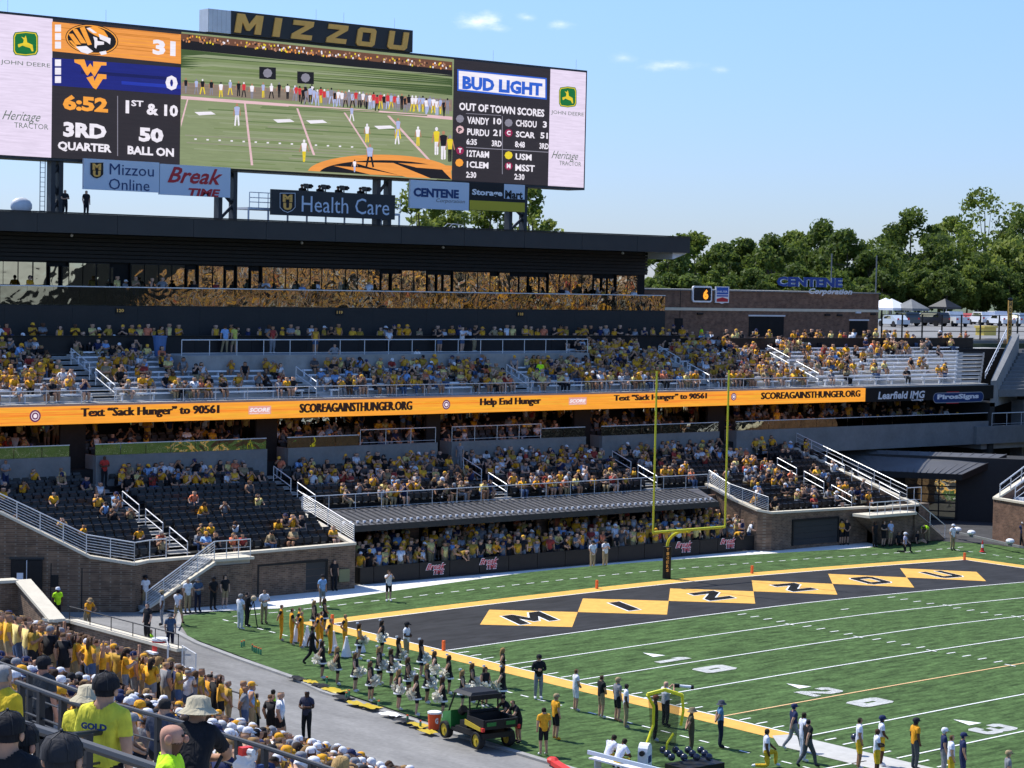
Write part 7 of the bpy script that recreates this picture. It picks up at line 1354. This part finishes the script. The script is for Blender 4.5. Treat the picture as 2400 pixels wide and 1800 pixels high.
for k, (px_, py_, w_, m_, lb) in enumerate(((645, 1467, 1.5, 'black', 'black flag lying flat on the kerb, topmost'), (672, 1474, 1.2, 'rim', 'yellow round flag lying on the turf'), (690, 1482, 1.4, 'black', 'second black flag on the kerb'), (722, 1492, 1.8, 'rim', 'yellow flag spread at the kerb'), (742, 1508, 1.6, 'black', 'third black flag on the kerb'), (768, 1520, 1.4, 'rim', 'small yellow flag on the kerb'), (800, 1528, 1.6, 'rim', 'yellow flag with sticks near the white one'), (845, 1545, 1.5, 'shirtw', 'white flag lying at the kerb'), (872, 1558, 1.5, 'black', 'black flag beside the drinks bottles'), (905, 1568, 1.6, 'rim', 'crumpled yellow shirts beside the orange barrel'), (925, 1582, 1.2, 'rim', 'crumpled yellow cloth nearest the orange barrel'))):
    p = bz(px_, py_, -.3); g = MB(); n_ = 6; vs = []
    for i in range(n_):
        for j in range(n_): vs.append((p[0]+(i/(n_-1)-.5)*w_*.36+R.uniform(-.05, .05), p[1]+(j/(n_-1)-.5)*w_*.62+R.uniform(-.05, .05), -.30+R.random()*.09))
    g.add(vs, [(i*n_+j, (i+1)*n_+j, (i+1)*n_+j+1, i*n_+j+1) for i in range(n_-1) for j in range(n_-1)], M[m_]); tag(g.build('folded_flag', smooth=True), lb, 'flag')
# kicking net with padded yellow frame
p = bz(1432, 1648, -.3); kn_ = thing('kicking_net', 'kicking net with a bent padded yellow frame and black netting', 'net', (p[0], p[1], -.33), rad(-40)); py = M['padyel']; kn_.scale = (.66, .66, .92)
g = MB()
g.path([(-.95, 0, .35), (-.95, -.25, .75), (-.55, .35, 1.45), (-.55, .35, 2.2), (-.95, -.2, 2.75), (0, -.2, 2.95), (.95, -.2, 2.75), (1.05, .1, 2.1), (.95, .25, 1.5)], .075, py, 8); g.build('padded_frame', kn_, local=True)
MB().path([(.55, 0, 1.2), (.2, 0, .8), (.15, 0, .3)], .06, py, 8).build('padded_strut', kn_, local=True)
nm_ = bpy.data.materials.new('black_netting'); nm_.use_nodes = True; t_ = nm_.node_tree; b_n = t_.nodes['Principled BSDF']; b_n.inputs['Base Color'].default_value = (.01, .01, .01, 1); b_n.inputs['Alpha'].default_value = .58; MATS['net'] = nm_
g = MB()
for k in range(8): a0, a1 = math.pi*k/8, math.pi*(k+1)/8; g.add([(-.9*math.cos(a0), .5*math.sin(a0), 2.7), (-.9*math.cos(a1), .5*math.sin(a1), 2.7), (-.6*math.cos(a1), .8*math.sin(a1), .15), (-.6*math.cos(a0), .8*math.sin(a0), .15)], [(0, 1, 2, 3)], nm_)
g.build('netting', kn_, local=True)
p = bz(1455, 1425+195, -.3)
# player benches, fan and bags
bn = thing('player_bench', 'white team bench with backrest at the bottom edge', 'bench', (float(bz(1286, 1660)[0]), float(bz(1286, 1660)[1]), -.33), rad(3)); 
MB().box(-.35, .05, -8, 0, .42, .47, M['shirtw']).build('seat', bn, local=True); MB().box(-.42, -.36, -8, 0, .60, .74, M['signblue']).build('backrest', bn, local=True)
for k in range(5): MB().box(-.3, 0, -7.9+1.9*k, -7.84+1.9*k, 0, .42, M['alu']).build('leg', bn, local=True)
p = bz(1392, 1668, -.3); fa = thing('misting_fan', 'white boxy sideline fan with a rounded top behind the bench', 'fan', (p[0], p[1], -.33), rad(30)); g = MB(); fa.scale = (.8, .8, .8); P_ = [(-.35, 0), (.35, 0), (.35, 1.0)]+[(.35*math.cos(t), 1.0+.35*math.sin(t)) for t in np.linspace(0, math.pi, 8)]+[(-.35, 1.0)]; g.prism(P_, lambda u, v, w_: (u, w_-.22, v), M['shirtw'], .44); g.build('housing', fa, local=True); MB().box(-.2, .2, -.25, -.225, .5, .8, M['navy']).build('label_plate', fa, local=True)
g = MB(); g.tube((-.5, 0, .95), (-.36, 0, .95), .12, M['black'], 10); g.build('motor', fa, local=True)
for k in range(12): p = bz(1432+k*9, 1645+(k % 3)*8, -.3); t = thing('football_helmet', 'dark football helmet on the pile behind the bench, %s' % (ordn[k] if k < 10 else '%dth' % (k+1)), 'helmet', (p[0], p[1], .12), R.random()*6, 'dark helmets piled behind the bench'); MB().ball((0, 0, 0), .14, mat('helmet_navy', (.02, .025, .05), .25, .6), 10, 7).build('shell', t, local=True, smooth=True); MB().path([(.14, -.07, -.05), (.21, 0, -.06), (.14, .07, -.05)], .012, M['navy'], 4).build('face_guard', t, local=True)
MB_ = MB().box(float(bz(1436, 1660)[0]), float(bz(1530, 1660)[0])+.6, float(bz(1530, 1664)[1]), float(bz(1436, 1660)[1]), -.33, -.12, M['black']).build('equipment_case'); tag(MB_, 'dark equipment case under the helmets behind the bench', 'case')
p = bz(1200, 1652, -.3); t = thing('red_pylon_bag', 'red bag and long red pads lying on the turf at the bottom', 'bag', (p[0], p[1], -.33), rad(-110)); MB().box(-.1, 1.6, -.15, .15, 0, .16, M['redplastic']).build('pad', t, local=True); MB().ball((-.3, 0, .12), .28, M['redplastic'], 8, 5, (1, .8, .5)).build('bag', t, local=True)
t = thing('long_lens_camera', 'camera with a long white lens held by the bald photographer', 'camera', (phx+.32, phy-.28, phz+1.62), rad(-129+90)); MB().box(-.1, .1, -.08, .08, -.06, .08, M['black']).build('body', t, local=True); MB().tube((.1, 0, 0), (.55, 0, -.04), .055, M['shirtw'], 8, .07).build('lens', t, local=True); MB().tube((.55, 0, -.04), (.66, 0, -.05), .085, M['black'], 8).build('hood', t, local=True)
x, y, z = gpt(C0, 1640, 1432); t = thing('video_camera', 'video camera on a dark tripod beside the cameraman in black', 'camera', (x, y, z), rad(-120)); g = MB(); [g.tube((0, 0, 1.3), (a, b, 0), .025, M['black'], 5) for a, b in ((-.35, .2), (.35, .2), (0, -.4))]; g.build('tripod', t, local=True); MB().box(-.3, .2, -.1, .1, 1.3, 1.55, M['black']).build('body', t, local=True); MB().ball((.35, 0, 1.45), .14, M['tan'], 8, 6).build('microphone', t, local=True)
x, y, z = gpt(C6, 955, 1560); 
t = thing('football_helmet', 'dark helmet hanging from the hand of the tall player', 'helmet', (phx*0+x, y, z+.45), 0); MB().ball((0, 0, .2), .16, MATS['helmet_navy'], 10, 7).build('shell', t, local=True, smooth=True)
p = bz(2000, 1140); bt = thing('flatbed_trailer', 'low trailer rail with white domed covers by the right brick wall', 'trailer', (57.2, 3.4, -.33)); g = MB(); 
A3 = bz(2055, 1145, .2); B3 = bz(2212, 1180, .2); g.hexa([(A3[0], A3[1], .05), (B3[0], B3[1], .05), (B3[0], B3[1]+.4, .05), (A3[0], A3[1]+.4, .05), (A3[0], A3[1], .2), (B3[0], B3[1], .2), (B3[0], B3[1]+.4, .2), (A3[0], A3[1]+.4, .2)], M['concd']); g.build('bed', bt)
for s in (.12, .32, .85): q = A3+(B3-A3)*s; MB().ball((q[0], q[1]+.2, .35), .3, M['shirtw'], 10, 6, (1, 1, .6)).build('cover', bt)
p = by(743, 1243, 9.5); tag(MB().box(p[0]-.35, p[0]+.35, 9.45, 9.57, p[2]-.35, p[2]+.35, mat('panel_olive', (.20, .20, .10), .6)).build('wall_panel'), 'small olive wall panel left of the padded barrier', 'panel')
# ------------------------------------------------------------------ near railings and the people in front of the camera
def at_d(px_, py_, d): r_ = ray(px_, py_); r_ = r_/np.linalg.norm(r_); return CAMP+r_*d
def near_rail(name, label, P3, r, posts, down=1.0, mids=2):
    t = thing(name, label, 'railing', tuple(P3[0])); MB().path([tuple(p) for p in P3], r, M['raild'], 8).build('top_rail', t)
    for k in range(mids): dz = down*(k+1)/(mids+1); MB().path([(p[0], p[1], p[2]-dz) for p in P3], r*.45, M['raild'], 6).build('mid_rail', t)
    for a, b, f_ in posts:
        q = np.array(P3[a])*(1-f_)+np.array(P3[b])*f_; MB().box(q[0]-r*1.1, q[0]+r*1.1, q[1]-r*1.1, q[1]+r*1.1, q[2]-down, q[2], M['raild']).build('post', t)
    return t
near_rail('aisle_railing', 'long dark pipe railing running across the seated fans to the lower right', [bx(-30, 1422, -47), bx(256, 1524, -47), bx(432, 1572, -47), bx(572, 1615, -47), bx(900, 1722, -47)], .032, [(0, 1, .35), (0, 1, .9), (1, 2, .5), (2, 3, .6), (2, 3, 1.0), (3, 4, .33), (3, 4, .66)])
near_rail('platform_railing', 'dark railing corner of the small platform around the man in the yellow shirt', [bx(36, 1474, -51), bx(268, 1558, -51), bx(246, 1578, -51.6), bx(110, 1594, -52.6)], .03, [(0, 1, .05), (0, 1, .24), (0, 1, .45), (0, 1, .68), (0, 1, .9), (1, 2, 1.0), (2, 3, .42)], .85)
near_rail('stair_railing', 'thick dark railing crossing the bottom left corner nearest the viewer', [at_d(-30, 1540, 20), at_d(150, 1598, 18.5), at_d(360, 1668, 17)], .045, [(0, 1, .95), (1, 2, .9)], 1.0)
NEARP = []
def npers(px_, py_, d, pose, rz, c, gear, label, hh=1.62, s=1.0):
    p = at_d(px_, py_, d); hz = POSES[pose]['hd'][2]*s; add(pose, p[0], p[1], p[2]-hz, rad(rz), c, gear, label, None, s, True, True, hi=True); return p
TANH = (.45, .40, .28)
YP = (.72, .66, .06)
pb = npers(366, 1597, 15.6, 'stand', -128, cols((.50, .27, .19), NE, BL, (.50, .27, .19), BL), '', 'bald man with a short beard in a neon yellow polo shirt nearest the bottom')
npers(411, 1551, 21.5, 'lean', -45, cols(SK[1], BL, BL, TANH, BL), 'bucket', 'man in a tan bucket hat and black shirt leaning on the railing', s=1.08)
py_p = npers(226, 1494, 20.5, 'stand', -62, cols(S_, YP, BL, BL, BL), 'cap', 'man in a bright yellow shirt with dark lettering and black cap behind the platform rail', s=1.08)
npers(180, 1515, 22, 'sit', -60, cols(S_, YP, BL, TANH, BL), 'bucket', 'man in a tan bucket hat half hidden behind the yellow shirt')
npers(2, 1462, 21.5, 'stand', -75, cols(S_, (.75, .52, .03), KH, (.3, .29, .28), BL), '', 'grey-haired man in a golden shirt cut by the left edge', s=1.05)
npers(42, 1614, 15.2, 'stand', -72, cols((.5, .25, .17), NV, BL, BL, BL), 'cap', 'man in a black cap at the bottom left corner')
npers(130, 1648, 12.2, 'stand', -50, cols(S_, NV, BL, (.03, .03, .033), BL), 'cap', 'person in a dark grey cap cut by the bottom edge')
npers(14, 1590, 15, 'stand', -50, cols(S_, BL, BL, BL, BL), 'cap', 'person in a black cap at the left edge below the railing')
npers(92, 1440, 34, 'stand', -70, cols((.5, .25, .17), (.05, .055, .06), BL, BL, BL), 'cap', 'man in dark shirt and black cap standing above the seated fans')
npers(349, 1528, 33, 'sit', -60, cols(S_, (.05, .06, .09), BL, (.02, .02, .02), BL), '', 'broad man in a dark grey-blue shirt below the railing', s=1.1)
npers(728, 1662, 27, 'sit', -70, cols(S_, DN, BL, (.40, .26, .10), BL), 'long', 'blonde person at the bottom edge under the railing')
# bald man's features
t = NEARP
fz = at_d(366, 1597, 17.8)
def feature(name, label, cat, mb, loc, rz): o = link(name, mb.mesh(name), None, loc, rz); return tag(o, label, cat)
FEAT = {'bald': fz}
# lettering on the yellow shirt, seat goods near the rail
p = at_d(540, 1640, 27); t = thing('jacket', 'white and blue folded jacket hanging over the dark railing', 'jacket', tuple(p)); g = MB(); n_ = 7; vs = []
for i in range(n_):
    for j in range(n_): vs.append(((i/(n_-1)-.5)*.3+.03*math.sin(j*2), .08*math.cos(i)+.02*j, -(j/(n_-1))*.3+.03*math.sin(i*2.3)+.05))
g.add(vs, [(i*n_+j, (i+1)*n_+j, (i+1)*n_+j+1, i*n_+j+1) for i in range(n_-1) for j in range(n_-1)], M['shirtw']); g.build('cloth', t, local=True, smooth=True); MB().box(.03, .1, -.16, -.1, -.2, -.05, M['navy']).build('print', t, local=True)
p = at_d(530, 1622, 22); t = thing('red_camera', 'small red and silver camera gear resting on the railing', 'camera', tuple(p)); MB().box(-.06, .06, -.04, .04, -.04, .04, M['redplastic']).build('body', t, local=True); MB().tube((0, -.06, 0), (.02, -.12, 0), .035, M['alu'], 8).build('lens', t, local=True); MB().path([(-.2, 0, .1), (-.35, 0, -.15), (-.1, 0, -.35), (.25, 0, -.3)], .02, M['black'], 6).build('strap', t, local=True)
# ------------------------------------------------------------------ turn the list into objects: 300 single people, the rest one crowd
def keyd(p): d = (p['loc'][0]-CAMP[0])**2+(p['loc'][1]-CAMP[1])**2; u, v = px_of(*p['loc']); return d+(0 if -20 < u < 2240 and 0 < v < 1700 else 1e6)
vis = sorted([p for p in PEOPLE if not p['forced']], key=keyd); forced = [p for p in PEOPLE if p['forced']]
nsing = 300-len(forced); single = vis[:nsing]; rest = vis[nsing:]
seen_l = {}
for p in single: seen_l.setdefault(p['label'], []).append(p)
for lb, ps in seen_l.items():
    if len(ps) > 1:
        ps.sort(key=lambda p: px_of(*p['loc'])[0])
        for k, p in enumerate(ps): p['label'] = lb+', %s from left' % ['first', 'second', 'third', 'fourth', 'fifth', 'sixth', 'seventh', 'eighth', 'ninth', 'tenth'][min(k, 9)]
for p in forced+single:
    o = emit(p)
    if 'skirt' in p: sk_ = p['skirt']; q = link('skirt', sk_.mesh('skirt'), o, (0, 0, .84))
    if p['hi'] and not p['label'].startswith('bald man'):
        J = POSES[p['pose']]; H = Vector(J['hd']); ax = (Vector(J['ht'])-H).normalized(); fw = (Vector((0, 1, 0))-ax*ax.y).normalized(); rt = fw.cross(ax)
        for s_ in (-1, 1): e_ = link('ear', MB().ball((0, 0, 0), .032, PM[0], 8, 6, (.5, .8, 1.1)).mesh('ear', smooth=True), o, tuple(H+rt*s_*.1)); e_['c0'] = list(map(float, p['c'][0]))
        if p['gear'] == 'cap':
            g = MB(); c_ = H+ax*.045
            for k in range(6):
                t_ = math.pi*2*k/6+.3; d_ = fw*math.cos(t_)*1.12+rt*math.sin(t_); g.path([c_+ax*-.01+d_*.118, c_+ax*.05+d_*.114, c_+ax*.10+d_*.084, c_+ax*.128], .0025, M['raild'], 4)
            g.ball(tuple(c_+ax*.13), .012, M['raild'], 6, 4); link('cap_seam', g.mesh('cap_seam'), o)
    if p['label'].startswith('bald man'):
        beard = MB(); J = POSES['stand']; hd = J['hd']
        V2, F2, reg, Vv, Ff, Nn, nb = geo('stand', '', 2, True)
        V_ = Vv+Nn*.004; sel = [f for f in Ff if (lambda c_: (1.49 < c_[2] < 1.585 and c_[1] > .015))(Vv[list(f)].mean(0)) and reg[Ff.index(f)] == 0] if len(Ff) < 4000 else [Ff[i] for i in range(nb) if 1.50 < Vv[Ff[i][0]][2] < 1.585 and Vv[Ff[i][0]][1] > .03 and abs(Vv[Ff[i][0]][0]) < .1]
        beard.add([tuple(v) for v in V_], sel, mat('beard', (.12, .055, .03), .9)); link('beard', beard.mesh('beard', smooth=True), o)
        for s in (-1, 1): link('ear', MB().ball((0, 0, 0), .034, PM[0], 8, 6, (.5, .8, 1.1)).mesh('ear', smooth=True), o, (s*.093, .005, 1.615))['c0'] = [.5, .25, .18]
        link('nose', MB().ball((0, 0, 0), .024, PM[0], 8, 6, (.7, 1, 1.2)).mesh('nose', smooth=True), o, (0, .115, 1.605))['c0'] = [.5, .25, .18]
        for s in (-1, 1): link('eye', MB().ball((0, 0, 0), .013, M['black'], 6, 4).mesh('eye'), o, (s*.034, .098, 1.635))
        link('collar', MB().lathe([(.085, 0), (.07, .05), (.078, .05)], mat('neon_cloth', NE, .8), n=14).mesh('collar'), o, (0, 0, 1.455))
        for q in o.children:
            if q.name.startswith('hair'): bpy.data.objects.remove(q, do_unlink=True); break
    if p['label'].startswith('man in a bright yellow'):
        g = MB(); put_text(g, 'GOLD', lambda u, v: (-.13+.26*u, -.155-.01*math.sin(u*3.1), 1.30+.06*v), M['navy'], .06); link('back_lettering', g.mesh('lettering'), o)
VS, FS, CS = [], [], []; off = 0
for p in rest:
    V2, F2, reg = geo(p['pose'], p['gear'], 0)[:3]; a = p['rz']; s = p['s']; ca, sa = math.cos(a)*s, math.sin(a)*s
    VS.append(np.stack([V2[:, 0]*ca-V2[:, 1]*sa+p['loc'][0], V2[:, 0]*sa+V2[:, 1]*ca+p['loc'][1], V2[:, 2]*s+p['loc'][2]], 1)); c = np.array(p['c']); 
    for f, r_ in zip(F2, reg): FS.append(tuple(i+off for i in f)); CS.append((len(f), c[r_]))
    off += len(V2)
me = bpy.data.meshes.new('crowd'); me.from_pydata(np.concatenate(VS).tolist(), [], FS); me.materials.append(TINT); at = me.color_attributes.new('tint', 'FLOAT_COLOR', 'CORNER'); arr = np.concatenate([np.tile(np.append(c, 1.0), n_) for n_, c in CS]); at.data.foreach_set('color', arr.astype(np.float32)); me.polygons.foreach_set('use_smooth', [True]*len(FS)); me.update()
o = link('crowd', me); tag(o, 'packed crowd of seated and standing spectators filling the far stands', 'crowd', None, 'stuff')
print('PEOPLE', len(PEOPLE), 'forced', len(forced), 'rest', len(rest), 'faces', len(FS), 'near', len(near))
